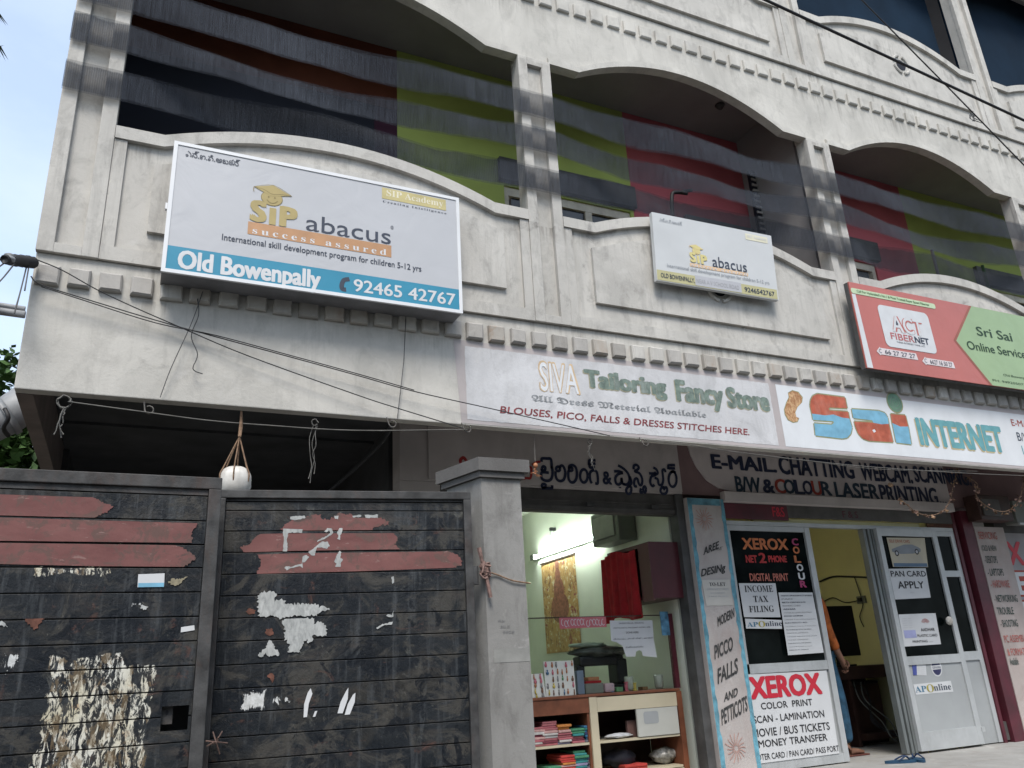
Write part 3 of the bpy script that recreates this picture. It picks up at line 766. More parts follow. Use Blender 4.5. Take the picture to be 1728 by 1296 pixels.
pc = P(*K(5, 970, 765), yl); pd = P(*K(6, 185, 880), yl)
rect_text(fraktur('All Dress Meterial Available'), pc.x, pd.x, pd.z, pc.z, FGY, None, S1, 0.012)
pc = P(*K(5, 815, 820), yl); pd = P(*K(6, 395, 965), yl)
text('BLOUSES, PICO, FALLS & DRESSES STITCHES HERE.', (pc.x, yl, pd.z - .005), (pd.x, yl, pc.z), FRD, S1, 0.018, 0.15)
# SAI INTERNET
RO = mat('brick_orange_paint', (0.42, 0.10, 0.055, 1), 0.7, 0.2, 14, 0, 60, 0, 0.4, (0.45, 0.3, 0.25, 1))
SB = mat('sky_blue_paint', (0.17, 0.38, 0.52, 1), 0.7, 0.12, 14, 0)
GR = mat('sage_green_paint', (0.13, 0.25, 0.17, 1), 0.7, 0.12, 14, 0)
GO = mat('olive_outline_paint', (0.26, 0.27, 0.15, 1), 0.7, 0.12, 14, 0)
TL = mat('teal_letter_paint', (0.13, 0.33, 0.36, 1), 0.7, 0.12, 14, 0)
TS = mat('tan_letter_shadow', (0.48, 0.40, 0.24, 1), 0.7, 0.12, 14, 0)
def pz(n, x, y, yy=yl): q = P(*K(n, x, y), yy); return (q.x, q.z)
def shape(ptl, y, m, par, name='lettering'):
    return mesh(name, [(a, y, b) for a, b in ptl], [tuple(range(len(ptl)))], m, par)
# letter s in three strokes over outline; split red above, blue below
def sai(strokes, outline=True):
    for st, m_, wd in strokes:
        q = [pz(6, *p) for p in st]
        if outline: go = G(); ribbon(go, q, wd + 0.022, yl + 0.0007, 6); go.done('letter_outline', GO, S2)
        gi = G(); ribbon(gi, q, wd, yl, 6); gi.done('lettering', m_, S2)
def PS_(x, y, yy=yl): v = P(1310 + x / 6.646, 640 + y / 6.646, yy); return (v.x, v.z)
def sp_(pts, m_, yy=yl, nm='lettering'): return shape([PS_(*p) for p in pts], yy, m_, S2, nm)
WV = [(550, 405), (640, 395), (740, 430), (820, 440)]
s_red = [(380, 300), (385, 240), (410, 190), (460, 165), (770, 205), (795, 325), (600, 315), (585, 332), (600, 350), (805, 365), (820, 440), (740, 430), (640, 395), (550, 405), (400, 385)]
s_blu = [(401, 385), (550, 405), (640, 395), (740, 430), (820, 440), (850, 540), (835, 610), (795, 655), (740, 665), (440, 630), (425, 495), (620, 510), (645, 490), (640, 470), (412, 455)]
a_blu = [(845, 335), (1150, 355), (1220, 380), (1250, 430), (1262, 500), (1180, 505), (1090, 490), (1075, 460), (865, 435)]
a_red = [(875, 475), (1070, 485), (1180, 505), (1262, 500), (1310, 705), (1040, 690), (970, 665), (920, 610), (890, 540)]
i_red = [(1283, 390), (1448, 405), (1480, 530), (1390, 530), (1300, 490)]
i_blu = [(1300, 490), (1390, 530), (1480, 530), (1515, 730), (1345, 710)]
for pl_, m_ in ((s_red, RO), (s_blu, SB), (a_blu, SB), (a_red, RO), (i_red, RO), (i_blu, SB)):
    g = G(); q = [PS_(*p) for p in pl_]
    for e in range(len(q)): 
        ribbon(g, [q[e], q[(e + 1) % len(q)]], .022, yl + .0009 - .00001 * e, 1)
    g.done('letter_outline', GO, S2)
    sp_(pl_, m_)
sp_([(1075, 570), (1100, 560), (1118, 585), (1095, 600)], PW2, yl - .0006, 'letter_hole')
cc = pz(6, 1100, 805)
mesh('letter_outline', disc(cc, 0.098, 0.098, yl + .0007), [tuple(range(20))], GO, S2); mesh('lettering', disc(cc, 0.085, 0.085, yl), [tuple(range(20))], GR, S2)
gs = G(); sp = [(cc[0] + (0.012 + 0.0075 * t) * math.cos(t * 1.6), cc[1] + (0.012 + 0.0075 * t) * math.sin(t * 1.6)) for t in [i * 0.4 for i in range(22)]]
ribbon(gs, sp, 0.006, yl - .0007, 2); gs.done('spiral', FG, S2)
pc = P(*K(6, 1195, 875), yl); pd = P(*K(6, 1645, 1055), yl)
rect_text('INTERNET', pc.x, pd.x, pd.z + 0.01, pc.z, TL, TS, S2, 0.055, d=0.014)
# little mascot-free swirl emblem at the left of the sign: an orange scroll
AMB = NT('amber_mottled_paint'); _c = AMB.mix(AMB.ramp(AMB.noise(30, 6, .7, (1, 1, .6), .8), .42, .6), (0.30, 0.13, 0.045, 1), (0.58, 0.38, 0.20, 1)); AMB.color(_c)
BN = [(130, 150), (180, 120), (250, 140), (298, 200), (290, 260), (240, 310), (215, 370), (225, 425), (258, 440), (240, 480), (190, 490), (130, 460), (95, 400), (85, 340), (110, 260), (140, 200)]
shape([PS_(*p) for p in BN], yl + .0006, GO, S2, 'emblem_outline')
_cx = sum(p[0] for p in BN) / len(BN); _cy = sum(p[1] for p in BN) / len(BN)
shape([PS_(_cx + (p[0] - _cx) * .92, _cy + (p[1] - _cy) * .95) for p in BN], yl, AMB.m, S2, 'emblem')
def rtext(s, x, z, h, wdt, m, par, y=yl, bold=0.0): return text(s, (x, y, z), (x + wdt, y, z + h), m, par, bold)
xe = pz(6, 1660, 880)[0]
rtext('E-MAIL, CHATTING,', xe, 3.455, 0.075, 0.95, DR, S2, bold=0.01)
rtext('B/W COLOUR', xe + 0.03, 3.32, 0.085, 0.7, INK, S2, bold=0.01)
rtext('LASER PRINTING', xe + 0.05, 3.19, 0.085, 0.85, TL, S2, bold=0.01)
# ================================================================== SIGNBOARDS
def logo(par, ox, y, oz, sc, c1, c2, ci, cw):
    """smiling graduate head over the letters SiP; ox, oz lower left of the letters, sc metres per unit"""
    Z = lambda a, b, d=0: (ox + a * sc, y - d, oz + b * sc)
    el = lambda cx, cz, rx, rz, d, n=20: [Z(cx + rx * math.cos(2 * math.pi * i / n), cz + rz * math.sin(2 * math.pi * i / n), d) for i in range(n)]
    hd = el(0.50, 0.74, 0.25, 0.20, 0.0005)
    mesh('emblem_outline', el(0.50, 0.74, 0.265, 0.215, 0), [tuple(range(20))], ci, par)
    mesh('emblem', hd, [tuple(range(20))], c1, par)
    mesh('emblem', [Z(0.06, 0.98, .001), Z(0.48, 0.80, .001), Z(0.98, 0.90, .001), Z(0.52, 1.12, .001)], [(0, 1, 2, 3)], c1, par)
    g = G()
    def rb_(pts, wd, d): 
        ribbon(g, [(Z(a, b)[0], Z(a, b)[2]) for a, b in pts], wd * sc, y - d, 4)
    rb_([(0.06, 0.98), (0.52, 1.12), (0.98, 0.90)], 0.012, .0015); rb_([(0.06, 0.98), (0.30, 0.95), (0.5, 0.86), (0.76, 0.90), (0.98, 0.90)], 0.012, .0015)
    rb_([(0.06, 0.98), (0.05, 0.90), (0.07, 0.84)], 0.015, .0015)
    rb_([(0.38, 0.68), (0.44, 0.62), (0.52, 0.60), (0.60, 0.64), (0.64, 0.69)], 0.018, .0015)
    for ex in (0.42, 0.57): g.add(el(ex, 0.765, 0.022, 0.026, .0015, 8), [tuple(range(8))])
    g.done('emblem_lines', ci, par)
    text('S', Z(0.0, 0.0, .001), Z(0.40, 0.62, .001), c1, par, 0.06)
    mesh('lettering', [Z(0.46, 0, .001), Z(0.62, 0, .001), Z(0.62, 0.47, .001), Z(0.46, 0.47, .001)], [(0, 1, 2, 3)], c1, par)
    text('P', Z(0.70, 0.0, .001), Z(1.14, 0.58, .001), c1, par, 0.06)
def text_rel(s, y, x0, x1, z0, z1, m, par, bold=0.0, shear=0.0, space=1.0): return text(s, (x0, y, z0), (x1, y, z1), m, par, bold, shear, space)
# --- large light box
SY = -0.18
SG = thing('signboard', (0.9, -0.09, 3.73), 'large white box sign with graduate emblem and blue telephone strip on first balcony', 'signboard')
a = P(*K(1, 848, 685), SY); b = P(*K(5, 635, 355), SY)
x0, x1, z0, z1 = a.x, b.x, 3.725, a.z
METL = mat('sign_box_metal', (0.20, 0.20, 0.21, 1), 0.5, 0.15, 5, 0.1, 40, 0.2, 0.4)
box('casing', x0 + .004, x1 - .004, SY + .012, 0.0, z0 + .004, z1 - .004, METL, SG)
fr = 0.022
G().box(x0, x1, SY - .006, SY + .011, z1 - fr, z1).box(x0, x1, SY - .006, SY + .011, z0, z0 + fr).box(x0, x0 + fr, SY - .006, SY + .011, z0 + fr, z1 - fr).box(x1 - fr, x1, SY - .006, SY + .011, z0 + fr, z1 - fr).done('frame', FRAMEW, SG)
FACE = box('face', x0 + fr, x1 - fr, SY - .001, SY + .01, z0 + fr, z1 - fr, SIGNW, SG)
zb = P(*K(1, 808, 1190), SY).z
def SP(n, x, y): return P(*K(n, x, y), SY)
mesh('blue_strip', [(x0 + fr, SY - .002, z0 + fr), (x1 - fr, SY - .002, z0 + fr), (x1 - fr, SY - .002, zb), (x0 + fr, SY - .002, zb)], [(0, 1, 2, 3)], BLUE, FACE)
ys = SY - .003
def ft(s, pA, pB, m, bold=0.0, shear=0.0, space=1.0, par=FACE, y=ys): return text(s, (pA.x, y, pA.z), (pB.x, y, pB.z), m, par, bold, shear, space)
def s1(x, y): return P(270 + x / 6.646, 230 + y / 6.646, SY)      # zoomed survey of the sign's left half
def s2(x, y): return P(520 + x / 5.4, 300 + y / 5.4, SY)
ft('ఎస్.ఐ.పి.అబకస్', s1(285, 225), s1(900, 270), INK, 0.012)
lx = s1(990, 960); lr = s1(1540, 960)
logo(FACE, s1(1000, 950).x, ys, s1(1000, 950).z, (s1(1540, 950).x - s1(1000, 950).x) / 1.14, GOLD, ORNG, mat('olive_outline_print', (0.22, 0.17, 0.06, 1), 0.5, 0.1, 8, 0), WHT)
ft('abacus', s1(1635, 1055), s2(752, 468), INK, 0.0)
o0, o1 = s1(980, 1095), s2(757, 620)
mesh('orange_strip', [(o0.x, ys + .0004, o0.z), (o1.x, ys + .0004, o0.z), (o1.x, ys + .0004, o1.z), (o0.x, ys + .0004, o1.z)], [(0, 1, 2, 3)], ORNG, FACE)
ft(serif('success assured'), s1(1035, 1090), s2(712, 655), WHT, 0.0, 0.0, 1.45)
ft('International skill development program for children 5-12 yrs', s1(690, 1185), s2(1030, 805), INK, 0.012)
ft('Old Bowenpally', P(*K(4, 858, 165), SY) - Vector((0, 0, .02)), P(*K(4, 1560, 165), SY), WHT, 0.04)
ft('92465 42767', s2(412, 1035), s2(1340, 1060), WHT, 0.02)
gp = G(); ribbon(gp, [(s2(*p).x, s2(*p).z) for p in ((375, 925), (325, 935), (305, 980), (312, 1015), (345, 1020))], 0.028, ys, 5); gp.done('telephone_icon', INK, FACE)
q0, q1 = s2(672, 188), s2(1253, 210)
mesh('gold_strip', [(q0.x, ys + .0004, q0.z), (q1.x, ys + .0004, q0.z), (q1.x, ys + .0004, q1.z + .005), (q0.x, ys + .0004, q1.z + .005)], [(0, 1, 2, 3)], mat('pale_gold_strip', (0.50, 0.43, 0.20, 1), .5, .1, 6, 0), FACE)
ft(serif('SIP Academy'), Vector((q0.x + .03, 0, q0.z + .012)), Vector((q1.x - .02, 0, q1.z - .005)), mat('cream_print', (0.66, 0.62, 0.48, 1), .5, .05, 6, 0))
ft(serif('Creating Intelligence'), s2(680, 228), Vector((s2(1258, 300).x, 0, s2(680, 205).z)), INK, 0.0, 0.0, 1.3)
ft('®', s2(750, 470), s2(778, 440), INK)
box('bracket', x0 - .012, x0 - .001, SY + .005, SY + .03, 4.13, 4.17, FRAMEW, SG)
# --- small plate sign
TY = -0.09
SG2 = thing('signboard', (4.1, -0.05, 4.35), 'small tilted white and pale yellow sign plate on the second balcony', 'signboard')
c_ = [P(1090 + x / 7.2, 350 + y / 7.2, TY) for x, y in ((135, 885), (1615, 1130), (1520, 345), (70, 55))]
mesh('face', [tuple(p) for p in c_] + [(p.x, TY + .035, p.z) for p in c_], [(0, 1, 2, 3), (7, 6, 5, 4), (0, 4, 5, 1), (1, 5, 6, 2), (2, 6, 7, 3), (3, 7, 4, 0)], mat('plate_white', (0.52, 0.53, 0.53, 1), .5, .04, 3, 0), SG2)
def t2(u, v, d=.002):
    p = (c_[0] * (1 - u) + c_[1] * u) * (1 - v) + (c_[3] * (1 - u) + c_[2] * u) * v
    return Vector((p.x, TY - d, p.z))
def s3(x, y, d=.002): p = P(1090 + x / 7.2, 350 + y / 7.2, TY); return Vector((p.x, TY - d, p.z))
mesh('yellow_strip', [t2(.003, .01), t2(.99, .01), t2(.99, .155), t2(.003, .155)], [(0, 1, 2, 3)], YEL, SG2)
mesh('grey_patch', [t2(.30, .02, .003), t2(.68, .02, .003), t2(.68, .165, .003), t2(.30, .165, .003)], [(0, 1, 2, 3)], GREYP, SG2)
def ft2(s, u0, v0, u1, v1, m, bold=0.0, sp=1.0): return text(s, t2(u0, v0, .004), t2(u1, v1, .004), m, SG2, bold, 0.0, sp, br=t2(u1, v0, .004))
ft2('OLD BOWENPALLY,', .03, .04, .295, .115, INK, .02)
ft2('NEAR A V SCHOOL ROAD', .31, .055, .66, .115, mat('mid_grey_print', (.3, .3, .31, 1), .5, .1, 8, 0), 0)
ft2('9246542767', .705, .045, .965, .115, INK, .02)
ft2('International skill development program for children 5-12 yrs', .085, .20, .93, .265, mat('slate_print', (.2, .22, .25, 1), .5, .1, 8, 0), .0)
ft2('abacus', .455, .34, .745, .50, INK, -.005)
ft2('ఎస్.ఐ.పి.అబకస్', .055, .88, .235, .935, mat('slate_print', (.2, .22, .25, 1)), 0.0)
mesh('orange_strip', [t2(.27, .285), t2(.75, .285), t2(.75, .335), t2(.27, .335)], [(0, 1, 2, 3)], FADO, SG2)
ft2(serif('success assured'), .28, .29, .74, .33, WHT, 0, 1.3)
mesh('gold_strip', [t2(.765, .86), t2(.96, .86), t2(.96, .955), t2(.765, .955)], [(0, 1, 2, 3)], mat('palest_yellow', (0.66, 0.63, 0.48, 1), .5, .05, 8, 0), SG2)
ft2(serif('SIP Academy'), .78, .885, .95, .94, WHT)
lg = t2(.275, .35, .002)
logo(SG2, lg.x, TY - .003, lg.z, (t2(.415, .4).x - lg.x) / 1.14, PALEY, FADO, FADO, WHT)
# --- salmon and green board at the right
UY = -0.14
SG3 = thing('signboard', (6.8, -0.08, 3.75), 'wide salmon red and light green board on the third balcony', 'signboard')
A_, B_ = P(1420 + 65 / 5.61, 460 + 85 / 5.61, UY), P(1420 + 240 / 5.61, 460 + 900 / 5.61, UY)
ux0 = (A_.x + B_.x) / 2; uz0 = B_.z; uz1 = A_.z; ux1 = ux0 + 3.4
box('casing', ux0 - .008, ux1, UY + .012, UY + .05, uz0 - .004, uz1 - .004, METALD, SG3)
for xx_ in (ux0 + .25, ux0 + 1.6, ux0 + 2.9):
    for zz_ in (uz0 + .1, uz1 - .2): box('bracket', xx_, xx_ + .04, UY + .051, 0.0, zz_, zz_ + .04, METALD, SG3)
F3 = box('face', ux0, ux1, UY, UY + .011, uz0, uz1, SALM, SG3)
def s4(x, y, d=.002): p = P(1420 + x / 5.61, 460 + y / 5.61, UY); return Vector((p.x, UY - d, p.z))
def pl4(pts, m, name, d=.002, par=F3): return mesh(name, [s4(x, y, d) for x, y in pts], [tuple(range(len(pts)))], m, par)
pl4([(95, 200), (130, 205), (300, 905), (245, 898)], WHT, 'white_stripe')
gx = s4(1085, 645).x; gz = s4(1085, 645).z
mesh('dark_edge', [(s4(1440, 1110).x - .035, UY - .0015, uz0 + .002), (ux1, UY - .0015, uz0 + .002), (ux1, UY - .0015, uz1 - .002), (s4(1225, 310).x - .03, UY - .0015, uz1 - .002), (gx - .035, UY - .0015, gz)], [(0, 1, 2, 3, 4)], mat('dull_red_edge', (.30, .10, .07, 1), .5, .1, 5, 0), F3)
mesh('green_panel', [(s4(1440, 1110).x, UY - .0022, uz0 + .002), (ux1, UY - .0022, uz0 + .002), (ux1, UY - .0022, uz1 - .002), (s4(1225, 310).x, UY - .0022, uz1 - .002), (gx, UY - .0022, gz)], [(0, 1, 2, 3, 4)], LIME, F3)
def rrect(x0, x1, z0, z1, r, y, m, par, name, skew=0.0, n=5):
    pts = []
    for cx, cz, a0 in ((x1 - r, z0 + r, -90), (x1 - r, z1 - r, 0), (x0 + r, z1 - r, 90), (x0 + r, z0 + r, 180)):
        for i in range(n + 1):
            t = R_(a0 + 90 * i / n); pts.append((cx + r * math.cos(t), cz + r * math.sin(t)))
    return mesh(name, [(a + skew * (b - z0), y, b) for a, b in pts], [tuple(range(len(pts)))], m, par)
u = lambda x, y: s4(x, y)
LO = rrect(u(425, 690).x, u(915, 770).x - .01, u(915, 775).z, u(335, 300).z, .05, UY - .003, WHT, F3, 'logo_panel', -0.02)
tx = lambda s, a, b, m, bold=0.0, par=F3, d=.0045, sh=0.0: text(s, s4(a[0], a[1], d), s4(b[0], b[1], d), m, par, bold, sh)
za, zc = u(480, 560).z, u(480, 395).z
for bold, m_, d in ((.085, SALM, .0038), (.022, WHT, .0048)):
    text('ACT', (u(478, 520).x, UY - d, za), (u(775, 560).x, UY - d, zc - .01), m_, LO, bold if bold < .1 else .10)
gA = G(); poly(gA, [s4(510, 440, .0055), s4(513, 505, .0055), s4(522, 495, .0055), s4(530, 518, .0055), s4(536, 512, .0055), s4(528, 492, .0055), s4(540, 488, .0055)]); gA.done('arrow_icon', INK, LO)
zf0, zf1 = u(690, 665).z, u(470, 580).z
text('FIBER', (u(462, 600).x, UY - .0045, zf0), (u(690, 650).x, UY - .0045, zf0 + .062), mat('dull_rose_print', (.42, .12, .12, 1), .5, .1, 8, 0), LO, .015)
text('NET', (u(693, 650).x, UY - .0045, zf0), (u(830, 680).x, UY - .0045, zf0 + .062), INK, LO, .03)
text('THINK INTERNET THINK ACT', (u(520, 660).x, UY - .0045, zf0 - .03), (u(790, 700).x, UY - .0045, zf0 - .014), INK, LO, 0)
for (xa, xb, yy, s, hh) in ((335, 730, 0, '66 27 27 27', .0), (745, 1060, 0, '6627 16 50 27', .0)):
    zt, zb_ = u(400, 745).z, u(700, 875).z
    xx0, xx1 = u(xa, 770).x, u(xb, 850).x
    zm = u(xa, 745 if xa < 500 else 835).z
    hgt = .062
    mesh('number_tag', [(xx0, UY - .003, zm), (xx0 + .04, UY - .003, zm - hgt * .55), (xx0 + .05, UY - .003, zm - hgt * .4), (xx1, UY - .003, zm - hgt * .4), (xx1 - .01, UY - .003, zm + hgt * .6), (xx0 + .05, UY - .003, zm + hgt * .6), (xx0 + .05, UY - .003, zm + hgt * .75)], [tuple(range(7))], mat('tag_white', (.62, .56, .56, 1), .5, .04, 6, 0), F3)
    text('✆' if False else 'C', (xx0 + .03, UY - .0045, zm - .012), (xx0 + .06, UY - .0045, zm + .028), mat('slate_print', (.2, .22, .25, 1)), F3, .02)
    text(s, (xx0 + .10, UY - .0045, zm - .014), (xx1 - .03, UY - .0045, zm + .026), INK, F3, .005)
rrect(u(75, 110).x, u(885, 320).x, u(500, 255).z - .018, u(500, 255).z + .034, .02, UY - .003, mat('pale_green_ribbon', (.48, .58, .38, 1), .5, .05, 6, 0), F3, 'green_ribbon')
text('Call For Hyderabad\'s No.1 & Most Trusted Super Speed Fibernet', (u(135, 150).x, UY - .0045, u(500, 255).z - .008), (u(820, 290).x, UY - .0045, u(500, 255).z + .024), mat('green_ink', (.05, .16, .05, 1), .5, .1, 8, 0), F3, .01)
DG = mat('deep_green_print', (.02, .05, .02, 1), .5, .1, 8, 0)
text('Sri Sai', (u(1275, 560).x, UY - .004, u(1275, 590).z - .005), (u(1620, 650).x, UY - .004, u(1275, 510).z), DG, F3, .018)
text('Online Services', (u(1185, 690).x, UY - .004, u(1185, 715).z - .01), (u(1185, 690).x + (u(1728, 800).x - u(1185, 690).x) * 1.10, UY - .004, u(1185, 645).z), DG, F3, .018)
text('Old Bowenpally, Sec-Bad', (u(1525, 960).x, UY - .004, u(1525, 985).z), (u(1525, 960).x + .62, UY - .004, u(1525, 958).z), DG, F3, .0)
text('PH: 9492050771 | 9948711715', (u(1425, 1010).x, UY - .004, u(1425, 1035).z), (u(1425, 1010).x + .95, UY - .004, u(1425, 1008).z), DG, F3, .0)

# ================================================================== ROUND HOLES in parapets
for (cx, cz, nm, lb) in ((P(1212, 488).x, 4.36, 'drain_opening', 'round'), (P(1519, 110).x, 7.57, 'drain_opening', '')):
    o = mesh('drain_opening', disc((cx, cz), 0.07, 0.07, -.009, 20), [tuple(range(20))], NAVYD, BD)
    g = G()
    for a0, a1 in ((195, 262), (278, 345), (100, 170), (10, 80)):
        pts = [(cx + 0.115 * math.cos(R_(a)), -.012, cz + 0.115 * math.sin(R_(a))) for a in range(a0, a1 + 1, 8)]
        g.tube(pts, 0.016, 6)
    g.done('ring_moulding', PL, o)

# ================================================================== SHADE NETS
def net(name, z0f, z1f, x0, x1, seed, label, back=.04, lift=0.0):
    r = random.Random(seed); n = int((x1 - x0) / 0.06); vs = []; fs = []
    ph = [r.uniform(0, 6.28) for _ in range(8)]
    rows = 5
    for i in range(n + 1):
        x = x0 + (x1 - x0) * i / n
        # pulled tight at the columns, sagging between
        d = min((abs(x - (c0 + c1) / 2) for c0, c1 in cols)); s_ = min(1.0, max(0, d - 0.15) / 0.6)
        wv = s_ * (0.012 * math.sin(1.9 * x + ph[0]) + 0.006 * math.sin(5.1 * x + ph[1]) + .004 * math.sin(11 * x + ph[4]))
        wv2 = s_ * (0.010 * math.sin(1.4 * x + ph[2]) + 0.007 * math.sin(6.3 * x + ph[3]) + .004 * math.sin(13 * x + ph[5]))
        for j in range(rows):
            v = j / (rows - 1)
            z = s_ * lift + z0f(x) + wv2 + ((z1f(x) + wv) - (z0f(x) + wv2)) * v
            y = -0.035 + s_ * (0.03 * math.sin(3.1 * x + ph[6] + v * 1.5) + back)
            vs.append((x, y, z))
        if i:
            for j in range(rows - 1):
                q = i * rows + j; fs.append((q - rows, q, q + 1, q - rows + 1))
    o = mesh(name, vs, fs, NET, None, True); at = o.data.attributes.new('across', 'FLOAT', 'POINT')
    for q in range(len(vs)): at.data[q].value = (q % rows) / (rows - 1)
    return tag(o, label, 'shade net', 'dark shade net strips tied across the balconies')
def dip(z, a): 
    def f(x):
        for (c0, c1), (d0, d1) in zip(cols[:-1], cols[1:]):
            if c1 < x < d0: t = (x - c1) / (d0 - c1); return z - a * 4 * t * (1 - t)
        return z
    return f
net('shade_net', lambda x: 5.575, lambda x: 5.82, -0.645, 11.5, 1, 'topmost dark net strip stretched across the balcony columns')
net('shade_net', dip(5.26, 0.03), dip(5.49, 0.07), -0.645, 11.5, 2, 'middle dark net strip wrapped across the balcony columns')
net('shade_net', dip(4.90, 0.03), dip(5.12, -0.02), -0.645, 11.5, 3, 'lowest dark net strip crossing the columns just above the balcony parapets', .235, .165)

# ================================================================== GATE
GY = -0.70
def gate_mat(name, red, whites, cream, seed):
    t = NT(name); X, Z = t.xz()
    def boxes(lst, amp, nsrc):
        out = None
        for (x0, x1, z0, z1) in lst:
            dx = t.math('SUBTRACT', t.math('ABSOLUTE', t.math('SUBTRACT', X, (x0 + x1) / 2)), (x1 - x0) / 2)
            dz = t.math('SUBTRACT', t.math('ABSOLUTE', t.math('SUBTRACT', Z, (z0 + z1) / 2)), (z1 - z0) / 2)
            d = t.math('MAXIMUM', dx, dz)
            out = d if out is None else t.math('MINIMUM', out, d)
        d = t.math('ADD', out, t.math('MULTIPLY', t.math('SUBTRACT', nsrc, 0.5), amp))
        return t.ramp(d, 0.0, 0.003, 1, 0)
    sd_ = (seed, seed * 2, seed * 3)
    streak = t.noise(16, 7, 0.65, (1.5, 1, 0.16), 0.2, sd_)
    cloud = t.noise(3.0, 8, 0.65, (1, 1, 1), 0.5, sd_)
    horiz = t.noise(14, 7, 0.72, (0.28, 1, 1.3), 0.3, sd_)
    fine = t.noise(50, 6, 0.7, (1, 1, 0.7), 0, sd_)
    col = t.mix(t.ramp(cloud, 0.38, 0.62), (0.0025, 0.005, 0.009, 1), (0.015, 0.018, 0.021, 1))
    col = t.mix(t.ramp(t.noise(4.3, 8, .68, (.7, 1, 1.2), .9, (seed, 6, 2)), 0.52, 0.64, 0, .7), col, (0.030, 0.028, 0.024, 1))
    col = t.mix(t.ramp(streak, 0.52, 0.70, 0, 0.65), col, (0.075, 0.082, 0.088, 1))
    col = t.mix(t.math('MULTIPLY', t.ramp(horiz, 0.5, 0.72, 0, 0.75), t.ramp(cloud, 0.42, 0.58)), col, (0.055, 0.045, 0.038, 1))
    col = t.mix(t.ramp(t.noise(6.5, 8, 0.7, (0.8, 1, 1.2), 0.8, (9, seed, 4)), 0.61, 0.68, 0, 0.7), col, (0.095, 0.045, 0.033, 1))
    col = t.mix(t.ramp(t.noise(8, 9, 0.75, (.8, 1, 1), 0.9, (2, seed, 8)), 0.60, 0.68, 0, 0.55), col, (0.13, 0.13, 0.115, 1))
    col = t.mix(t.ramp(t.noise(5.5, 8, .72, (.8, 1, .9), 1.3, (seed, 11, 7)), 0.52, 0.60, 0, .8), col, (0.052, 0.049, 0.043, 1))
    col = t.mix(t.ramp(t.noise(7.5, 7, .7, (.9, 1, .7), 1.0, (11, seed, 3)), 0.57, 0.61, 0, .9), col, (0.0025, 0.0045, 0.008, 1))
    col = t.mix(t.ramp(t.noise(34, 7, .8, (1.2, 1, .5), .6, (7, seed, 3)), 0.63, 0.67, 0, .55), col, (0.14, 0.135, 0.12, 1))
    n_r = t.noise(9, 5, 0.6, (0.7, 1, 3.0), 0.3, sd_)
    if red:
        msk = boxes(red, 0.13, n_r)
        rc = t.mix(t.ramp(t.noise(7, 7, 0.65, (.6, 1, 1.4), .3), 0.3, 0.75), (0.19, 0.065, 0.06, 1), (0.245, 0.098, 0.09, 1))
        rc = t.mix(t.ramp(t.noise(11, 8, 0.75, (1, 1, 1), .5, (1, 5, seed)), 0.62, 0.72, 0, 0.6), rc, (0.07, 0.045, 0.04, 1))
        col = t.mix(msk, col, rc)
    n_w = t.noise(26, 6, 0.72, (1.3, 1, 0.55), 0.8, (seed, 1, 1))
    if whites:
        wc = t.mix(t.ramp(fine, 0.35, 0.7), (0.42, 0.43, 0.42, 1), (0.62, 0.63, 0.63, 1))
        col = t.mix(boxes(whites, 0.12, n_w), col, wc)
    if cream:
        m1 = boxes(cream, 0.14, t.noise(8, 5, 0.6, (1, 1, 1), .4, sd_))
        flake = t.ramp(t.noise(30, 7, 0.75, (1.4, 1, 0.45), 0.9, (seed, 3, 5)), 0.50, 0.535)
        grid = t.ramp(cloud, 0.40, 0.5)
        cc_ = t.mix(t.ramp(t.noise(5, 6, .6), 0.4, 0.65), (0.50, 0.46, 0.34, 1), (0.60, 0.60, 0.55, 1))
        cc_ = t.mix(t.ramp(t.noise(13, 6, .7), 0.55, 0.7, 0, .8), cc_, (0.32, 0.16, 0.06, 1))
        col = t.mix(t.math('MULTIPLY', m1, flake), col, cc_)
        col = t.mix(t.math('MULTIPLY', t.math('MULTIPLY', m1, t.ramp(t.noise(19, 6, .7, (1, 1, .5), .4, (5, 5, 5)), .53, .58)), .7), col, (0.14, 0.10, 0.055, 1))
    t.color(col)
    t.b.inputs['Roughness'].default_value = 0.5
    t.b.inputs['Specular IOR Level'].default_value = 0.3
    t.bump(t.math('ADD', t.math('ADD', fine, streak), t.math('MULTIPLY', cloud, 4.0)), 0.5, 0.006)
    return t.m
def gpx(n, x0, y0, x1, y1, Y=GY):
    a, b = P(*K(n, x0, y0), Y), P(*K(n, x1, y1), Y)
    return (min(a.x, b.x), max(a.x, b.x), min(a.z, b.z), max(a.z, b.z))
def inset(bx, d): return (bx[0] + d, bx[1] - d, bx[2] + d, bx[3] - d)
E_ = -0.9
red_l = [(E_, 0.0, 2.245, 2.335), (E_, 0.262, 2.14, 2.236), (E_, 0.245, 2.038, 2.128)]
wl_ = [inset(gpx(7, 15, 735, 80, 820), .012), inset(gpx(7, 630, 480, 700, 520), .02)]
cream_l = [gpx(7, 245, 760, 345, 1290), gpx(7, 360, 745, 525, 1290), gpx(7, 525, 820, 690, 1290), gpx(7, 520, 1200, 700, 1240), gpx(7, 180, 330, 540, 350)]
ML = gate_mat('old_gate_paint_left', None, wl_, cream_l, 1.0)
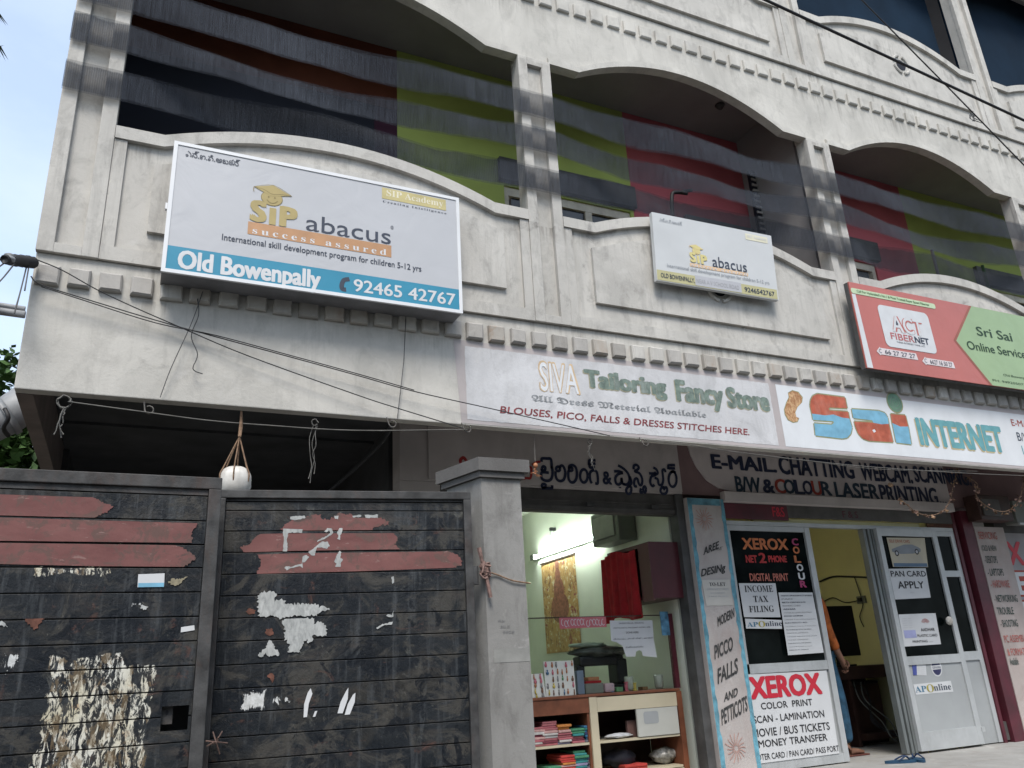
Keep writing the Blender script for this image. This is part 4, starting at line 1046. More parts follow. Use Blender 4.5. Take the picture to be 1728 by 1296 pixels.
# right leaf stands ajar: hinge by the pillar, free end further in
hx, hy = 1.545, GY
ang = R_(8.5)
u_ = Vector((-math.cos(ang), math.sin(ang), 0))       # from hinge towards the free end
nrm = Vector((math.sin(ang), math.cos(ang), 0))
def PR(px, py): return PN(px, py, Vector((hx, hy, 0)), nrm)
def rpx(n, x0, y0, x1, y1, d=0.0):
    a, b = PR(*K(n, x0, y0)), PR(*K(n, x1, y1))
    return (min(a.x, b.x) + d, max(a.x, b.x) - d, min(a.z, b.z) + d, max(a.z, b.z) - d)
red_r = [rpx(7, 1400, 70, 2230, 140, 0.012), rpx(7, 1215, 165, 2260, 235, 0.006), rpx(7, 1300, 258, 2270, 325, 0), rpx(7, 1260, 265, 2240, 340, 0.004), rpx(8, 0, 250, 610, 330, 0.004)]
w_r = []
ww = [rpx(7, 1262, 455, 1400, 560, .014), rpx(7, 1380, 490, 1540, 555, .012), rpx(7, 1385, 560, 1530, 650, .012), rpx(7, 1400, 640, 1470, 735, .008), rpx(7, 1530, 590, 1580, 650, .012),
      rpx(7, 1170, 925, 1290, 1005, .014), rpx(7, 1260, 700, 1350, 750, .014), rpx(7, 1310, 950, 1410, 980, .016), rpx(7, 1375, 135, 1395, 240, .004), rpx(7, 1395, 135, 1470, 155, .004),
      rpx(7, 1580, 135, 1610, 150, .003), rpx(7, 1640, 135, 1660, 185, .004), rpx(7, 1625, 250, 1655, 320, .006), rpx(7, 1535, 195, 1600, 235, .008), rpx(7, 1470, 260, 1510, 295, .006), rpx(7, 1385, 310, 1470, 325, .004)]
MR = gate_mat('old_gate_paint_right', None, [rpx(7, 1310, 950, 1410, 980, .016), rpx(7, 1170, 925, 1290, 1005, .014)], None, 4.0)
GFR = mat('gate_frame_steel', (0.055, 0.055, 0.055, 1), 0.6, 0.35, 12, 0.3, 80, 0.0, 0.55, (0.09, 0.05, 0.035, 1), 0.3)
GL = thing('gate_leaf', (-0.3, GY, 0.08), 'left half of dark peeling steel gate with cream poster remains and latch hole', 'gate')
gxl, gxr = -1.45, 0.292
ztop = 2.36
edges_l = [2.355, 2.24, 2.133, 2.031, 1.926, 1.822, 1.72, 1.62, 1.52, 1.42, 1.32]
while edges_l[-1] > 0.2: edges_l.append(edges_l[-1] - 0.1005)
rg = random.Random(11)
hole = gpx(7, 788, 998, 912, 1110)
for i in range(len(edges_l) - 1):
    t_, b_ = edges_l[i] - 0.0025, edges_l[i + 1] + 0.0025
    dy = rg.uniform(-.002, .002)
    if hole[2] < t_ and hole[3] > b_:
        g = G().box(gxl + .04, hole[0], GY + dy, GY + 0.02, b_, t_, .0015).box(hole[1], gxr - .001, GY + dy, GY + 0.02, b_, t_, .0015)
        if t_ > hole[3]: g.box(hole[0], hole[1], GY + dy, GY + .02, hole[3], t_)
        if b_ < hole[2]: g.box(hole[0], hole[1], GY + dy, GY + .02, b_, hole[2])
        g.done('slat', ML, GL)
    else: G().box(gxl + .04, gxr - .001, GY + dy, GY + 0.02, b_, t_, .002).done('slat', ML, GL)
zbot = edges_l[-1]
G().box(gxl + .04, hole[0] - .01, GY + .0205, GY + .0235, zbot, 2.384).box(hole[1] + .01, gxr - .001, GY + .0205, GY + .0235, zbot, 2.384).box(hole[0] - .01, hole[1] + .01, GY + .0205, GY + .0235, zbot, hole[2]).box(hole[0] - .01, hole[1] + .01, GY + .0205, GY + .0235, hole[3], 2.384).done('backing_sheet', GFR, GL)
G().box(gxl, gxr + .055, GY - .018, GY + .03, 2.385, 2.44, .004).box(gxl + .04, gxr - .001, GY - .004, GY + .025, 2.357, 2.384, .001).done('top_rail', GFR, GL)
G().box(gxr, gxr + .055, GY - .02, GY + .035, 0.1, 2.384, .004).done('stile', GFR, GL)
G().box(gxl, gxl + .039, GY - .02, GY + .035, 0.1, 2.384, .004).done('stile', GFR, GL)
G().box(gxl + .04, gxr - .001, GY - .01, GY + .03, 0.1, zbot - .002, .003).done('bottom_rail', GFR, GL)
G().box(hole[0] - .004, hole[0] + 0.045, GY + .03, GY + .04, hole[3] - .07, hole[3] + .01).done('latch_plate', GFR, GL)
mesh('keyhole', disc((hole[0] + .022, hole[3] - .025), .006, .010, GY + .0285, 10), [tuple(range(10))], BLACK, GL)
# right leaf, built straight then swung
GRt = thing('gate_leaf', (hx, hy, 0.08), 'right half of dark slatted gate, ajar, beside the cement gate pillar', 'gate')
Lr = 1.20
def swing(g):
    g.v = [tuple(Vector((hx, hy, 0)) - u_ * (v[0] - hx) * 1 * 1.0 * -1 * -1 + nrm * (v[1])) if False else tuple(Vector((hx, hy, 0)) + u_ * (hx - v[0]) + nrm * v[1] + Vector((0, 0, v[2]))) for v in g.v]; return g
edges_r = [2.385, 2.285, 2.187, 2.095, 2.0, 1.90, 1.802, 1.707, 1.61, 1.515, 1.42, 1.325, 1.23]
# the seams as measured at the leaf's right-hand side
er = [PR(*K(8, 300, y)).z for y in (47, 142, 240, 341, 440, 543, 650, 758, 868, 980, 1090, 1200)]
edges_r = [2.37] + er
while edges_r[-1] > 0.2: edges_r.append(edges_r[-1] - 0.0965)
for i in range(len(edges_r) - 1):
    g = swing(G().box(hx - Lr + .03, hx - .001, rg.uniform(-.002, .002), .02, edges_r[i + 1] + .0022, edges_r[i] - .0022, .002)); g.done('slat', MR, GRt)
swing(G().box(hx - Lr - .01, hx + .04, -.018, .03, 2.385, 2.425, .004).box(hx - Lr + .03, hx - .001, -.004, .025, 2.373, 2.384)).done('top_rail', GFR, GRt)
swing(G().box(hx, hx + .04, -.02, .035, .1, 2.384, .004)).done('stile', GFR, GRt)
swing(G().box(hx - Lr - .01, hx - Lr + .029, -.02, .035, .1, 2.384, .004)).done('stile', GFR, GRt)
swing(G().box(hx - Lr + .03, hx - .001, -.01, .03, .1, edges_r[-1] - .003)).done('bottom_rail', GFR, GRt)
swing(G().box(hx - Lr + .03, hx - .001, .0205, .0235, edges_r[-1], 2.372)).done('backing_sheet', GFR, GRt)
# hinge barrels, tied string, paper scraps on the gate
for zz in (1.95, 0.6):
    swing(G().lathe((hx + .052, -.01, zz), [(.016, 0), (.016, .09)], 10)).done('hinge', GFR, GRt)
def scrap(pts, m, label, cat, grp=None, right_leaf=True, name='paper_scrap', off=0.003):
    V = []
    for (n, x, y) in pts:
        p = PR(*K(n, x, y)) - nrm * off if right_leaf else P(*K(n, x, y), GY) - Vector((0, off, 0))
        V.append(tuple(p))
    return tag(mesh(name, V, [tuple(range(len(V)))], m), label, cat, grp)
scrap([(7, 1475, 1050), (7, 1478, 985), (7, 1495, 930), (7, 1510, 908), (7, 1518, 935), (7, 1500, 985), (7, 1492, 1048)], PAPER, 'narrow white paper sliver, leftmost of the slashes on the right gate leaf', 'paper scrap', 'white slivers on the gate')
scrap([(7, 1640, 1030), (7, 1655, 975), (7, 1680, 925), (7, 1693, 905), (7, 1690, 960), (7, 1665, 1030)], PAPER, 'white paper sliver in the middle of the slashes on the right gate leaf', 'paper scrap', 'white slivers on the gate')
scrap([(7, 1675, 1038), (7, 1690, 985), (7, 1715, 940), (7, 1727, 930), (7, 1724, 975), (7, 1700, 1035)], PAPER, 'white paper sliver, rightmost of the slashes on the right gate leaf', 'paper scrap', 'white slivers on the gate')
scrap([(7, 1520, 1048), (7, 1530, 1020), (7, 1542, 1018), (7, 1532, 1046)], PAPER, 'tiny white paper bit beside the leftmost sliver on the right gate leaf', 'paper scrap', 'white slivers on the gate')
scrap([(7, 668, 418), (7, 672, 355), (7, 800, 350), (7, 797, 416)], PAPER, 'small pale card with a blue lower edge stuck on the left gate leaf', 'sticker', None, False, 'sticker')
o = scrap([(7, 671, 418), (7, 672, 398), (7, 797, 396), (7, 796, 416)], SB, 'x', 'x', None, False, 'blue_edge', .0045)
stk = [q for q in bpy.data.objects if q.name.startswith('sticker')][0]
for kx in ('label', 'category'): del o[kx]
o.parent = stk; o.location = WL[o] - WL[stk]
scrap([(7, 878, 637), (7, 880, 612), (7, 944, 602), (7, 946, 626)], PAPER, 'tiny tilted pale sticker right of the blue edged card on the left gate leaf', 'sticker', None, False, 'sticker')
# smears of red primer and torn paper remnants, traced slat by slat
RP = NT('red_primer'); _c = RP.mix(RP.ramp(RP.noise(7, 7, .65, (.6, 1, 1.4), .3), .3, .75), (0.125, 0.045, 0.042, 1), (0.20, 0.085, 0.077, 1))
_c = RP.mix(RP.ramp(RP.noise(10, 8, .75, (1, 1, 1), .6, (1, 5, 2)), .50, .58, 0, .8), _c, (0.10, 0.062, 0.052, 1)); _c = RP.mix(RP.ramp(RP.noise(5, 8, .75, (.7, 1, 1.6), 1.0, (9, 5, 2)), .60, .65, 0, .8), _c, (0.055, 0.045, 0.04, 1))
_c = RP.mix(RP.ramp(RP.noise(26, 5, .7, (.5, 1, 1.5), .4, (3, 5, 2)), .62, .68, 0, .5), _c, (0.30, 0.20, 0.18, 1)); RP.color(_c); RP.b.inputs['Roughness'].default_value = .8; RP.bump(RP.noise(60, 5), .25, .003)
PR_ = NT('torn_paper_white'); _c = PR_.mix(PR_.ramp(PR_.noise(35, 6, .7, (1.4, 1, .6), .6), .3, .7), (0.22, 0.23, 0.225, 1), (0.47, 0.48, 0.47, 1)); PR_.color(_c); PR_.b.inputs['Roughness'].default_value = .9
rj = random.Random(17)
def traced(pts, kx, ky, sc, rightleaf, m_, nm, jit, off, par, step=9):
    out = []
    for i in range(len(pts)):
        a = Vector((pts[i][0], pts[i][1], 0)); b = Vector((pts[(i + 1) % len(pts)][0], pts[(i + 1) % len(pts)][1], 0)); n = max(1, int((b - a).length / step)); n = min(n, 60)
        nn = Vector((-(b - a).y, (b - a).x, 0)).normalized() if (b - a).length > 0 else Vector()
        flat = abs((b - a).y) < .06 * abs((b - a).x) and (b - a).length > 120
        for j in range(n):
            p = a.lerp(b, j / n) + nn * (rj.gauss(0, jit) if not flat else 0)
            q = (kx + p.x / sc, ky + p.y / sc)
            out.append(PR(*q) - nrm * off if rightleaf else P(*q, GY) - Vector((0, off, 0)))
    return mesh(nm, [tuple(v) for v in out], [tuple(range(len(out)))], m_, par)
def gr(pts, m_, nm, jit=4.5, off=.0032): return traced(pts, 400, 840, 4.114, True, m_, nm, jit, off, GRt)
def gl(pts, m_, nm, jit=4.5, off=.0032): return traced(pts, 0, 790, 4.32, False, m_, nm, jit, off, GL)
gr([(300, 222), (355, 170), (400, 150), (520, 125), (560, 112), (600, 150), (640, 150), (700, 112), (800, 114), (830, 140), (1000, 140), (1055, 165), (1050, 190), (960, 200), (940, 224), (500, 228), (330, 228)], RP.m, 'primer_smear')
gr([(45, 378), (20, 345), (100, 320), (110, 290), (160, 252), (330, 248), (1090, 246), (1115, 290), (1090, 320), (1130, 358), (400, 369), (60, 379)], RP.m, 'primer_smear')
gr([(140, 529), (150, 490), (170, 450), (140, 395), (400, 386), (1460, 373), (1530, 400), (1565, 440), (1560, 465), (1500, 486), (900, 509)], RP.m, 'primer_smear')
gl([(-1500, 178), (0, 192), (690, 214), (750, 250), (830, 285), (780, 320), (690, 362), (0, 345), (-1500, 340)], RP.m, 'primer_smear')
gl([(-1500, 358), (0, 360), (800, 384), (1440, 402), (1400, 470), (1400, 545), (0, 530), (-1500, 520)], RP.m, 'primer_smear')
gl([(-1500, 540), (0, 545), (1300, 563), (1400, 620), (1425, 665), (1340, 720), (700, 715), (0, 700), (-1500, 690)], RP.m, 'primer_smear')
gl([(170, 1100), (320, 1095), (300, 1130), (250, 1180), (215, 1140)], mat('rust_primer', (.13, .055, .038, 1), .85, .4, 25, .2), 'rust_spot', 5)
gr([(60, 790), (90, 765), (130, 780), (125, 805), (85, 812)], mat('rust_primer', (.20, .075, .045, 1)), 'rust_spot', 4)
gr([(195, 935), (200, 910), (245, 912), (255, 935), (230, 960)], mat('rust_primer', (.20, .075, .045, 1)), 'rust_spot', 4)
gr([(205, 1240), (225, 1218), (250, 1220), (260, 1255), (245, 1285), (235, 1260)], mat('rust_primer', (.20, .075, .045, 1)), 'rust_spot', 4)
for q_ in ([(320, 215), (455, 220), (452, 245), (355, 245), (345, 290), (350, 340), (345, 375), (318, 372), (325, 300), (318, 240)], [(370, 130), (470, 125), (475, 140), (400, 158), (368, 150)], [(675, 128), (705, 125), (700, 150), (680, 148)], [(800, 125), (862, 122), (860, 135), (805, 137)], [(885, 122), (978, 118), (975, 140), (890, 140)],
           [(605, 235), (625, 212), (655, 212), (668, 240), (650, 262), (600, 290), (555, 308), (560, 295), (620, 265), (648, 245), (640, 225), (620, 240)], [(555, 330), (590, 305), (630, 305), (642, 335), (620, 355), (590, 345), (555, 345), (545, 370), (540, 400), (515, 400), (495, 375), (530, 355)],
           [(450, 440), (455, 405), (480, 398), (500, 410), (480, 440), (455, 450)], [(330, 490), (340, 475), (370, 480), (440, 460), (455, 455), (455, 490), (440, 475), (370, 490), (345, 505)], [(675, 445), (690, 400), (710, 370), (722, 380), (718, 420), (735, 430), (718, 455), (718, 480), (680, 480), (690, 460)],
           [(695, 240), (710, 210), (735, 212), (728, 240), (715, 260), (715, 295), (695, 285), (700, 262)], [(1070, 550), (1085, 545), (1090, 590), (1075, 600)], [(965, 905), (1000, 880), (1080, 860), (1075, 880), (1020, 885), (975, 912)], [(1035, 820), (1050, 810), (1075, 815), (1085, 780), (1085, 825), (1050, 830)]):
    gr(q_, PR_.m, 'paper_remnant', 1.6, .0042)
gr([(145, 820), (150, 740), (140, 700), (160, 655), (200, 650), (250, 650), (275, 665), (262, 710), (330, 710), (345, 735), (400, 735), (470, 735), (560, 740), (565, 760), (600, 755), (645, 775), (640, 788), (580, 785), (560, 800), (555, 822), (460, 822), (370, 822), (310, 840), (270, 822), (200, 822)], PR_.m, 'paper_remnant', 6, .0042)
gr([(310, 850), (330, 842), (460, 836), (540, 838), (535, 880), (560, 860), (590, 870), (620, 905), (620, 960), (560, 960), (530, 950), (525, 1000), (495, 1010), (480, 980), (460, 1020), (440, 1050), (445, 1075), (350, 1070), (365, 1010), (330, 975), (335, 920)], PR_.m, 'paper_remnant', 5, .0042)
gr([(155, 1105), (150, 1080), (200, 1040), (225, 985), (240, 990), (270, 1050), (295, 1075), (290, 1095), (250, 1095), (205, 1100), (200, 1075), (170, 1105)], PR_.m, 'paper_remnant', 4, .0042)
gl([(60, 1160), (0, 1150), (-40, 1120), (20, 1115), (40, 1135)], PR_.m, 'paper_remnant', 4, .0042)
gl([(1020, 1020), (1040, 990), (1080, 1010), (1065, 1030)], PR_.m, 'paper_remnant', 4, .0042)
gl([(1225, 830), (1260, 800), (1300, 810), (1370, 790), (1300, 850), (1270, 860)], mat('tan_scrap', (.25, .22, .15, 1), .9, .3, 30, .1), 'paper_remnant', 4, .0042)
# tied wire knot between the leaves
g = G()
for (a, b) in (((7, 1000, 1165), (7, 1105, 1175)), ((7, 1035, 1120), (7, 1068, 1228)), ((7, 1080, 1118), (7, 1040, 1180)), ((7, 1005, 1190), (7, 1060, 1160))):
    g.tube([P(*K(*a), GY - .03), (P(*K(*a), GY - .05) + P(*K(*b), GY - .05)) / 2, P(*K(*b), GY - .03)], .003, 5)
tag(g.done('wire_knot', mat('rusty_wire', (.12, .075, .06, 1), .8, .3, 30, 0)), 'rusty wire knot tying the two gate leaves together', 'wire')
# gate pillar with a stepped cap; its left face is skewed
GP = thing('gate_pillar', (1.78, GY + .1, 0), 'grey cement gate pillar with a stepped cap, right of the dark gate', 'pillar')
sk = Vector((-0.27, 0.963, 0))
def pplan(xl, xr, yf, dep, o):
    return [(xl, yf), (xr, yf), (xr, yf + dep), (xl - 0.28 * dep, yf + dep)]
G().plan(pplan(1.655, 1.885, GY, 0.30, 0), 0.0, 2.51).done('shaft', PILL, GP)
CAPM = plaster('sooty_cement', (0.15, 0.145, 0.14, 1), (0.07, 0.065, 0.06, 1), 0.8)
G().plan(pplan(1.628, 1.93, GY - .035, 0.38, 0), 2.545, 2.615).done('cap', CAPM, GP)
G().plan(pplan(1.64, 1.905, GY - .018, 0.34, 0), 2.512, 2.544).done('cap_moulding', CAPM, GP)
for i, s in enumerate(('Rly', 'BK6 00', '9908')):
    p = P(*K(8, 808 + 12 * i, 590 + 27 * i), GY - .002); text(s, p, (p.x + .04 + .012 * i, p.y, p.z + .014), mat('pencil_grey', (.16, .16, .16, 1), .8, .2, 8, 0), GP, 0, .2)
ptch = G(); a, b = P(*K(8, 790, 785), GY - .0015), P(*K(8, 965, 712), GY - .0015)
mesh('worn_patch', [(a.x, a.y, a.z), (1.884, a.y, a.z), (1.884, a.y, b.z), (a.x, a.y, b.z)], [(0, 1, 2, 3)], mat('dull_patch', (.25, .25, .235, 1), .9, .12, 10, .2), GP)
# cloth knot and string from the pillar
kn = P(*K(8, 745, 340), GY - .03)
g = G(); r_ = random.Random(2)
for i in range(9):
    pts = [kn + Vector((r_.uniform(-.03, .03), r_.uniform(-.015, .015), r_.uniform(-.04, .05))) for _ in range(5)]
    g.tube(smoothpts(pts, 3), .006, 5)
g.tube([kn, kn + Vector((.012, 0, -.06)), kn + Vector((.025, 0, -.13))], .011, 5)
g.tube([P(*K(8, 715, 225), GY - .03), kn + Vector((-.01, 0, .03))], [.012, .009], 6)
tag(g.done('tied_rag', mat('faded_rag', (.22, .14, .12, 1), .9, .3, 40, .3)), 'faded twisted rag knotted round the gate pillar', 'rag')
cable(smoothpts([kn, P(*K(8, 800, 355), GY - .01), P(*K(8, 880, 385), GY - .012), P(*K(8, 965, 398), GY - .01)], 4), .004, ROPE, 'short twisted string running from the rag knot across the pillar', 'string', 'string')
# ================================================================== SHOP 2 FRONT
AP = thing('glass_partition', (5.15, 1.0, 0.68), 'white aluminium partition with dark glass above and a panel below, left of the doorway', 'partition')
AY = 1.0
g = G().box(4.66, 5.555, AY, AY + .045, 2.60, 2.645).box(5.555, 5.615, AY - .004, AY + .05, .69, 2.645, .003).box(4.66, 5.555, AY, AY + .045, 1.42, 1.495).box(4.66, 5.555, AY, AY + .045, .69, .76).box(4.66, 4.70, AY, AY + .045, .76, 2.60)
g.done('frame', ALW, AP)
box('glass', 4.70, 5.555, AY + .02, AY + .026, 1.495, 2.60, FILM, AP)
box('lower_panel', 4.70, 5.555, AY + .018, AY + .028, .76, 1.42, ALP, AP)
box('header', 4.66, 7.55, AY, AY + .05, 2.648, 2.684, ALW, AP)
PY_ = AY - .008
def poster(cat, label, corners, n, m, thick=.0015, name='poster', y=PY_):
    V = [P(*K(n, x, y_), y) for x, y_ in corners]
    th = thing(name, tuple(sum(V, Vector()) / 4), label, cat)
    mesh('sheet', [tuple(v) for v in V] + [(v.x, v.y + thick, v.z) for v in V], [(0, 1, 2, 3), (7, 6, 5, 4), (0, 4, 5, 1), (1, 5, 6, 2), (2, 6, 7, 3), (3, 7, 4, 0)], m, th)
    return th
def pt(th, s, n, a, b, m, bold=0.0, y=PY_ - .002, shear=0.0, sp=1.0):
    p, q = P(*K(n, *a), y), P(*K(n, *b), y)
    return text(s, p, q, m, th, bold, shear, sp)
# lettering cut out on the glass
GT = [q for q in AP.children if q.name.startswith('glass')][0]
ORD = mat('orange_red_vinyl', (.55, .16, .05, 1), .5, .2, 20, 0); RED = mat('red_vinyl', (.42, .02, .02, 1), .5, .2, 20, 0); PNK = mat('salmon_vinyl', (.55, .17, .12, 1), .5, .2, 20, 0)
MAG = mat('magenta_vinyl', (.35, .03, .12, 1), .5, .2, 20, 0)
yv = AY + .0185
def gt(s, a, b, m, bold=.03): p, q = P(*K(9, *a), yv), P(*K(9, *b), yv); return text(s, p, q, m, GT, bold)
gt('XEROX', (362, 234), (575, 182), ORD, .035)
gt('NET', (378, 298), (428, 262), RED, .05); gt('2', (443, 300), (470, 250), RED, .03); gt('PHONE', (488, 296), (572, 264), RED, .05)
gt('DIGITAL PRINT', (398, 388), (580, 350), PNK, .02)
for ch, yy, xx, m_ in (('C', 180, 602, MAG), ('O', 220, 608, ORD), ('L', 264, 614, ORD), ('O', 305, 626, WHT), ('U', 347, 634, WHT), ('R', 385, 642, MAG)):
    gt(ch, (xx, yy + 34), (xx + 26, yy), m_, .04)
PO = poster('poster', 'white sheet reading INCOME TAX FILING taped on the dark glass', [(368, 563), (545, 563), (520, 398), (342, 398)], 9, PAPER)
for s, a, b in (('INCOME', (372, 442), (505, 408)), ('TAX', (415, 490), (482, 458)), ('FILING', (395, 540), (510, 506))): pt(PO, serif(s), 9, a, b, BLACK)
PO = poster('notice', 'tall white printed list sheet on the right side of the dark glass', [(582, 748), (755, 735), (700, 443), (535, 443)], 9, PAPER, y=PY_ - .004)
rt = random.Random(4)
fkw = ['PASSPORT APPLICATION SLOT BOOKING', 'PAN', 'BIRTH CERTIFICATE', 'RATION CARD', 'ADHAR', 'VOTER ID CARD PRINTING', 'FOOD LICENSE', 'LABOUR & GST REGISTRATION', 'ELECTRICITY BILL', 'PROPERTY TAX & WATER BILL', 'RECHARGE DTH MOBILE', 'DRIVING LICENCE', 'INCOME CERTIFICATE CASTE', 'MONEY TRANSFER', 'INSURANCE RENEWAL', 'ONLINE EXAM FORMS', 'RESULTS PRINT']
for i in range(17):
    t = i / 16.6
    xl = 548 + (590 - 548) * t; yy = 462 + (735 - 462) * t; wd = 150 * min(1, .25 + len(fkw[i]) / 34)
    pt(PO, fkw[i], 9, (xl, yy), (xl + wd, yy - 8), mat('mid_grey_print', (.3, .3, .31, 1)) if i % 2 else INK, .02, PY_ - .0065)
def aponline(th, n, x0, x1, yb, yt, y):
    a, b = P(*K(n, x0, yb), y), P(*K(n, x1, yt), y)
    w_ = b.x - a.x; h = b.z - a.z
    F = lambda s, u0, u1, v0, v1, m: text(s, (a.x + u0 * w_, y, a.z + v0 * h), (a.x + u1 * w_, y, a.z + v1 * h), m, th)
    TB_ = mat('teal_blue_print', (.05, .16, .25, 1), .5, .1, 8, 0)
    F(serif('AP'), .03, .32, .12, .85, TB_); F(serif('O'), .33, .52, 0.0, .98, mat('gold_ring_print', (.35, .30, .05, 1), .5, .1, 8, 0)); F(serif('nline'), .52, .98, .12, .92, INK)
PO = poster('sticker', 'narrow AP Online strip below the income tax sheet on dark glass', [(378, 618), (552, 620), (550, 577), (372, 570)], 9, PAPER, name='sticker')
aponline(PO, 9, 380, 552, 614, 578, PY_ - .002)
PO = poster('poster', 'big white copy-shop poster with a red heading covering the lower panel', [(440, 1275), (830, 1225), (768, 822), (388, 842)], 9, PAPER, y=AY - .006)
yq = AY - .0085
for s, a, b, m_, bo in (('XEROX', (402, 965), (733, 832), REDP, .05), ('COLOR  PRINT', (452, 1012), (697, 962), BLACK, .012), ('SCAN - LAMINATION', (415, 1080), (755, 1022), BLACK, .012),
                        ('MOVIE / BUS TICKETS', (412, 1148), (780, 1072), BLACK, .012), ('MONEY TRANSFER', (440, 1198), (770, 1135), BLACK, .012), ('VOTER CARD / PAN CARD/ PASS PORT', (418, 1262), (826, 1188), BLACK, .008)):
    p, q = P(*K(9, *a), yq), P(*K(9, *b), yq)
    # lines run level on the wall: take the height at the left end
    q2 = P(*K(9, a[0], a[1] - (a[1] - b[1]) * .0 - 1), yq)
    h = P(*K(9, a[0], {'XEROX': 852, 'COLOR  PRINT': 979, 'SCAN - LAMINATION': 1044, 'MOVIE / BUS TICKETS': 1108, 'MONEY TRANSFER': 1162, 'VOTER CARD / PAN CARD/ PASS PORT': 1232}[s]), yq).z - p.z
    text(s, (p.x, yq, p.z), (q.x, yq, p.z + h), m_, PO, bo)
# sliding door
SD_ = thing('sliding_door', (6.82, .96, .69), 'white aluminium door leaf with dark glass, round knob and small stickers', 'door')
DY = 0.955
x0, x1 = 6.42, 7.235
g = G().box(x0, x0 + .055, DY, DY + .04, .70, 2.65, .003).box(x1 - .06, x1, DY, DY + .04, .70, 2.65, .003).box(x0 + .055, x1 - .06, DY + .001, DY + .039, 2.58, 2.65).box(x0 + .055, x1 - .06, DY + .001, DY + .039, 1.41, 1.485).box(x0 + .055, x1 - .06, DY + .001, DY + .039, .70, .85)
g.done('frame', ALW, SD_)
box('glass', x0 + .055, x1 - .06, DY + .018, DY + .024, 1.485, 2.58, FILM, SD_)
box('lower_panel', x0 + .055, x1 - .06, DY + .014, DY + .026, .85, 1.41, ALP, SD_)
kp = P(*K(9, 1365, 580), DY - .03)
g = G(); g.blob((kp.x, kp.y, kp.z), (.036, .03, .04), 14, 8); g.done('knob', POT, SD_, True)
box('bolt', x1 + .005, x1 + .05, DY + .0, DY + .03, .80, .84, ALW, SD_)
# grey posts and fixed strip behind the door
FX = thing('door_frame', (6.37, 1.0, .69), 'dull grey aluminium channel posts on the hinge side of the white door', 'door frame')
G().box(6.28, 6.315, .99, 1.05, .69, 2.648).box(6.335, 6.365, .985, 1.05, .69, 2.648).box(6.385, 6.415, .99, 1.05, .69, 2.648).done('post', ALG, FX)
FX2 = thing('glass_partition', (7.4, 1.02, .69), 'narrow grey framed strip of dark glass between the white door and the maroon jamb', 'partition')
G().box(7.25, 7.30, 1.003, 1.045, .69, 2.646).box(7.50, 7.555, 1.003, 1.045, .69, 2.646).box(7.30, 7.50, 1.003, 1.045, 2.60, 2.646).box(7.30, 7.50, 1.003, 1.045, 1.42, 1.50).box(7.30, 7.50, 1.003, 1.045, 2.20, 2.26).done('frame', ALW, FX2)
G().box(7.30, 7.50, 1.02, 1.026, 1.50, 2.20).box(7.30, 7.50, 1.02, 1.026, 2.26, 2.60).done('glass', FILM, FX2)
G().box(7.30, 7.50, 1.018, 1.028, .69, 1.42).done('lower_panel', ALP, FX2)
dy_ = DY + .010
PO = poster('poster', 'cream sheet with a small car drawing at the top of the door', [(1092, 318), (1262, 320), (1245, 178), (1060, 176)], 9, PAPERT, y=dy_)
yk = dy_ - .002
pt(PO, 'SELF DRIVE CARS', 9, (1075, 200), (1170, 188), DR, .0, yk)
a, b = P(*K(9, 1098, 318), yk), P(*K(9, 1255, 296), yk)
mesh('blue_band', [(a.x, yk, a.z + .002), (b.x, yk, a.z + .002), (b.x, yk, a.z + .035), (a.x, yk, a.z + .035)], [(0, 1, 2, 3)], mat('slate_blue_print', (.08, .14, .22, 1), .5, .1, 8, 0), PO)
def C9(x, y): v = P(*K(9, x, y), yk); return (v.x, yk, v.z)
mesh('car_drawing', [C9(*p) for p in ((1088, 245), (1085, 232), (1110, 222), (1145, 210), (1185, 210), (1212, 222), (1226, 232), (1225, 246), (1190, 254), (1130, 256))], [tuple(range(10))], mat('slate_print', (.2, .22, .25, 1)), PO)
for cx_, cy_ in ((1110, 252), (1207, 245)):
    v = P(*K(9, cx_, cy_), yk - .0006); mesh('wheel_drawing', disc((v.x, v.z), .028, .028, yk - .0006, 14), [tuple(range(14))], BLACK, PO); mesh('wheel_drawing', disc((v.x, v.z), .016, .016, yk - .001, 14), [tuple(range(14))], GREYP, PO)
for i in range(4): pt(PO, 'SELF DRIVE RENTAL CARS ON DAILY BASIS', 9, (1110 + 4 * i, 268 + 9 * i), (1225 + 4 * i, 264 + 9 * i), GREYP, 0, yk)
PO = poster('poster', 'white sheet reading PAN CARD APPLY taped on the door glass', [(1102, 477), (1275, 468), (1250, 325), (1070, 328)], 9, PAPER, y=dy_)
pt(PO, 'PAN CARD', 9, (1083, 366), (1248, 338), BLACK, .02, yk); pt(PO, 'APPLY', 9, (1118, 424), (1238, 388), BLACK, .02, yk); pt(PO, 'NSDL', 9, (1175, 446), (1195, 440), GREYP, 0, yk)
PO = poster('poster', 'white sheet reading AADHAR PLASTIC CARD PRINTING on the door glass', [(1148, 706), (1325, 694), (1298, 543), (1118, 550)], 9, PAPER, y=dy_)
pt(PO, 'AADHAR', 9, (1228, 632), (1292, 614), BLACK, .02, yk); pt(PO, 'PLASTIC CARD', 9, (1212, 660), (1305, 643), BLACK, .01, yk); pt(PO, 'PRINTING ......', 9, (1188, 688), (1284, 672), BLACK, .01, yk)
v = P(*K(9, 1250, 590), yk); g = G()
for k_ in range(4): ringstrip(g, (v.x, v.z - .01), .022 + .011 * k_, .018 + .009 * k_, .004, yk, 14, R_(20), R_(160))
g.done('sunburst_print', DR, PO)
a, b = P(*K(9, 1150, 665), yk), P(*K(9, 1200, 625), yk)
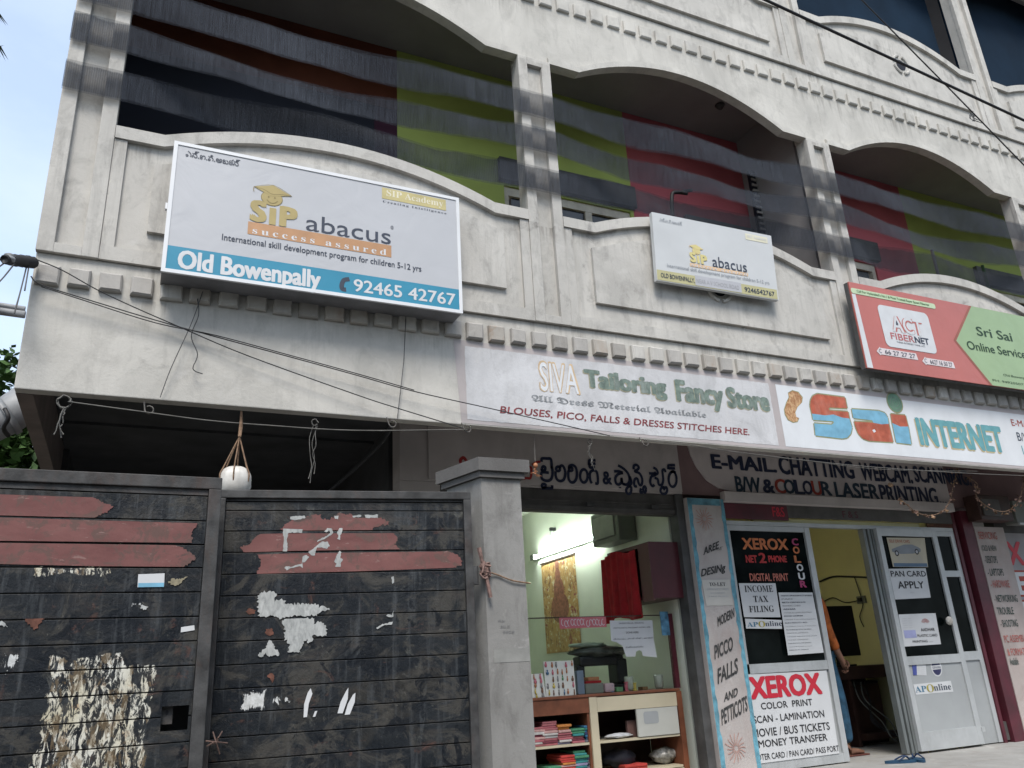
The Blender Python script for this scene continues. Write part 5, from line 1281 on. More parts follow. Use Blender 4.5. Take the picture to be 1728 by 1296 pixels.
mesh('blue_patch', [(a.x, yk, a.z), (b.x, yk, a.z), (b.x, yk, b.z), (a.x, yk, b.z)], [(0, 1, 2, 3)], mat('lavender_print', (.34, .36, .58, 1), .5, .1, 8, 0), PO)
for i in range(5): pt(PO, 'aadhar card', 9, (1135 + 2 * i, 572 + 11 * i), (1178 + 2 * i, 566 + 11 * i), GREYP, 0, yk)
PO = poster('sticker', 'small blue and white card sticker below the door rail', [(1190, 845), (1255, 846), (1250, 792), (1183, 790)], 9, PAPER, name='sticker', y=DY + .012)
a = [P(*K(9, x, y), DY + .010) for x, y in ((1190, 845), (1208, 845), (1206, 790), (1183, 790))]
mesh('blue_band', [tuple(v) for v in a], [(0, 1, 2, 3)], mat('royal_blue_print', (.06, .08, .28, 1), .5, .1, 8, 0), PO)
for i in range(4): pt(PO, 'LIC HDFC', 9, (1212, 812 + 10 * i), (1248, 806 + 10 * i), GREYP, 0, DY + .010)
PO = thing('sticker', tuple(P(*K(9, 1302, 808), DY + .012)), 'round navy and white badge sticker beside the card sticker on the door', 'sticker')
v = P(*K(9, 1302, 808), DY + .012)
mesh('badge', disc((v.x, v.z), .073, .078, DY + .012, 24), [tuple(range(24))], PAPER, PO); mesh('badge_disc', disc((v.x, v.z), .058, .066, DY + .011, 24), [tuple(range(24))], mat('badge_navy', (.03, .03, .09, 1), .5, .1, 8, 0), PO)
mesh('badge_band', [(v.x - .07, DY + .010, v.z - .018), (v.x + .07, DY + .010, v.z - .014), (v.x + .07, DY + .010, v.z + .022), (v.x - .07, DY + .010, v.z + .018)], [(0, 1, 2, 3)], PAPER, PO)
text('GENUINE', (v.x - .055, DY + .009, v.z - .008), (v.x + .055, DY + .009, v.z + .012), mat('badge_navy', (.03, .03, .09, 1)), PO)
PO = poster('sticker', 'narrow AP Online strip on the pale lower door panel', [(1205, 940), (1385, 925), (1372, 872), (1190, 890)], 9, PAPER, name='sticker', y=DY + .012)
aponline(PO, 9, 1198, 1372, 934, 880, DY + .010)
# pier writing
def pierw(s, a, b, m, h, shear=.3, bold=.0, lift=0.0):
    h = h * .66
    p, q = P(*K(9, *a), .951), P(*K(9, *b), .951)
    vs_br = Vector((q.x, .951, q.z)); tr = Vector((q.x, .951, q.z + h))
    return text(s, (p.x, .951, p.z), tr, m, PIER, bold, shear, br=vs_br)
HW = mat('charcoal_handwriting', (.05, .05, .05, 1), .8, .3, 25, 0)
pierw('AREE', (170, 262), (250, 226), HW, .09, .3, .03); pierw('ఎట్', (215, 240), (268, 235), HW, .04); pierw('DESINg', (160, 378), (282, 348), HW, .12, .3, .03)
pierw('MODERN', (240, 610), (325, 560), HW, .11, .3, .03); pierw('PICCO', (225, 770), (318, 722), HW, .16, .3, .03); pierw('FALLS', (240, 890), (345, 830), HW, .17, .3, .03)
pierw('AND', (270, 975), (340, 942), HW, .09, .3, .03); pierw('PETTICOTS', (260, 1090), (390, 1015), HW, .17, .3, .03)
PO = poster('notice', 'small TO-LET sheet pasted on the blue edged pier', [(185, 508), (315, 505), (297, 380), (162, 382)], 9, mat('yellowed_paper', (.52, .50, .46, 1), .8, .05, 6, 0), name='notice', y=.951)
pt(PO, serif('TO-LET'), 9, (200, 412), (276, 394), BLACK, 0, .949)
pt(PO, serif('INDEPENDENT OFFICE'), 9, (188, 432), (292, 422), GREYP, 0, .949); pt(PO, serif('SPACE FOR RENT'), 9, (205, 450), (275, 442), GREYP, 0, .949); pt(PO, serif('9 9849 80 0011'), 9, (195, 465), (292, 458), GREYP, 0, .949)
g = G(); rr2 = random.Random(9)
for c0, c1 in (((175, 85), .11), ((330, 1200), .12)):
    v = P(*K(9, *c0), .951)
    for i in range(16):
        t = 2 * math.pi * i / 16; rad = c1 * rr2.uniform(.7, 1)
        ribbon(g, [(v.x + .02 * math.cos(t), v.z + .02 * math.sin(t)), (v.x + rad * .6 * math.cos(t + .1), v.z + rad * .6 * math.sin(t + .1)), (v.x + rad * math.cos(t), v.z + rad * math.sin(t))], .006, .951, 2)
g.done('faded_flower', mat('faded_pink_paint', (.46, .27, .23, 1), .8, .2, 20, 0), PIER)
# right pier list
yy = .951
P2R = mat('faded_red_writing', (.45, .14, .12, 1), .8, .35, 30, 0); P2B = mat('dark_green_writing', (.06, .09, .08, 1), .8, .3, 30, 0)
for s, a, b, m_ in (('SERVICING', (1470, 182), (1590, 148), P2R), ('(OLD & NEW', (1480, 248), (1590, 210), P2B), ('- DESKTOPS', (1485, 300), (1592, 262), P2B), ('- LAPTOPS', (1500, 362), (1622, 322), P2B), ('- HARDWARE', (1510, 420), (1652, 382), P2R),
                    ('- NETWORKING', (1520, 492), (1690, 450), P2B), ('TROUBLE', (1565, 552), (1672, 512), P2B), ('- SHOOTING', (1560, 614), (1692, 570), P2B), ('PC ASSEMBLING', (1575, 690), (1760, 645), P2R), ('& FORMATTING', (1590, 755), (1765, 700), P2R), ('Available', (1605, 800), (1700, 775), P2B)):
    p, q = P(*K(9, *a), yy), P(*K(9, *b), yy)
    p.x = max(p.x, 7.85); text(s, (p.x, yy, p.z), (min(q.x, 8.255), yy, P(K(9, *a)[0], K(9, *a)[1] - 12.5, yy).z), m_, PIER2, .012)
# big red X E sheet of the next shop
nb = thing('banner', (8.9, 1.04, 2.0), 'grey banner with big red letters at the right edge of the view', 'banner')
box('sheet', 8.29, 9.3, 1.036, 1.046, 1.3, 2.66, mat('banner_grey', (.30, .29, .30, 1), .7, .08, 5, 0), nb)
for i, ch in enumerate('XEROX'):
    zz = 2.32 - .30 * i
    if i: mesh('red_block', [(8.31, 1.034, zz - .02), (8.66, 1.034, zz - .02), (8.66, 1.034, zz + .25), (8.31, 1.034, zz + .25)], [(0, 1, 2, 3)], DR, nb)
    text(ch, (8.34, 1.032, zz), (8.60, 1.032, zz + .25 - (.02 if i else 0)), REDP if not i else WHT, nb, .03)
# dark meter boxes and clutter over the right pier
mb = thing('meter_box', (8.05, .9, 2.72), 'dark dusty electric meter box above the right-hand pier', 'meter box')
box('case', 7.75, 8.25, .80, .954, 2.74, 3.0, WOODD, mb, .01); box('cover', 7.79, 8.05, .78, .799, 2.78, 2.95, SHUT, mb)
mb2 = thing('meter_box', (8.6, .9, 2.72), 'olive grey meter box right of the dark one above the pier', 'meter box')
box('case', 8.32, 8.75, .82, .954, 2.72, 2.96, PLAST, mb2, .008); box('tube_holder', 8.30, 8.62, .78, .80, 2.70, 2.72, ALW, mb2)

# ================================================================== INSIDE SHOP 2
tb = thing('desk', (6.2, 2.1, FZ), 'dark wooden desk inside the copy shop behind the doorway', 'desk')
box('top', 5.95, 7.5, 1.80, 2.5, 1.30, 1.42, WOODD, tb, .004); box('side_panel', 5.96, 6.0, 1.82, 2.48, FZ, 1.298, CARD, tb); box('side_panel', 6.6, 6.64, 1.82, 2.48, FZ, 1.298, WOODD, tb)
cbx = thing('computer_case', (6.9, 2.2, FZ), 'black computer case and drawers under the copy shop desk', 'computer'); box('case', 6.66, 7.2, 2.0, 2.47, FZ, 1.27, DKPL, cbx, .01); box('front', 6.68, 7.18, 1.985, 1.999, FZ + .03, 1.24, WOODD, cbx)
box('back_panel', 6.001, 7.5, 2.44, 2.48, FZ, 1.298, WOODD, tb)
mo = thing('monitor', (6.68, 2.0, 1.42), 'black monitor standing on the desk in the copy shop', 'monitor')
a, b = P(*K(9, 1000, 790), 1.95), P(*K(9, 925, 600), 1.95)
G().box(6.42, 6.98, 1.95, 2.0, 1.52, 2.02, .006).done('screen', DKPL, mo); G().box(6.66, 6.74, 1.96, 1.99, 1.44, 1.519).box(6.58, 6.82, 1.88, 2.08, 1.42, 1.439).done('stand', DKPL, mo)
pr = thing('printer', (6.1, 2.2, 1.42), 'pale grey printer with a black lid left of the monitor', 'printer')
G().box(5.96, 6.38, 2.05, 2.45, 1.42, 1.70, .01).done('body', PLAST, pr); G().box(5.98, 6.30, 2.1, 2.4, 1.702, 1.76, .008).done('lid', DKPL, pr); G().box(6.0, 6.34, 2.02, 2.049, 1.48, 1.56).done('tray', ALP, pr)
cb = thing('cardboard_box', (6.35, 2.0, FZ), 'brown cardboard box on the floor under the copy shop desk', 'box')
G().box(6.05, 6.5, 1.84, 2.3, FZ, 1.22, .004).done('carton', CARD, cb); G().box(6.26, 6.29, 1.836, 1.84, FZ + .01, 1.21).done('tape', PAPERT, cb)
for i, (pp, lb) in enumerate((([(735, 390), (800, 366), (880, 366), (975, 370)], 'black cable stapled high across the olive wall'), ([(750, 490), (800, 468), (860, 492), (940, 478)], 'thin black cable looping to the socket on the olive wall'), ([(905, 370), (925, 430), (945, 500), (930, 560), (950, 610)], 'thin black cable dropping down the olive wall behind the monitor'))):
    cable(smoothpts([PX(*K(9, *p), 7.535) for p in pp], 4), .010 if i == 0 else .006, WIREB, lb, 'cable', 'cable')
sk_ = thing('wall_socket', tuple(PX(*K(9, 938, 478), 7.54)), 'small dark switch socket on the olive wall', 'socket'); v = PX(*K(9, 938, 478), 7.54)
box('plate', 7.53, 7.548, v.y - .06, v.y + .06, v.z - .04, v.z + .04, PLAST, sk_); box('plug', 7.50, 7.529, v.y - .02, v.y + .02, v.z - .02, v.z + .02, DKPL, sk_)
for i in range(5):
    _q = random.Random(50 + i); cable(smoothpts([(6.70 + .05 * i, 1.9, 1.28), (6.66 + _q.uniform(-.06, .12), 1.75, 1.1), (6.72 + _q.uniform(-.08, .2), 1.66, .9), (6.85 + _q.uniform(-.1, .2), 1.6, .72 + _q.uniform(0, .05)), (7.1 + _q.uniform(-.1, .1), 1.7, .70), (7.4, 1.85, .74 + .04 * i)], 5), .006, PLAST if i % 2 else WIREB, ['first', 'second', 'third', 'fourth', 'fifth'][i] + ' from the left of the grey loose cables under the copy shop desk', 'cable', 'cable', 'loose cables under the desk')
tg = tag(box('desk_shelf', 6.64, 7.4, 1.75, 1.85, .74, .80, WOODD), 'low dark wooden foot shelf under the copy shop desk', 'shelf')
tl2 = thing('tube_light', (5.3, 3.36, 3.1), 'tube light high on the back wall of the copy shop', 'lamp')
G().tube([(4.75, 3.33, 3.12), (5.95, 3.33, 3.12)], .016, 10).done('tube', emis('tube_glow_soft', (1.0, .97, .86, 1), 14), tl2, True)
box('batten', 4.70, 6.0, 3.352, 3.398, 3.10, 3.14, PLAST, tl2)
# person
PS = thing('person', (5.78, 1.45, FZ), 'person in orange long sleeves and blue jeans, mostly hidden behind the partition', 'person')
def skin(name, J, E, m, par, sub=2):
    me = bpy.data.meshes.new(name); me.from_pydata([j[0] for j in J], E, []); o = bpy.data.objects.new(name, me); COL.objects.link(o)
    sm = o.modifiers.new('s', 'SKIN'); sm.use_smooth_shade = True
    for i, j in enumerate(J): me.skin_vertices[0].data[i].radius = (j[1], j[2] if len(j) > 2 else j[1])
    me.skin_vertices[0].data[0].use_root = True
    sb = o.modifiers.new('b', 'SUBSURF'); sb.levels = sub; sb.render_levels = sub
    dg = bpy.context.evaluated_depsgraph_get(); dg.update()
    m2 = bpy.data.meshes.new_from_object(o.evaluated_get(dg)); vs = [tuple(v.co) for v in m2.vertices]; fs = [tuple(p.vertices) for p in m2.polygons]
    bpy.data.objects.remove(o); bpy.data.meshes.remove(m2)
    return mesh(name, vs, fs, m, par, True)
X, Y, Z = 5.84, 1.42, FZ
Q = lambda dx, dy, dz: (X + dx, Y + dy, Z + dz)
hipz = .86
# the figure faces right (+X): legs apart front/back is x, left/right is y
skin('body', [(Q(0, 0, 1.30), .07, .10), (Q(0, 0, 1.40), .045), (Q(.02, 0, 1.50), .075, .07), (Q(.03, 0, 1.58), .085, .075), (Q(.02, 0, 1.655), .05),
              (Q(-.01, -.17, 1.33), .048), (Q(-.01, -.20, 1.08), .04), (Q(.08, -.205, .86), .03), (Q(.11, -.205, .80), .026, .032), (Q(.125, -.205, .74), .014, .03),
              (Q(-.01, .17, 1.33), .048), (Q(.02, .20, 1.08), .04), (Q(.2, .16, .98), .03), (Q(.27, .12, .98), .026), (Q(.33, .10, .97), .014, .028)],
     [(0, 1), (1, 2), (2, 3), (3, 4), (0, 5), (5, 6), (6, 7), (7, 8), (8, 9), (0, 10), (10, 11), (11, 12), (12, 13), (13, 14)], SKIN, PS)
fb = G()
for k_, (a, l) in enumerate(((-.026, .055), (-.009, .065), (.009, .06), (.025, .05))):
    fb.tube([Q(.115, -.205 + a, .775), Q(.135, -.205 + a, .745), Q(.130, -.205 + a, .775 - l - .01), Q(.112, -.205 + a, .762 - l)], [.009, .009, .008, .006], 7)
fb.tube([Q(.125, -.235, .80), Q(.150, -.235, .775), Q(.155, -.228, .75)], [.011, .010, .008], 7); fb.done('finger', SKIN, PS, True)
skin('shirt', [(Q(0, 0, 1.22), .11, .16), (Q(0, 0, 1.05), .10, .145), (Q(0, 0, .86), .11, .155), (Q(-.005, 0, 1.33), .085, .12), (Q(-.01, -.17, 1.33), .062), (Q(-.01, -.205, 1.08), .052), (Q(.065, -.208, .89), .041), (Q(-.01, .17, 1.33), .062), (Q(.02, .2, 1.08), .052), (Q(.17, .165, .985), .042)],
     [(0, 1), (1, 2), (0, 3), (3, 4), (4, 5), (5, 6), (3, 7), (7, 8), (8, 9)], SHIRT, PS)
skin('jeans', [(Q(0, 0, .88), .105, .15), (Q(.03, -.085, .78), .095), (Q(.10, -.09, .45), .072), (Q(.11, -.095, .10), .06), (Q(0, .085, .78), .09), (Q(-.03, .09, .45), .066), (Q(-.08, .095, .10), .055)],
     [(0, 1), (1, 2), (2, 3), (0, 4), (4, 5), (5, 6)], JEAN, PS)
for yy_, xx_ in ((-.095, .11), (.095, -.08)):
    skin('foot', [(Q(xx_ - .04, yy_, .04), .035), (Q(xx_, yy_, .10), .033), (Q(xx_ + .08, yy_, .04), .034, .026), (Q(xx_ + .17, yy_, .025), .036, .018)], [(0, 1), (0, 2), (2, 3)], SKIN, PS)
    g = G().box(X + xx_ - .07, X + xx_ + .20, Y + yy_ - .045, Y + yy_ + .045, FZ + .001, FZ + .014, .005); g.done('sandal', mat('brown_sandal', (.12, .04, .03, 1), .7, .1, 9, 0), PS)
hr = G().blob(Q(.005, 0, 1.60), (.10, .085, .10), 14, 8); hr.done('hair', HAIR, PS, True)
g = G().blob(Q(.115, 0, 1.545), (.018, .016, .024), 8, 5); g.done('nose', SKIN, PS, True)
for s in (-1, 1):
    g = G().blob(Q(.098, s * .032, 1.575), (.012, .014, .009), 8, 5); g.done('eye', DKPL, PS, True)
    g = G().blob(Q(.015, s * .08, 1.555), (.02, .012, .032), 8, 5); g.done('ear', SKIN, PS, True)
g = G().blob(Q(.105, 0, 1.50), (.012, .026, .007), 8, 5); g.done('mouth', mat('lip_brown', (.15, .05, .04, 1), .6, .1, 9, 0), PS, True)
# slippers on the shop floor
for (px0, py0, px1, py1), lb in (((1500, 1290, 1541, 1285), 'left one of a pair of blue rubber slippers on the shop floor'), ((1536, 1285, 1562, 1284), 'right one of the blue rubber slippers, pointing away')):
    c = PZ((px0 + px1) / 2, (py0 + py1) / 2, FZ)
    th = thing('slipper', (c.x, c.y, FZ), lb, 'slipper', None)
    dx, dy = (.9, -.43) if px0 == 1500 else (.5, .86)
    d = Vector((dx, dy, 0)).normalized(); s_ = Vector((-d.y, d.x, 0))
    prof = []
    for i in range(20):
        t = 2 * math.pi * i / 20; wdt = .048 * (1 + .18 * math.cos(t))
        prof.append(c + d * .13 * math.cos(t) + s_ * wdt * math.sin(t))
    n = len(prof)
    mesh('sole', [(p.x, p.y, FZ + .001) for p in prof] + [(p.x, p.y, FZ + .02) for p in prof], [tuple(range(n - 1, -1, -1)), tuple(range(n, 2 * n))] + [(i, (i + 1) % n, (i + 1) % n + n, i + n) for i in range(n)], BLUEGR, th)
    g = G()
    for sgn in (-1, 1): g.tube(smoothpts([c + d * .075 + Vector((0, 0, .022)), c + d * .04 + s_ * sgn * .02 + Vector((0, 0, .05)), c - d * .03 + s_ * sgn * .045 + Vector((0, 0, .02))], 5), .006, 6)
    g.done('strap', mat('dark_blue_rubber', (.01, .03, .08, 1), .6, .1, 9, 0), th, True)

# ================================================================== INSIDE SHOP 1
XR = 4.20
tl = thing('tube_light', (XR - .05, 3.1, 2.78), 'lit fluorescent tube fixed along the pale green wall of the tailor shop', 'lamp')
y0_, y1_ = PX(*(1009, 903), XR - .05).y, PX(905, 941, XR - .05).y
zt_ = PX(960, 921, XR - .05).z
G().tube([(XR - .06, y0_, zt_), (XR - .06, y1_, zt_)], .016, 10).done('tube', TUBE, tl, True)
G().box(XR - .035, XR - .002, y0_ - .06, y1_ + .06, zt_ - .02, zt_ + .02).done('batten', PLAST, tl)
for yy_ in (y0_ - .05, y1_ + .05): G().box(XR - .085, XR - .036, yy_ - .04, yy_ + .04, zt_ - .03, zt_ + .03, .004).done('holder', PLAST, tl)
bl_ = thing('light_bulb', tuple(PX(930, 900, XR - .02)), 'small unlit bulb in a holder on the green wall above the tube', 'bulb'); v = PX(931, 902, XR - .05)
G().lathe((v.x, v.y, v.z - .05), [(.005, 0), (.028, .02), (.03, .04), (.014, .07), (.014, .09)], 10).done('bulb', FRAMEW, bl_, True); box('holder', v.x - .018, v.x + .049, v.y - .018, v.y + .018, v.z + .042, v.z + .075, DKPL, bl_)
def RW(x, y): v = PX(870 + x / 5.76, 860 + y / 5.76, XR - .012); return v
pc_ = [RW(280, 1030), RW(612, 1028), RW(585, 430), RW(252, 528)]
ph = thing('wall_hanging', tuple(sum(pc_, Vector()) / 4), 'brown and gold ornate devotional poster hanging on the green wall', 'poster')
def ornate():
    t = NT('brown_gold_print'); n = t.noise(16, 6, .7, (1, 1, .5), 1.5)
    c = t.mix(t.ramp(n, .35, .5), (.14, .05, .02, 1), (.45, .27, .10, 1)); c = t.mix(t.ramp(t.noise(24, 5, .6), .55, .62), c, (.58, .52, .36, 1)); c = t.mix(t.ramp(t.noise(9, 5, .6, (1, 1, 1), .5, (3, 3, 3)), .6, .66), c, (.25, .04, .05, 1))
    t.color(c); t.b.inputs['Roughness'].default_value = .5; return t.m
ya_, yb_ = pc_[1].y, pc_[0].y; zl, zh = pc_[0].z - .4, pc_[2].z
box('print', XR - .012, XR - .004, ya_, yb_, zl, zh, ornate(), ph); box('rod', XR - .02, XR - .003, ya_ - .02, yb_ + .02, zh, zh + .015, WOODD, ph)
# seated figure, generic, in the middle of the print
g = G(); ym = (ya_ + yb_) / 2
for (dy_, dz_, ry, rz) in ((0, -.50, .20, .16), (0, -.32, .12, .14), (0, -.16, .06, .075), (0, -.05, .045, .07)):
    g.add([(XR - .0135 - .001 * (ry < .15) - .001 * (ry < .1) - .001 * (ry < .05), ym + dy_ + ry * math.cos(2 * math.pi * i / 16), zh + dz_ + rz * math.sin(2 * math.pi * i / 16)) for i in range(16)], [tuple(range(16))])
g.done('figure_print', mat('muted_rose_print', (.30, .12, .08, 1), .5, .3, 30, 0), ph)
# wall unit
wu = thing('exhaust_fan', tuple(RW(1040, 180)), 'grey boxy wall unit beside the end of the lit tube', 'wall unit')
a, b = RW(950, 300), RW(1160, 80)
G().box(XR - .20, XR - .002, b.y, a.y + .08, 2.62, 2.93, .02).done('case', PLAST, wu); G().box(XR - .215, XR - .2, b.y + .06, a.y + .02, 2.67, 2.88, .01).done('cover', mat('pale_grey_plastic', (.26, .27, .24, 1), .45, .1, 8, 0), wu)
# cupboard with curtain
cx0 = 3.88
ya_ = PX(870 + 1290 / 5.76, 860 + 310 / 5.76, cx0).y; yb_ = PX(870 + 890 / 5.76, 860 + 430 / 5.76, cx0).y
zt2 = PX(870 + 1290 / 5.76, 860 + 310 / 5.76, cx0).z; zb2 = PX(870 + 1290 / 5.76, 860 + 870 / 5.76, cx0).z
cu_ = thing('cupboard', (4.04, (ya_ + yb_) / 2, zb2), 'dark maroon wall cupboard with its open side hung with a red curtain', 'cupboard')
G().box(cx0, XR - .003, ya_, ya_ + .03, zb2, zt2).box(cx0, XR - .003, yb_ - .03, yb_, zb2, zt2).box(cx0, XR - .003, ya_ + .03, yb_ - .03, zt2 - .03, zt2).box(cx0, XR - .003, ya_ + .03, yb_ - .03, zb2, zb2 + .03).box(XR - .02, XR - .003, ya_ + .03, yb_ - .03, zb2 + .03, zt2 - .03).done('carcass', CUPB, cu_)
box('open_door', cx0 - .02, cx0 - .002, ya_ - .02, ya_ + .14, zb2 - .02, zt2 - .01, CUPB, cu_)
g = G(); n = 26; vs = []; fs = []
for i in range(n + 1):
    y = ya_ + .16 + (yb_ + .05 - ya_ - .16) * i / n; xx = cx0 - .035 + .014 * math.sin(i * 1.35)
    for j in range(6): vs.append((xx + .004 * j * math.sin(i * .9), y, zt2 - .03 + .03 * (j == 0) * 0 - (zt2 - zb2 + .1) * j / 5 - .02 * math.sin(i * .3)))
    if i:
        for j in range(5): q = i * 6 + j; fs.append((q - 6, q - 5, q + 1, q))
g.add(vs, fs); tag(g.done('curtain', CURT, None, True), 'bright red cloth hanging over the front of the maroon cupboard', 'curtain')
# counter
CT = thing('shop_counter', (3.2, 1.3, FZ), 'brown and cream shop counter with open shelves below, in the tailor shop', 'counter')
CY = 1.20
box('top', 2.06, 4.13, CY, CY + .50, 1.325, 1.345, WOOD, CT, .004)
box('front_board', 2.08, 3.283, CY + .01, CY + .03, 1.215, 1.323, WOOD, CT); box('front_board', 3.352, 4.09, CY + .004, CY + .03, 1.215, 1.318, CREAM, CT)
box('upright', 3.285, 3.35, CY + .004, CY + .03, .69, 1.323, CREAM, CT); box('upright', 3.265, 3.284, CY + .02, CY + .45, .69, 1.213, WOOD, CT); box('upright', 4.092, 4.14, CY, CY + .45, .69, 1.323, WOOD, CT); box('upright', 2.07, 2.10, CY + .02, CY + .45, .69, 1.213, WOOD, CT)
box('shelf', 2.1, 3.264, CY + .015, CY + .45, .992, 1.008, CREAM, CT); box('shelf', 3.352, 4.09, CY + .015, CY + .45, .992, 1.008, CREAM, CT); box('shelf', 2.1, 3.264, CY + .015, CY + .45, .77, .786, CREAM, CT); box('shelf', 3.352, 4.09, CY + .015, CY + .45, .77, .786, CREAM, CT)
box('front_board', 3.352, 4.09, CY + .004, CY + .014, .69, .765, CREAM, CT)
box('back_panel', 2.1, 4.09, CY + .451, CY + .46, .69, 1.323, WOODD, CT)
dv = box('cupboard_door', 3.70, 4.085, CY + .006, CY + .022, 1.012, 1.212, mat('white_laminate', (.46, .46, .42, 1), .5, .05, 5, 0), CT); rrect(3.76, 3.90, 1.10, 1.19, .02, CY + .004, ALP, dv, 'sticker_mark')
gl_ = thing('glass_screen', (3.2, CY + .05, 1.345), 'clear glass screen standing on the tailor shop counter', 'glass screen')
box('pane', 2.06, 4.12, CY + .05, CY + .056, 1.346, 1.915, CLEAR, gl_); box('rail', 2.06, 4.12, CY + .046, CY + .06, 1.916, 1.924, WOODD, gl_); box('end_post', 4.121, 4.16, CY + .03, CY + .07, 1.346, 1.93, MARO, gl_)
gy = CY + .045
def K4(x, y): return (870 + x / 5.76, 860 + y / 5.76)
def K4b(x, y): return (870 + x / 5.76, 1071 + y / 5.76)
V = [P(*K4(*p), gy) for p in ((430, 1160), (885, 1130), (885, 1040), (425, 1040))]
po = thing('notice', tuple(V[0]), 'narrow pink strip with white pattern stuck along the top of the glass screen', 'strip')
zA, zB = V[0].z, V[2].z
mesh('sheet', [(V[0].x, gy, zA), (V[1].x, gy, zA + .005), (V[1].x, gy, zB), (V[0].x, gy, zB)], [(0, 1, 2, 3)], mat('pink_print', (.52, .14, .16, 1), .6, .05, 9, 0), po)
g = G(); r5 = random.Random(6)
for i in range(14): ringstrip(g, (V[0].x + .03 + i * (V[1].x - V[0].x - .06) / 13, (zA + zB) / 2 + r5.uniform(-.01, .01)), .013, .024, .005, gy - .0015, 9, r5.uniform(0, 2), r5.uniform(3.5, 6.5))
g.done('pattern', WHT, po)
pp = [(915, 1078), (1330, 1076), (1345, 1270)]; q5 = [(1375, 220), (1280, 212), (1235, 205), (1225, 160), (1200, 150), (1172, 165), (1165, 212), (1075, 215), (1040, 110), (985, 75), (930, 60)]
V = [P(*K4(*p), gy - .004) for p in pp] + [P(*K4b(*p), gy - .004) for p in q5]
po = thing('notice', tuple(V[0]), 'torn white handwritten notice on the tailor shop glass screen', 'notice')
mesh('sheet', [tuple(v) for v in V][::-1], [tuple(range(len(V)))], PAPER, po)
def n4(s, k, a, b, m=BLACK, bold=0.0, sh=0.0): p, q = P(*k(*a), gy - .006), P(*k(*b), gy - .006); text(s, p, (q.x, q.y, p.z + abs(q.z - p.z)), m, po, bold, sh)
n4("SAREE FALLS, ZIGZAG,", K4, (1005, 1115), (1250, 1092)); n4('PETTICOATS, MAGGAM WORK ARE', K4, (955, 1160), (1310, 1135)); n4('DONE HERE', K4, (1075, 1205), (1195, 1182))
n4('చీరలకు, ఫాల్ పీకో, జాకెట్', K4, (950, 1268), (1340, 1238), INK, .0); n4('కుట్టబడును', K4b, (1070, 130), (1240, 105), INK, .0)
# items on the counter
cardm = mat('pale_card', (.55, .56, .53, 1), .6, .05, 6, 0)
bead = [mat('bead_' + n_, c_, .5, .1, 9, 0) for n_, c_ in (('blue', (.06, .13, .22, 1)), ('green', (.10, .22, .11, 1)), ('orange', (.36, .15, .07, 1)), ('brown', (.15, .08, .05, 1)), ('pink', (.45, .12, .16, 1)), ('yellow', (.45, .36, .08, 1)), ('grey', (.2, .2, .2, 1)))]
def cardset(ca, lb, seed):
    yq_ = CY + .034
    V = [P(*K4b(*p), yq_) for p in ca]
    zz = 1.347
    V[0].z = zz; V[1].z = zz
    th = thing('display_card', (V[0].x, yq_, zz), lb, 'display card')
    mesh('card', [tuple(v) for v in V] + [(v.x, v.y + .008, v.z) for v in V], [(0, 1, 2, 3), (7, 6, 5, 4), (0, 4, 5, 1), (1, 5, 6, 2), (2, 6, 7, 3), (3, 7, 4, 0)], cardm, th)
    r = random.Random(seed); wx = V[1].x - V[0].x; nC = max(2, int(wx / .042)); nR = 5
    for i in range(nC):
        for j in range(nR):
            u0 = (i + .5) / nC; v0 = (j + .5) / nR
            p = (V[0] * (1 - u0) + V[1] * u0) * (1 - v0) + (V[3] * (1 - u0) + V[2] * u0) * v0
            if r.random() < .12: continue
            p = p + Vector((r.uniform(-.006, .006), 0, r.uniform(-.006, .006))); g = G(); w2 = r.uniform(.007, .013); 
            g.blob((p.x, yq_ - .006, p.z - .006), (w2 * r.uniform(.7, 1.1), .005, .016 * r.uniform(.8, 1.1)), 6, 4); g.blob((p.x, yq_ - .006, p.z + .013), (w2 * .6, .005, .007), 6, 4)
            g.done('earring', bead[r.randrange(7)], th, True)
cardset([(300, 605), (590, 598), (560, 250), (270, 262)], 'wide white card of small coloured trinkets leaning on the counter glass', 1)
cardset([(165, 615), (298, 606), (262, 375), (150, 385)], 'narrow white trinket card left of the wide one on the counter', 2)
def item(name, lb, cat, fn, grp=None):
    g = G(); m_ = fn(g); return tag(g.done(name, m_, None, True if 'bag' in name or 'jar' in name else False), lb, cat, grp)
ci = lambda x, y, yy_=CY + .12: P(*K4b(x, y), yy_)
v = ci(750, 570); 
sbx = thing('plastic_box', (v.x, CY + .15, 1.346), 'grey plastic box with coloured contents on the counter', 'box')
G().box(v.x - .07, v.x + .09, CY + .10, CY + .22, 1.346, 1.42, .005).done('tub', PLAST, sbx); G().box(v.x - .06, v.x + .08, CY + .11, CY + .21, 1.421, 1.44).done('lid', CURT, sbx)
tag(G().box(v.x - .03, v.x + .07, CY + .12, CY + .2, 1.442, 1.468, .004).done('packet', bead[2]), 'small orange packet lying on the grey plastic box', 'packet')
v = ci(910, 560); tag(G().box(v.x - .045, v.x + .045, CY + .1, CY + .17, 1.346, 1.415, .015).done('carton', mat('lilac_card', (.42, .30, .34, 1), .7, .05, 8, 0)), 'small pinkish white carton on the counter', 'carton')
v = ci(630, 560); tag(G().box(v.x - .03, v.x + .03, CY + .1, CY + .14, 1.346, 1.52, .004).done('booklet', mat('blue_grey_card', (.16, .20, .28, 1), .6, .1, 8, 0)), 'upright blue grey booklet right of the trinket cards', 'booklet')
v = ci(850, 400, CY + .3)
smc = thing('sewing_machine', (v.x, CY + .32, 1.346), 'dark sewing machine under a crumpled cover behind the counter glass', 'sewing machine')
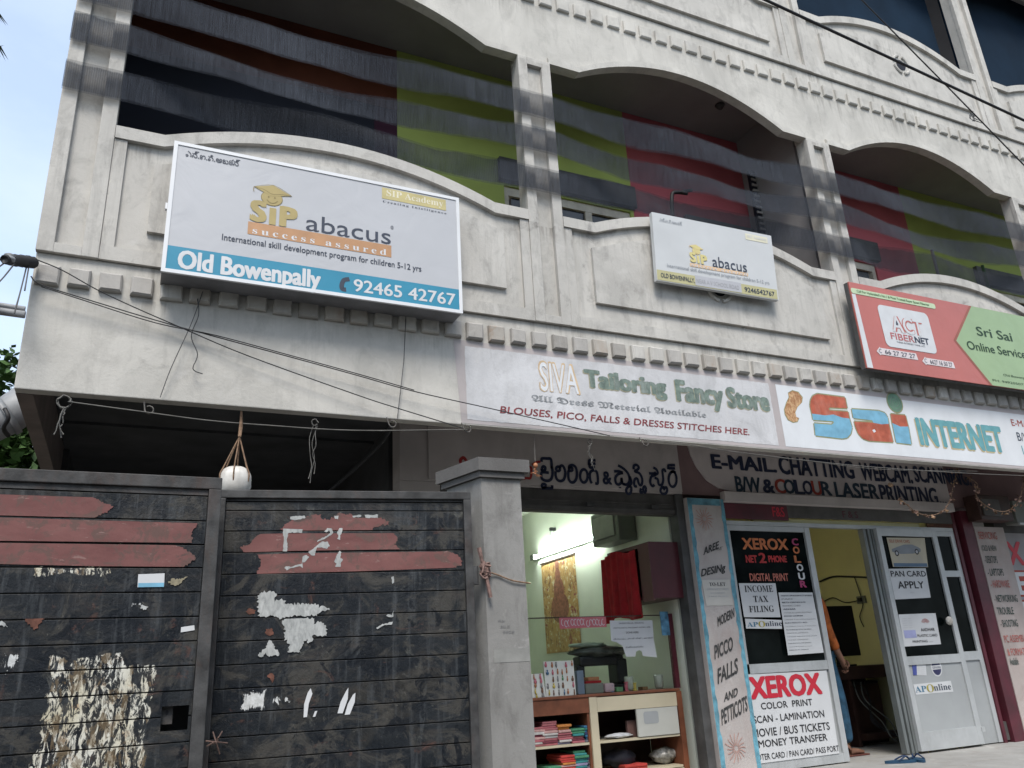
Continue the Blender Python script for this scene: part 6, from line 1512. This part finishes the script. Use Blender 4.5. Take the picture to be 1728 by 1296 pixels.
G().box(v.x - .26, v.x + .22, CY + .24, CY + .44, 1.346, 1.40, .01).box(v.x + .12, v.x + .22, CY + .26, CY + .42, 1.40, 1.60, .02).box(v.x - .22, v.x + .2, CY + .27, CY + .41, 1.55, 1.63, .025).box(v.x - .24, v.x - .17, CY + .29, CY + .39, 1.42, 1.56, .01).done('body', DKPL, smc)
def crumple(c, rx, ry, rz, m, nm, lb, cat, seed, parent=None):
    r = random.Random(seed); bm = bmesh.new(); bmesh.ops.create_icosphere(bm, subdivisions=3, radius=1)
    from mathutils import noise as mn
    for q in bm.verts:
        d = 1 + .35 * mn.noise(q.co * 2.2 + Vector((seed, 0, 0))) + .12 * mn.noise(q.co * 6 + Vector((0, seed, 0)))
        q.co = Vector((c[0] + q.co.x * rx * d, c[1] + q.co.y * ry * d, c[2] + q.co.z * rz * d))
    bm.verts.index_update(); g = G().add([q.co[:] for q in bm.verts], [[w_.index for w_ in f.verts] for f in bm.faces]); bm.free()
    o = g.done(nm, m, parent, True)
    if not parent: tag(o, lb, cat)
    return o
crumple((v.x + .0, CY + .33, 1.66), .28, .12, .045, mat('shiny_grey_cloth', (.10, .11, .10, 1), .3, .5, 14, .3), 'folded_cloth', 'shiny dark grey cloth piled on the sewing machine', 'cloth', 3)
crumple((v.x - .12, CY + .32, 1.715), .17, .09, .02, mat('pale_mint_cloth', (.36, .44, .36, 1), .8, .1, 14, .2), 'folded_cloth', 'pale mint folded cloth on top of the dark grey cloth', 'cloth', 5)
for (cx_, lb) in ((1110, 'small clear glass tumbler left of the bottle on the counter'), (1400, 'clear glass jar near the right end of the counter')):
    v = ci(cx_, 540, CY + .15)
    tag(G().lathe((v.x, CY + .15, 1.346), [(.028, 0), (.036, .02), (.038, .10), (.033, .11), (.03, .10), (.03, .01)], 14).done('glass_jar', mat('cloudy_glass', (.30, .32, .28, 1), .15, .1, 8, 0), None, True), lb, 'glass')
crumple((2.78, CY + .13, 1.42), .04, .04, .06, mat('ochre_cloth', (.35, .18, .03, 1), .8, .1, 14, .2), 'cloth_bundle', 'ochre cloth bundle at the left end of the counter', 'cloth', 8)
v = P(*K4(1450, 1100), gy - .006)
tag(G().box(v.x - .04, v.x + .04, gy - .012, gy - .004, v.z - .10, v.z + .09).done('packet', mat('blue_white_packet', (.12, .28, .42, 1), .4, .4, 20, 0)), 'blue and white packet hanging at the right end of the glass screen', 'packet')
# more small goods on the counter
_g = random.Random(77)
for i, (xx_, w_, h_, mm, nm, lb) in enumerate(((2.98, .05, .09, cardm, 'carton', 'small white carton behind the trinket cards'), (3.62, .06, .035, bead[1], 'packet', 'flat green packet near the tumbler on the counter'),
        (3.70, .03, .07, bead[4], 'thread_spool', 'pink thread spool right of the green packet on the counter'), (3.78, .03, .06, bead[5], 'thread_spool', 'yellow thread spool beside the pink spool on the counter'), (3.86, .05, .025, CARD, 'tray', 'low brown tray by the yellow spool on the counter'),
        (3.56, .035, .05, cm0 if False else bead[0], 'thread_spool', 'blue thread spool left of the green packet on the counter'))):
    g = G()
    if nm == 'thread_spool': g.lathe((xx_, CY + .12, 1.346), [(w_ * .6, 0), (w_ * .6, .006), (w_ * .42, .008), (w_ * .46, h_ * .5), (w_ * .42, h_ - .008), (w_ * .6, h_ - .006), (w_ * .6, h_)], 12)
    else: g.box(xx_ - w_ / 2, xx_ + w_ / 2, CY + .09, CY + .16, 1.346, 1.346 + h_, .003)
    tag(g.done(nm, mm), lb, nm.replace('_', ' '))
# folded cloths on the shelves
PAL = {'pink': (.42, .13, .15, 1), 'pale pink': (.50, .30, .28, 1), 'white': (.5, .48, .46, 1), 'orange': (.50, .20, .05, 1), 'maroon': (.18, .04, .06, 1), 'rose': (.35, .12, .13, 1), 'teal': (.04, .22, .22, 1), 'blue': (.04, .16, .30, 1), 'navy': (.04, .05, .12, 1), 'green': (.06, .22, .12, 1), 'grey': (.15, .15, .18, 1), 'red': (.45, .05, .04, 1), 'lavender': (.26, .24, .38, 1)}
cm = {k_: mat('folded_' + k_.replace(' ', '_') + '_cloth', v_, .85, .15, 20, .2, 150) for k_, v_ in PAL.items()}
rc = random.Random(21)
def clothstack(x, w_, zb_, names, where):
    z = zb_
    for i, nm in enumerate(names):
        h = rc.uniform(.013, .019); dx = rc.uniform(-.006, .006); dw = rc.uniform(-.008, .006)
        g = G().box(x - w_ / 2 + dx - dw, x + w_ / 2 + dx + dw, CY + .03 + rc.uniform(0, .02), CY + .27, z + .0005, z + h, .004)
        tag(g.done('folded_cloth', cm[nm]), '%s cloth, %s from bottom, %s' % (nm, ('first second third fourth fifth sixth seventh eighth ninth tenth'.split())[i], where), 'cloth', 'folded cloths on the counter shelves')
        z += h + .001
def xs4(px): return P(870 + px / 5.76, 1240, CY + .03).x
clothstack(xs4(235), .10, 1.009, ['rose', 'white', 'pink', 'pale pink', 'maroon', 'white', 'pale pink', 'rose'], 'leftmost stack on upper shelf')
clothstack(xs4(345), .12, 1.009, ['pink', 'maroon', 'rose', 'white', 'white', 'pale pink', 'rose', 'pink', 'rose', 'rose'], 'tall rose stack on upper shelf')
clothstack(xs4(485), .11, 1.009, ['lavender', 'white', 'pink', 'rose', 'pink', 'pale pink', 'orange', 'orange'], 'orange topped stack on upper shelf')
clothstack(xs4(615), .11, 1.009, ['pink', 'maroon', 'rose', 'teal', 'green', 'green'], 'green topped stack on upper shelf')
clothstack(xs4(735), .10, 1.009, ['grey', 'blue', 'blue', 'navy', 'blue', 'teal', 'blue'], 'blue stack on upper shelf')
clothstack(xs4(360), .12, .787, ['teal', 'green', 'navy', 'teal', 'green'], 'low green stack on lower shelf')
clothstack(xs4(500), .12, .787, ['lavender', 'white', 'pink', 'red', 'pale pink', 'orange', 'red', 'red', 'red'], 'red stack on lower shelf')
clothstack(xs4(625), .11, .787, ['grey', 'navy', 'lavender', 'teal', 'lavender', 'teal', 'teal', 'green', 'teal', 'green'], 'tall teal stack on lower shelf')
clothstack(xs4(745), .10, .787, ['grey', 'white', 'grey', 'lavender', 'grey', 'grey', 'navy'], 'grey stack on lower shelf')
clothstack(xs4(1150), .22, .787, ['red', 'red'], 'low red pile behind the cream upright')
v = P(*K4b(1190, 930), CY + .1)
tag(G().box(v.x - .1, v.x + .12, CY + .09, CY + .12, 1.009, 1.13, .004).done('brown_packet', mat('brown_packet_paper', (.14, .08, .07, 1), .5, .2, 10, 0)), 'brown packet standing on the right upper shelf of the counter', 'packet')
crumple((P(*K4b(1000, 1010), CY + .1).x, CY + .09, 1.03), .12, .05, .018, PAPER, 'crumpled_paper', 'crumpled white papers on the right upper shelf', 'paper', 12)
crumple((P(*K4b(1450, 1140), CY + .15).x, CY + .16, .85), .12, .08, .06, mat('clear_plastic_bag', (.28, .27, .24, 1), .25, .5, 25, .6), 'plastic_bag', 'cloudy plastic bag of trinkets on the right lower shelf', 'bag', 15)
crumple((P(*K4b(1020, 1130), CY + .15).x, CY + .18, .86), .14, .09, .07, mat('black_cloth', (.012, .012, .02, 1), .7, .2, 14, .2), 'cloth_bundle', 'black cloth bundle on the right lower shelf', 'cloth', 17)

# ================================================================== HANGING THINGS
def h4(x, y, yy_=.06): return P(*K(4, x, y), yy_)
def loops(c, r, n, w_, seed, m, lb, name='wire_tangle', cat='wire', drop=0.16):
    rnd = random.Random(seed); g = G()
    for k_ in range(n):
        g.tube([(c[0] + r * rnd.uniform(.7, 1.1) * math.cos(t * .6 + k_), c[1] + .006 * k_, c[2] + r * rnd.uniform(.85, 1.1) * math.sin(t * .6 + k_)) for t in range(11)], w_, 5)
    for k_ in range(3):
        p = Vector(c) + Vector((rnd.uniform(-.02, .02), 0, -r)); pts = [p]
        for j in range(5): p = p + Vector((rnd.uniform(-.03, .02), rnd.uniform(-.01, .01), -drop / 5 * rnd.uniform(.6, 1.3))); pts.append(p)
        g.tube(smoothpts(pts, 3), w_ * .8, 5)
    return tag(g.done(name, m, None, True), lb, cat)
loops(tuple(h4(312, 800, -.01)), .035, 3, .004, 1, STRING, 'coil of pale wire hanging at the left corner under the fascia')
loops(tuple(h4(1530, 900, -.01)), .02, 2, .003, 2, STRING, 'pale frayed string tangle under the fascia right of the hanging pot', drop=.3)
loops(tuple(P(*K(5, 1255, 995), .05)), .018, 2, .003, 3, STRING, 'small frayed white string knot under the tailor sign')
def hook(px, lb, seed):
    v = P(px[0], px[1], -.01); 
    pts = [(v.x + .022 * math.cos(t), v.y, v.z + .022 * math.sin(t)) for t in [math.pi * (1.1 + .2 * i) for i in range(9)]]
    return tag(G().tube([(v.x - .03, .03, v.z + .06)] + pts, .004, 6).done('iron_hook', mat('pale_rusty_iron', (.12, .11, .10, 1), .7, .3, 30, 0), None, True), lb, 'hook')
hook(K(5, 295, 908), 'curled iron hook under the fascia where the dark porch begins', 1)
hook(K(5, 660, 932), 'curled iron hook under the fascia left of the gate pillar', 2)
hook(K(5, 1525, 1000), 'curled iron hook under the right part of the tailor sign', 3)
hook(K(4, 725, 840), 'small iron hook under the fascia between the wire coil and the pot', 4)
# hanging white pot in a rope sling
a = h4(1155, 870, -.02); b = h4(1143, 1185, -.02)
HP = thing('hanging_pot', (b.x, b.y, b.z - .1), 'white rounded pot hanging in a rope sling above the dark gate', 'hanging pot')
pr_ = P(*K(4, 1222, 1190), -.02).x - P(*K(4, 1143, 1190), -.02).x
ztp = h4(1143, 1122, -.02).z
G().lathe((b.x, b.y, ztp - pr_ * 2.0), [(pr_ * .45, 0), (pr_ * .8, pr_ * .22), (pr_, pr_ * .75), (pr_ * .98, pr_ * 1.45), (pr_ * .80, pr_ * 1.85), (pr_ * .55, pr_ * 2.0), (pr_ * .3, pr_ * 2.0)], 22).done('pot', POT, HP, True)
kz = h4(1155, 970, -.02).z
g = G().tube([(b.x + .01, b.y, a.z + .03), (b.x + .012, b.y, (a.z + kz) / 2), (b.x + .008, b.y, kz)], [.006, .011, .009], 8)
for i in range(6):
    t = 2 * math.pi * i / 6 + .3
    g.tube(smoothpts([(b.x + .008, b.y, kz), (b.x + pr_ * .75 * math.cos(t), b.y + pr_ * .75 * math.sin(t), ztp + .01), (b.x + pr_ * 1.03 * math.cos(t), b.y + pr_ * 1.03 * math.sin(t), ztp - pr_ * .7), (b.x + pr_ * .6 * math.cos(t), b.y + pr_ * .6 * math.sin(t), ztp - pr_ * 1.95)], 4), .0042, 5)
g.done('rope_sling', ROPE, HP, True)
# lines below the fascia
cable(smoothpts([h4(330, 800, -.02), h4(700, 850, -.02), h4(1000, 890, -.02), h4(1300, 915, -.02), h4(1728, 940, -.02), P(*K(5, 660, 935), -.02)], 5), .0035, STRING, 'thin pale washing line strung from the wire coil towards the pillar', 'washing_line', 'line')
cable(smoothpts([P(*K(6, -100, 990), -.012), P(*K(6, 100, 1010), -.03), P(*K(6, 370, 1050), -.03), P(*K(6, 900, 1110), -.03), P(*K(6, 1400, 1145), -.03), P(*K(6, 1728, 1160), -.03)], 5), .003, STRING, 'thin string running below the painted internet sign', 'string', 'string')
cable(smoothpts([P(*K(6, 370, 1052), -.028), P(*K(6, 700, 1092), -.028), P(*K(6, 1050, 1130), -.028), P(*K(6, 1500, 1138), -.028)], 5), .002, STRING, 'second thin string sagging under the first one below the internet sign', 'string', 'string')
# black cable from the left bracket over the fascia
r0 = P(*K(4, 165, 105), -.06)
cable(smoothpts([r0, P(*K(4, 300, 160), -.05), P(*K(4, 470, 255), -.04), P(*K(4, 650, 340), -.03), P(*K(4, 880, 440), -.03), P(*K(4, 1200, 575), -.03), P(*K(4, 1728, 765), -.03), P(*K(5, 330, 835), -.03), P(*K(5, 640, 930), -.02)], 5), .0032, WIREB, 'upper black cable crossing down over the blank fascia left part', 'cable', 'cable')
cable(smoothpts([P(*K(4, 150, 190), -.06), P(*K(4, 200, 232), -.05), P(*K(4, 430, 305), -.04), P(*K(4, 760, 405), -.03), P(*K(4, 1050, 485), -.03), P(*K(4, 1400, 580), -.03), P(*K(4, 1728, 670), -.03), P(*K(5, 400, 750), -.03), P(*K(5, 800, 840), -.03), P(*K(5, 1350, 965), -.02)], 5), .0032, WIREB, 'lower black cable running along the fascia and over the tailor sign', 'cable', 'cable')
cable(smoothpts([P(*K(4, 200, 240), -.055), P(*K(4, 430, 315), -.042), P(*K(4, 760, 418), -.034), P(*K(4, 1050, 478), -.036), P(*K(4, 1400, 572), -.035), P(*K(4, 1728, 662), -.034), P(*K(5, 400, 744), -.034)], 5), .003, WIREB, 'thin black wire twisted beside the lower fascia cable', 'cable', 'cable')
cable(smoothpts([P(*K(4, 985, 265), -.02), P(*K(4, 930, 420), -.03), P(*K(4, 830, 640), -.02), P(*K(4, 778, 780), .0)], 5), .0025, WIRE, 'thin wire slanting down the fascia from the box sign to the porch edge', 'wire', 'wire')
cable(smoothpts([P(*K(4, 960, 300), -.02), P(*K(4, 965, 380), -.03), P(*K(4, 930, 480), -.025), P(*K(4, 960, 570), -.02), P(*K(4, 938, 640), -.02), P(*K(4, 985, 665), -.02)], 6), .003, WIRE, 'curly loose wire end dangling below the big box sign', 'wire', 'wire')
cable([P(*K(5, 360, 380), -.02), P(*K(5, 350, 600), -.01), P(*K(5, 318, 885), 0.0)], .003, WIRE, 'thin straight wire hanging from the box sign to the hook', 'wire', 'wire')
cable(smoothpts([P(*K(5, 290, 920), .05), P(*K(5, 240, 1000), .3), P(*K(5, 120, 1120), .6), P(*K(5, -20, 1240), .9)], 5), .012, WIREB, 'thick black cable slanting into the dark porch', 'cable', 'cable')
cable([P(*K(5, 983, 960), -.01), P(*K(5, 988, 1090), -.01)], .0016, STRING, 'short thread holding the lemon and chilli charm', 'thread', 'string')
ch = thing('door_charm', tuple(P(*K(5, 990, 1130), -.01)), 'small hanging charm of dried chillies above the gate pillar', 'charm')
g = G(); v = P(*K(5, 990, 1110), -.01); g.blob((v.x, v.y, v.z), (.016, .016, .018), 10, 6); g.done('lemon', bead[2], ch, True)
g = G(); rn = random.Random(3)
for i in range(7): g.tube([(v.x, v.y, v.z - .02 - .008 * i), (v.x + rn.uniform(-.04, .04), v.y + rn.uniform(-.01, .01), v.z - .03 - .008 * i)], [.005, .001], 5)
g.done('chilli', bead[2], ch, True)
# overhead cables, in front of the building
a = Vector(P(*K(3, 430, -20), -1.2)); b = Vector(P(*K(3, 1760, 600), -1.2))
d_ = (b - a); cable([a - d_ * 1.5, a, a + d_ * .5, b, b + d_ * 2], .012, WIREB, 'thick black overhead cable crossing the upper right corner', 'cable', 'cable', n=8)
a = Vector(P(*K(3, 920, -20), -1.0)); c = Vector(P(*K(3, 1330, 395), -1.0)); b = Vector(P(*K(3, 1740, 815), -1.0))
cable(smoothpts([a - (c - a) * 2, a, c, b, b + (b - c) * 2], 5), .006, WIREB, 'thin overhead wire steeply crossing the upper right corner', 'cable', 'cable')
g = G(); rn = random.Random(8); v = P(*K(3, 1490, 575), -1.0)
for i in range(5): g.tube(smoothpts([v + Vector((rn.uniform(-.08, .08), 0, rn.uniform(-.05, .05))) for _ in range(4)], 4), .003, 4)
tag(g.done('wire_tangle', WIRE), 'small tangle of wire ends knotted on the thin overhead wire', 'wire')
# service bracket at the left corner
SBk = thing('service_bracket', tuple(P(*K(4, 100, 115), -.02)), 'taped black cable joint on an insulator at the left corner of the building', 'bracket')
pA, pB = P(*K(4, 165, 125), -.04), P(*K(4, -20, 120), -.4)
G().tube(smoothpts([pA, P(*K(4, 120, 118), -.1), P(*K(4, 60, 112), -.2), P(*K(4, 20, 108), -.28)], 4), [.03, .034, .03, .036, .028, .035, .03, .034, .028, .03, .024, .026, .02], 10).done('taped_joint', WIREB, SBk, True)
G().lathe(tuple(P(*K(4, 42, 118), -.25)), [(.016, 0), (.028, .006), (.028, .02), (.016, .026), (.026, .034), (.014, .042)], 12).done('insulator', PVC, SBk, True)
for i, (s_, e) in enumerate((((30, 120), (-80, 160)), ((70, 130), (-60, 260)), ((130, 140), (70, 370)), ((140, 145), (120, 260)), ((20, 110), (-100, 60)))):
    cable(smoothpts([P(*K(4, *s_), -.25 if s_[0] < 100 else -.08), (P(*K(4, *s_), -.3) + P(*K(4, *e), -.3)) / 2 + Vector((0, 0, -.02)), P(*K(4, *e), -.35)], 4), .004, WIRE, ['lowest thin wire going left from the taped joint', 'thin wire slanting down left from the taped joint', 'thin wire hanging from the taped joint down to the pipes', 'short thin wire hanging beside the taped joint', 'topmost thin wire going left from the taped joint'][i], 'wire', 'wire', 'loose wires at the left corner')
for k_, (y0q, y1q) in enumerate(((333, 358), (362, 385))):
    cable([P(*K(4, -60, y0q - 10), .25), P(*K(4, 122, y1q - 8), .25)], .022 if k_ else .016, PVC, ('upper' if not k_ else 'lower') + ' thin grey conduit pipe sticking out left of the fascia', 'conduit_pipe', 'pipe')
# big drain pipe at the left
pp_ = thing('drain_pipe', tuple(P(-10, 705, 1.6)), 'thick grey drain pipe beyond the left edge of the building', 'pipe')
G().tube(smoothpts([P(-60, 735, 1.6), P(0, 708, 1.6), P(30, 690, 1.6), P(62, 668, 1.65), P(100, 655, 1.75)], 5), .13, 16).done('elbow', PVC, pp_, True)
G().tube([P(8, 704, 1.6), P(18, 699, 1.6)], .145, 16).done('collar', PVC, pp_, True)
cable(smoothpts([P(8, 690, 1.3), P(14, 705, 1.28), P(6, 722, 1.35), P(14, 735, 1.5)], 4), .015, WIREB, 'black cable looped round the grey drain pipe', 'cable', 'cable')

# balcony clutter
cable(smoothpts([P(*K(2, 1655, 1050), .5), P(*K(2, 1652, 960), .5), P(*K(2, 1665, 935), .5), P(*K(2, 1728, 940), .5), P(*K(3, 60, 935), .5), P(*K(3, 110, 925), .7)], 4), .018, WIREB, 'bent black pipe rising behind the small sign plate', 'pipe', 'pipe')
ac = thing('grille_panel', tuple(P(*K(3, 460, 780), .7)), 'dark louvred grille panel near the balcony ceiling left of the second column', 'grille')
v0, v1 = P(*K(3, 405, 900), .75), P(*K(3, 490, 650), .75)
box('backing', v0.x, v1.x, .76, .79, 5.35, 6.30, NAVYD, ac)
for i in range(14): G().box(v0.x + .01, v1.x - .01, .745, .758, 5.40 + i * .065, 5.425 + i * .065).done('louvre', SOF, ac)
box('post', (v0.x + v1.x) / 2 - .015, (v0.x + v1.x) / 2 + .015, .735, .744, 5.35, 6.30, NAVYD, ac)
cab = thing('balcony_cabinet', tuple(P(*K(3, 580, 720), .6)), 'dark grey cabinet face near the ceiling beside the grille panel', 'cabinet')
v0, v1 = P(*K(3, 515, 850), .7), P(*K(3, 655, 680), .7)
box('panel', v0.x, v1.x, .70, .75, 5.75, 6.42, METALD, cab); box('rail', v0.x - .05, v1.x + .02, .66, .70, 5.62, 5.68, CREAM, cab)
fb_ = thing('ceiling_hook', tuple(P(*K(3, 250, 512), .6)), 'small round hook fixed on the balcony ceiling of the second bay', 'hook'); v = PZ(*K(3, 250, 512), 6.79)
G().lathe((v.x, v.y, 6.745), [(.02, 0), (.035, .02), (.05, .045)], 12).done('cup', METALD, fb_, True)
# third-bay frame poles
for i, (a, b) in enumerate((((1280, 1215), (1310, 1296)), ((1525, 1290), (1500, 1200)))):
    p, q = P(*K(3, *a), .4), P(*K(3, *b), .4)
    tag(G().tube([(p.x, .4, 4.2), (p.x, .4, p.z)], .016, 8).done('thin_post', ALW if i == 0 else mat('green_pipe', (.05, .12, .06, 1), .6, .1, 8, 0), None, True), ('pale' if i == 0 else 'green') + ' thin upright post behind the third balcony parapet', 'post')
# window grille with orange slatted blind behind the third sign
bl2 = thing('slatted_blind', (6.35, .9, 4.7), 'orange brown slatted blind in the window behind the third balcony sign', 'blind')
v0, v1 = P(*K(6, 1045, 210), .93), P(*K(6, 1130, 140), .93)
for i in range(9): G().box(v0.x, v1.x, .92, .935, 4.95 + .05 * i, 4.985 + .05 * i).done('slat', mat('orange_wood', (.40, .16, .04, 1), .7, .2, 8, 0), bl2)
# bushy garlands below the overhang
def garland(p0, p1, drop, lb, seed, dens=36):
    rnd = random.Random(seed); th = thing('garland', tuple((Vector(p0) + Vector(p1)) / 2), lb, 'garland')
    pts = sag(p0, p1, drop, 24); G().tube(pts, .004, 5).done('thread', ROPE, th)
    lm = [mat('dry_leaf_tan', (.30, .19, .11, 1), .8, .3, 30, 0), mat('dry_leaf_brown', (.10, .055, .035, 1), .8, .3, 30, 0), mat('dry_leaf_pink', (.42, .26, .20, 1), .8, .3, 30, 0)]
    for i in range(dens * 2):
        t = rnd.random() * 23.99; k_ = int(t); c = pts[k_].lerp(pts[k_ + 1], t - k_) + Vector((rnd.uniform(-.012, .012), rnd.uniform(-.012, .012), rnd.uniform(-.025, .012)))
        d = Vector((rnd.uniform(-1, 1), rnd.uniform(-1, 1), rnd.uniform(-1, .4))).normalized(); s_ = d.cross(Vector((rnd.uniform(-1, 1), rnd.uniform(-1, 1), .3))).normalized(); l = rnd.uniform(.018, .035); w2 = l * .33
        n_ = d.cross(s_) * l * .2
        mesh('dry_leaf', [c, c + d * l * .5 + s_ * w2 + n_, c + d * l, c + d * l * .5 - s_ * w2 + n_], [(0, 1, 2), (0, 2, 3)], lm[rnd.randrange(3)], th)
garland(P(*K(9, 1115, -15), .3), P(*K(6, 1500, 1225), .3), .0, 'dried leaf garland hanging over the internet board', 3, 4) if False else None
def gpts(*pp): return [P(*K6(*q), .25) for q in pp]
def garl(pts, lb, seed, dens=30):
    rnd = random.Random(seed); th = thing('garland', tuple(pts[len(pts) // 2]), lb, 'garland')
    pts = smoothpts(pts, 6); G().tube(pts, .004, 5).done('thread', ROPE, th); n = len(pts)
    lm = [mat('dry_leaf_tan', (.30, .19, .11, 1), .8, .3, 30, 0), mat('dry_leaf_brown', (.10, .055, .035, 1), .8, .3, 30, 0), mat('dry_leaf_pink', (.42, .26, .20, 1), .8, .3, 30, 0)]
    for i in range(dens * 2):
        t = rnd.random() * (n - 1.01); k_ = int(t); c = pts[k_].lerp(pts[k_ + 1], t - k_) + Vector((rnd.uniform(-.015, .015), rnd.uniform(-.015, .015), rnd.uniform(-.025, .012)))
        d = Vector((rnd.uniform(-1, 1), rnd.uniform(-1, 1), rnd.uniform(-1, .4))).normalized(); s_ = d.cross(Vector((rnd.uniform(-1, 1), rnd.uniform(-1, 1), .3))).normalized(); l = rnd.uniform(.02, .045); w2 = l * .33
        n_ = d.cross(s_) * l * .2
        mesh('dry_leaf', [c, c + d * l * .5 + s_ * w2 + n_, c + d * l, c + d * l * .5 - s_ * w2 + n_], [(0, 1, 2), (0, 2, 3)], lm[rnd.randrange(3)], th)
garl(gpts((1245, 340), (1290, 380), (1350, 425), (1430, 440), (1500, 410), (1535, 350), (1550, 290), (1570, 200), (1575, 170)), 'left dried leaf garland looping below the end of the internet board', 1, 40)
garl([P(*K(6, 1450, 1165), .25), P(*K(6, 1500, 1200), .25), P(1648, 838, .25), P(1672, 858, .25), P(1700, 862, .25), P(1722, 838, .25), P(1728, 800, .25)], 'right dried leaf garland sagging at the edge of the view', 2, 40)
tag(crumple(tuple(P(*K6(1195, 265), .25)), .03, .01, .018, mat('dry_leaf_tan', (.30, .19, .11, 1)), 'dry_leaf', 'x', 'x', 30), 'single curled dry leaf stuck in front of the printing words', 'leaf')

# ================================================================== TREES
def tree(name, x, y, h, rad, lb, m, seed, nleaf=5200, leaf=.11, z0=0.0):
    rnd = random.Random(seed); th = thing(name, (x, y, z0), lb, 'tree')
    g = G().tube(smoothpts([(x, y, z0), (x + .1, y, z0 + h * .3), (x - .05, y + .1, z0 + h * .55), (x, y, z0 + h * .8)], 4), [.16 - .009 * i for i in range(13)], 8)
    cl = []
    for i in range(16):
        t = rnd.uniform(0, 6.28); rr_ = rad * rnd.uniform(.2, .85); c = Vector((x + rr_ * math.cos(t), y + rr_ * math.sin(t), z0 + h * rnd.uniform(.42, .95)))
        cl.append((c, rad * rnd.uniform(.25, .45))); g.tube(smoothpts([(x, y, z0 + h * .4), Vector((x, y, z0 + h * .45)).lerp(c, .5) + Vector((0, 0, .1)), c], 3), [.06, .05, .045, .04, .03, .02, .012], 5)
    g.done('trunk', BARK, th, True)
    vs = []; fs = []
    for i in range(nleaf):
        c, r = cl[rnd.randrange(len(cl))]
        d = Vector((rnd.gauss(0, 1), rnd.gauss(0, 1), rnd.gauss(0, 1))).normalized(); p = c + d * r * rnd.uniform(.55, 1.05)
        a = Vector((rnd.uniform(-1, 1), rnd.uniform(-1, 1), rnd.uniform(-1, .5))).normalized(); b = a.cross(Vector((rnd.uniform(-1, 1), rnd.uniform(-1, 1), 1))).normalized(); l = leaf * rnd.uniform(.6, 1.3); k_ = len(vs)
        vs += [p, p + a * l * .5 + b * l * .28, p + a * l, p + a * l * .5 - b * l * .28]; fs.append((k_, k_ + 1, k_ + 2, k_ + 3))
    mesh('crown', vs, fs, m, th)
v = P(15, 720, 5.0)
tree('leafy_tree', v.x - .6, 5.0, 4.75, 1.5, 'dense green leafy tree behind the left end of the building', LEAF, 3, 22000, .11)
tree('leafy_tree', -4.5, 9.0, 5.4, 2.0, 'green tree further back at the far left behind the gate', LEAF, 5, 14000, .16)
v = P(25, 760, 3.6)
tree('leafy_bush', v.x - .55, 3.6, 3.5, 1.15, 'dense dark green bush seen between the gate top and the drain pipe', LEAF, 9, 14000, .09)
# neighbour: palm whose frond tips reach into the upper left corner
pt_ = P(-300, -70, 3.0)
pm = thing('palm_tree', (pt_.x, 3.0, 0), 'palm tree whose frond tips reach in at the upper left corner', 'tree')
G().tube(smoothpts([(pt_.x, 3.0, 0), (pt_.x + .2, 3.0, pt_.z * .5), (pt_.x, 3.0, pt_.z)], 5), [.2] * 6 + [.15] * 5, 10).done('trunk', BARK, pm, True)
rn = random.Random(14)
for i in range(16):
    az = 2 * math.pi * i / 16 + rn.uniform(-.1, .1); el_ = rn.uniform(.0, .7); Lf = 1.45 * rn.uniform(.9, 1.1); g = G()
    d = Vector((math.cos(az), math.sin(az), 0)); pts = [Vector((pt_.x, 3, pt_.z)) + d * Lf * t + Vector((0, 0, el_ * Lf * t - .9 * Lf * t * t)) for t in [j / 10 for j in range(11)]]
    g.tube(pts, [.02 - .0017 * j for j in range(11)], 5)
    s_ = Vector((-d.y, d.x, 0))
    for j in range(2, 41):
        t = j / 40 * 10; k_ = min(9, int(t)); p = pts[k_].lerp(pts[k_ + 1], t - k_); ll = .42 * math.sin(math.pi * min(1, .15 + .8 * j / 40)) + .08
        for sg in (-1, 1):
            q = p + s_ * sg * ll * .7 + d * ll * .45 - Vector((0, 0, ll * rn.uniform(.35, .7))); e = d * .012; g.add([p - e, p + e, q], [(0, 1, 2)])
    g.done('frond', PALM, pm)
# opposite side of the street (seen only as reflection and to bound the light)
ob = thing('opposite_building', (3, -16, 0), 'plain pale building on the other side of the street behind the viewer', 'building')
box('wall', -8, 14, -18, -15.03, 0.1, 6.5, SOF, ob)
for i in range(7): box('window', -6.5 + i * 2.9, -5.3 + i * 2.9, -15.02, -14.98, 3.8, 5.0, FILM2, ob)
for i, xx_ in enumerate((-2, 4, 9, 14, 20)):
    tree('leafy_tree', xx_, -12.2 - .5 * (i % 2), 7.0 + i % 3, 2.9, ['first', 'second', 'third', 'fourth', 'fifth'][i] + ' dark street tree across the road behind the viewer', LEAF, 40 + i, 2600, .34)
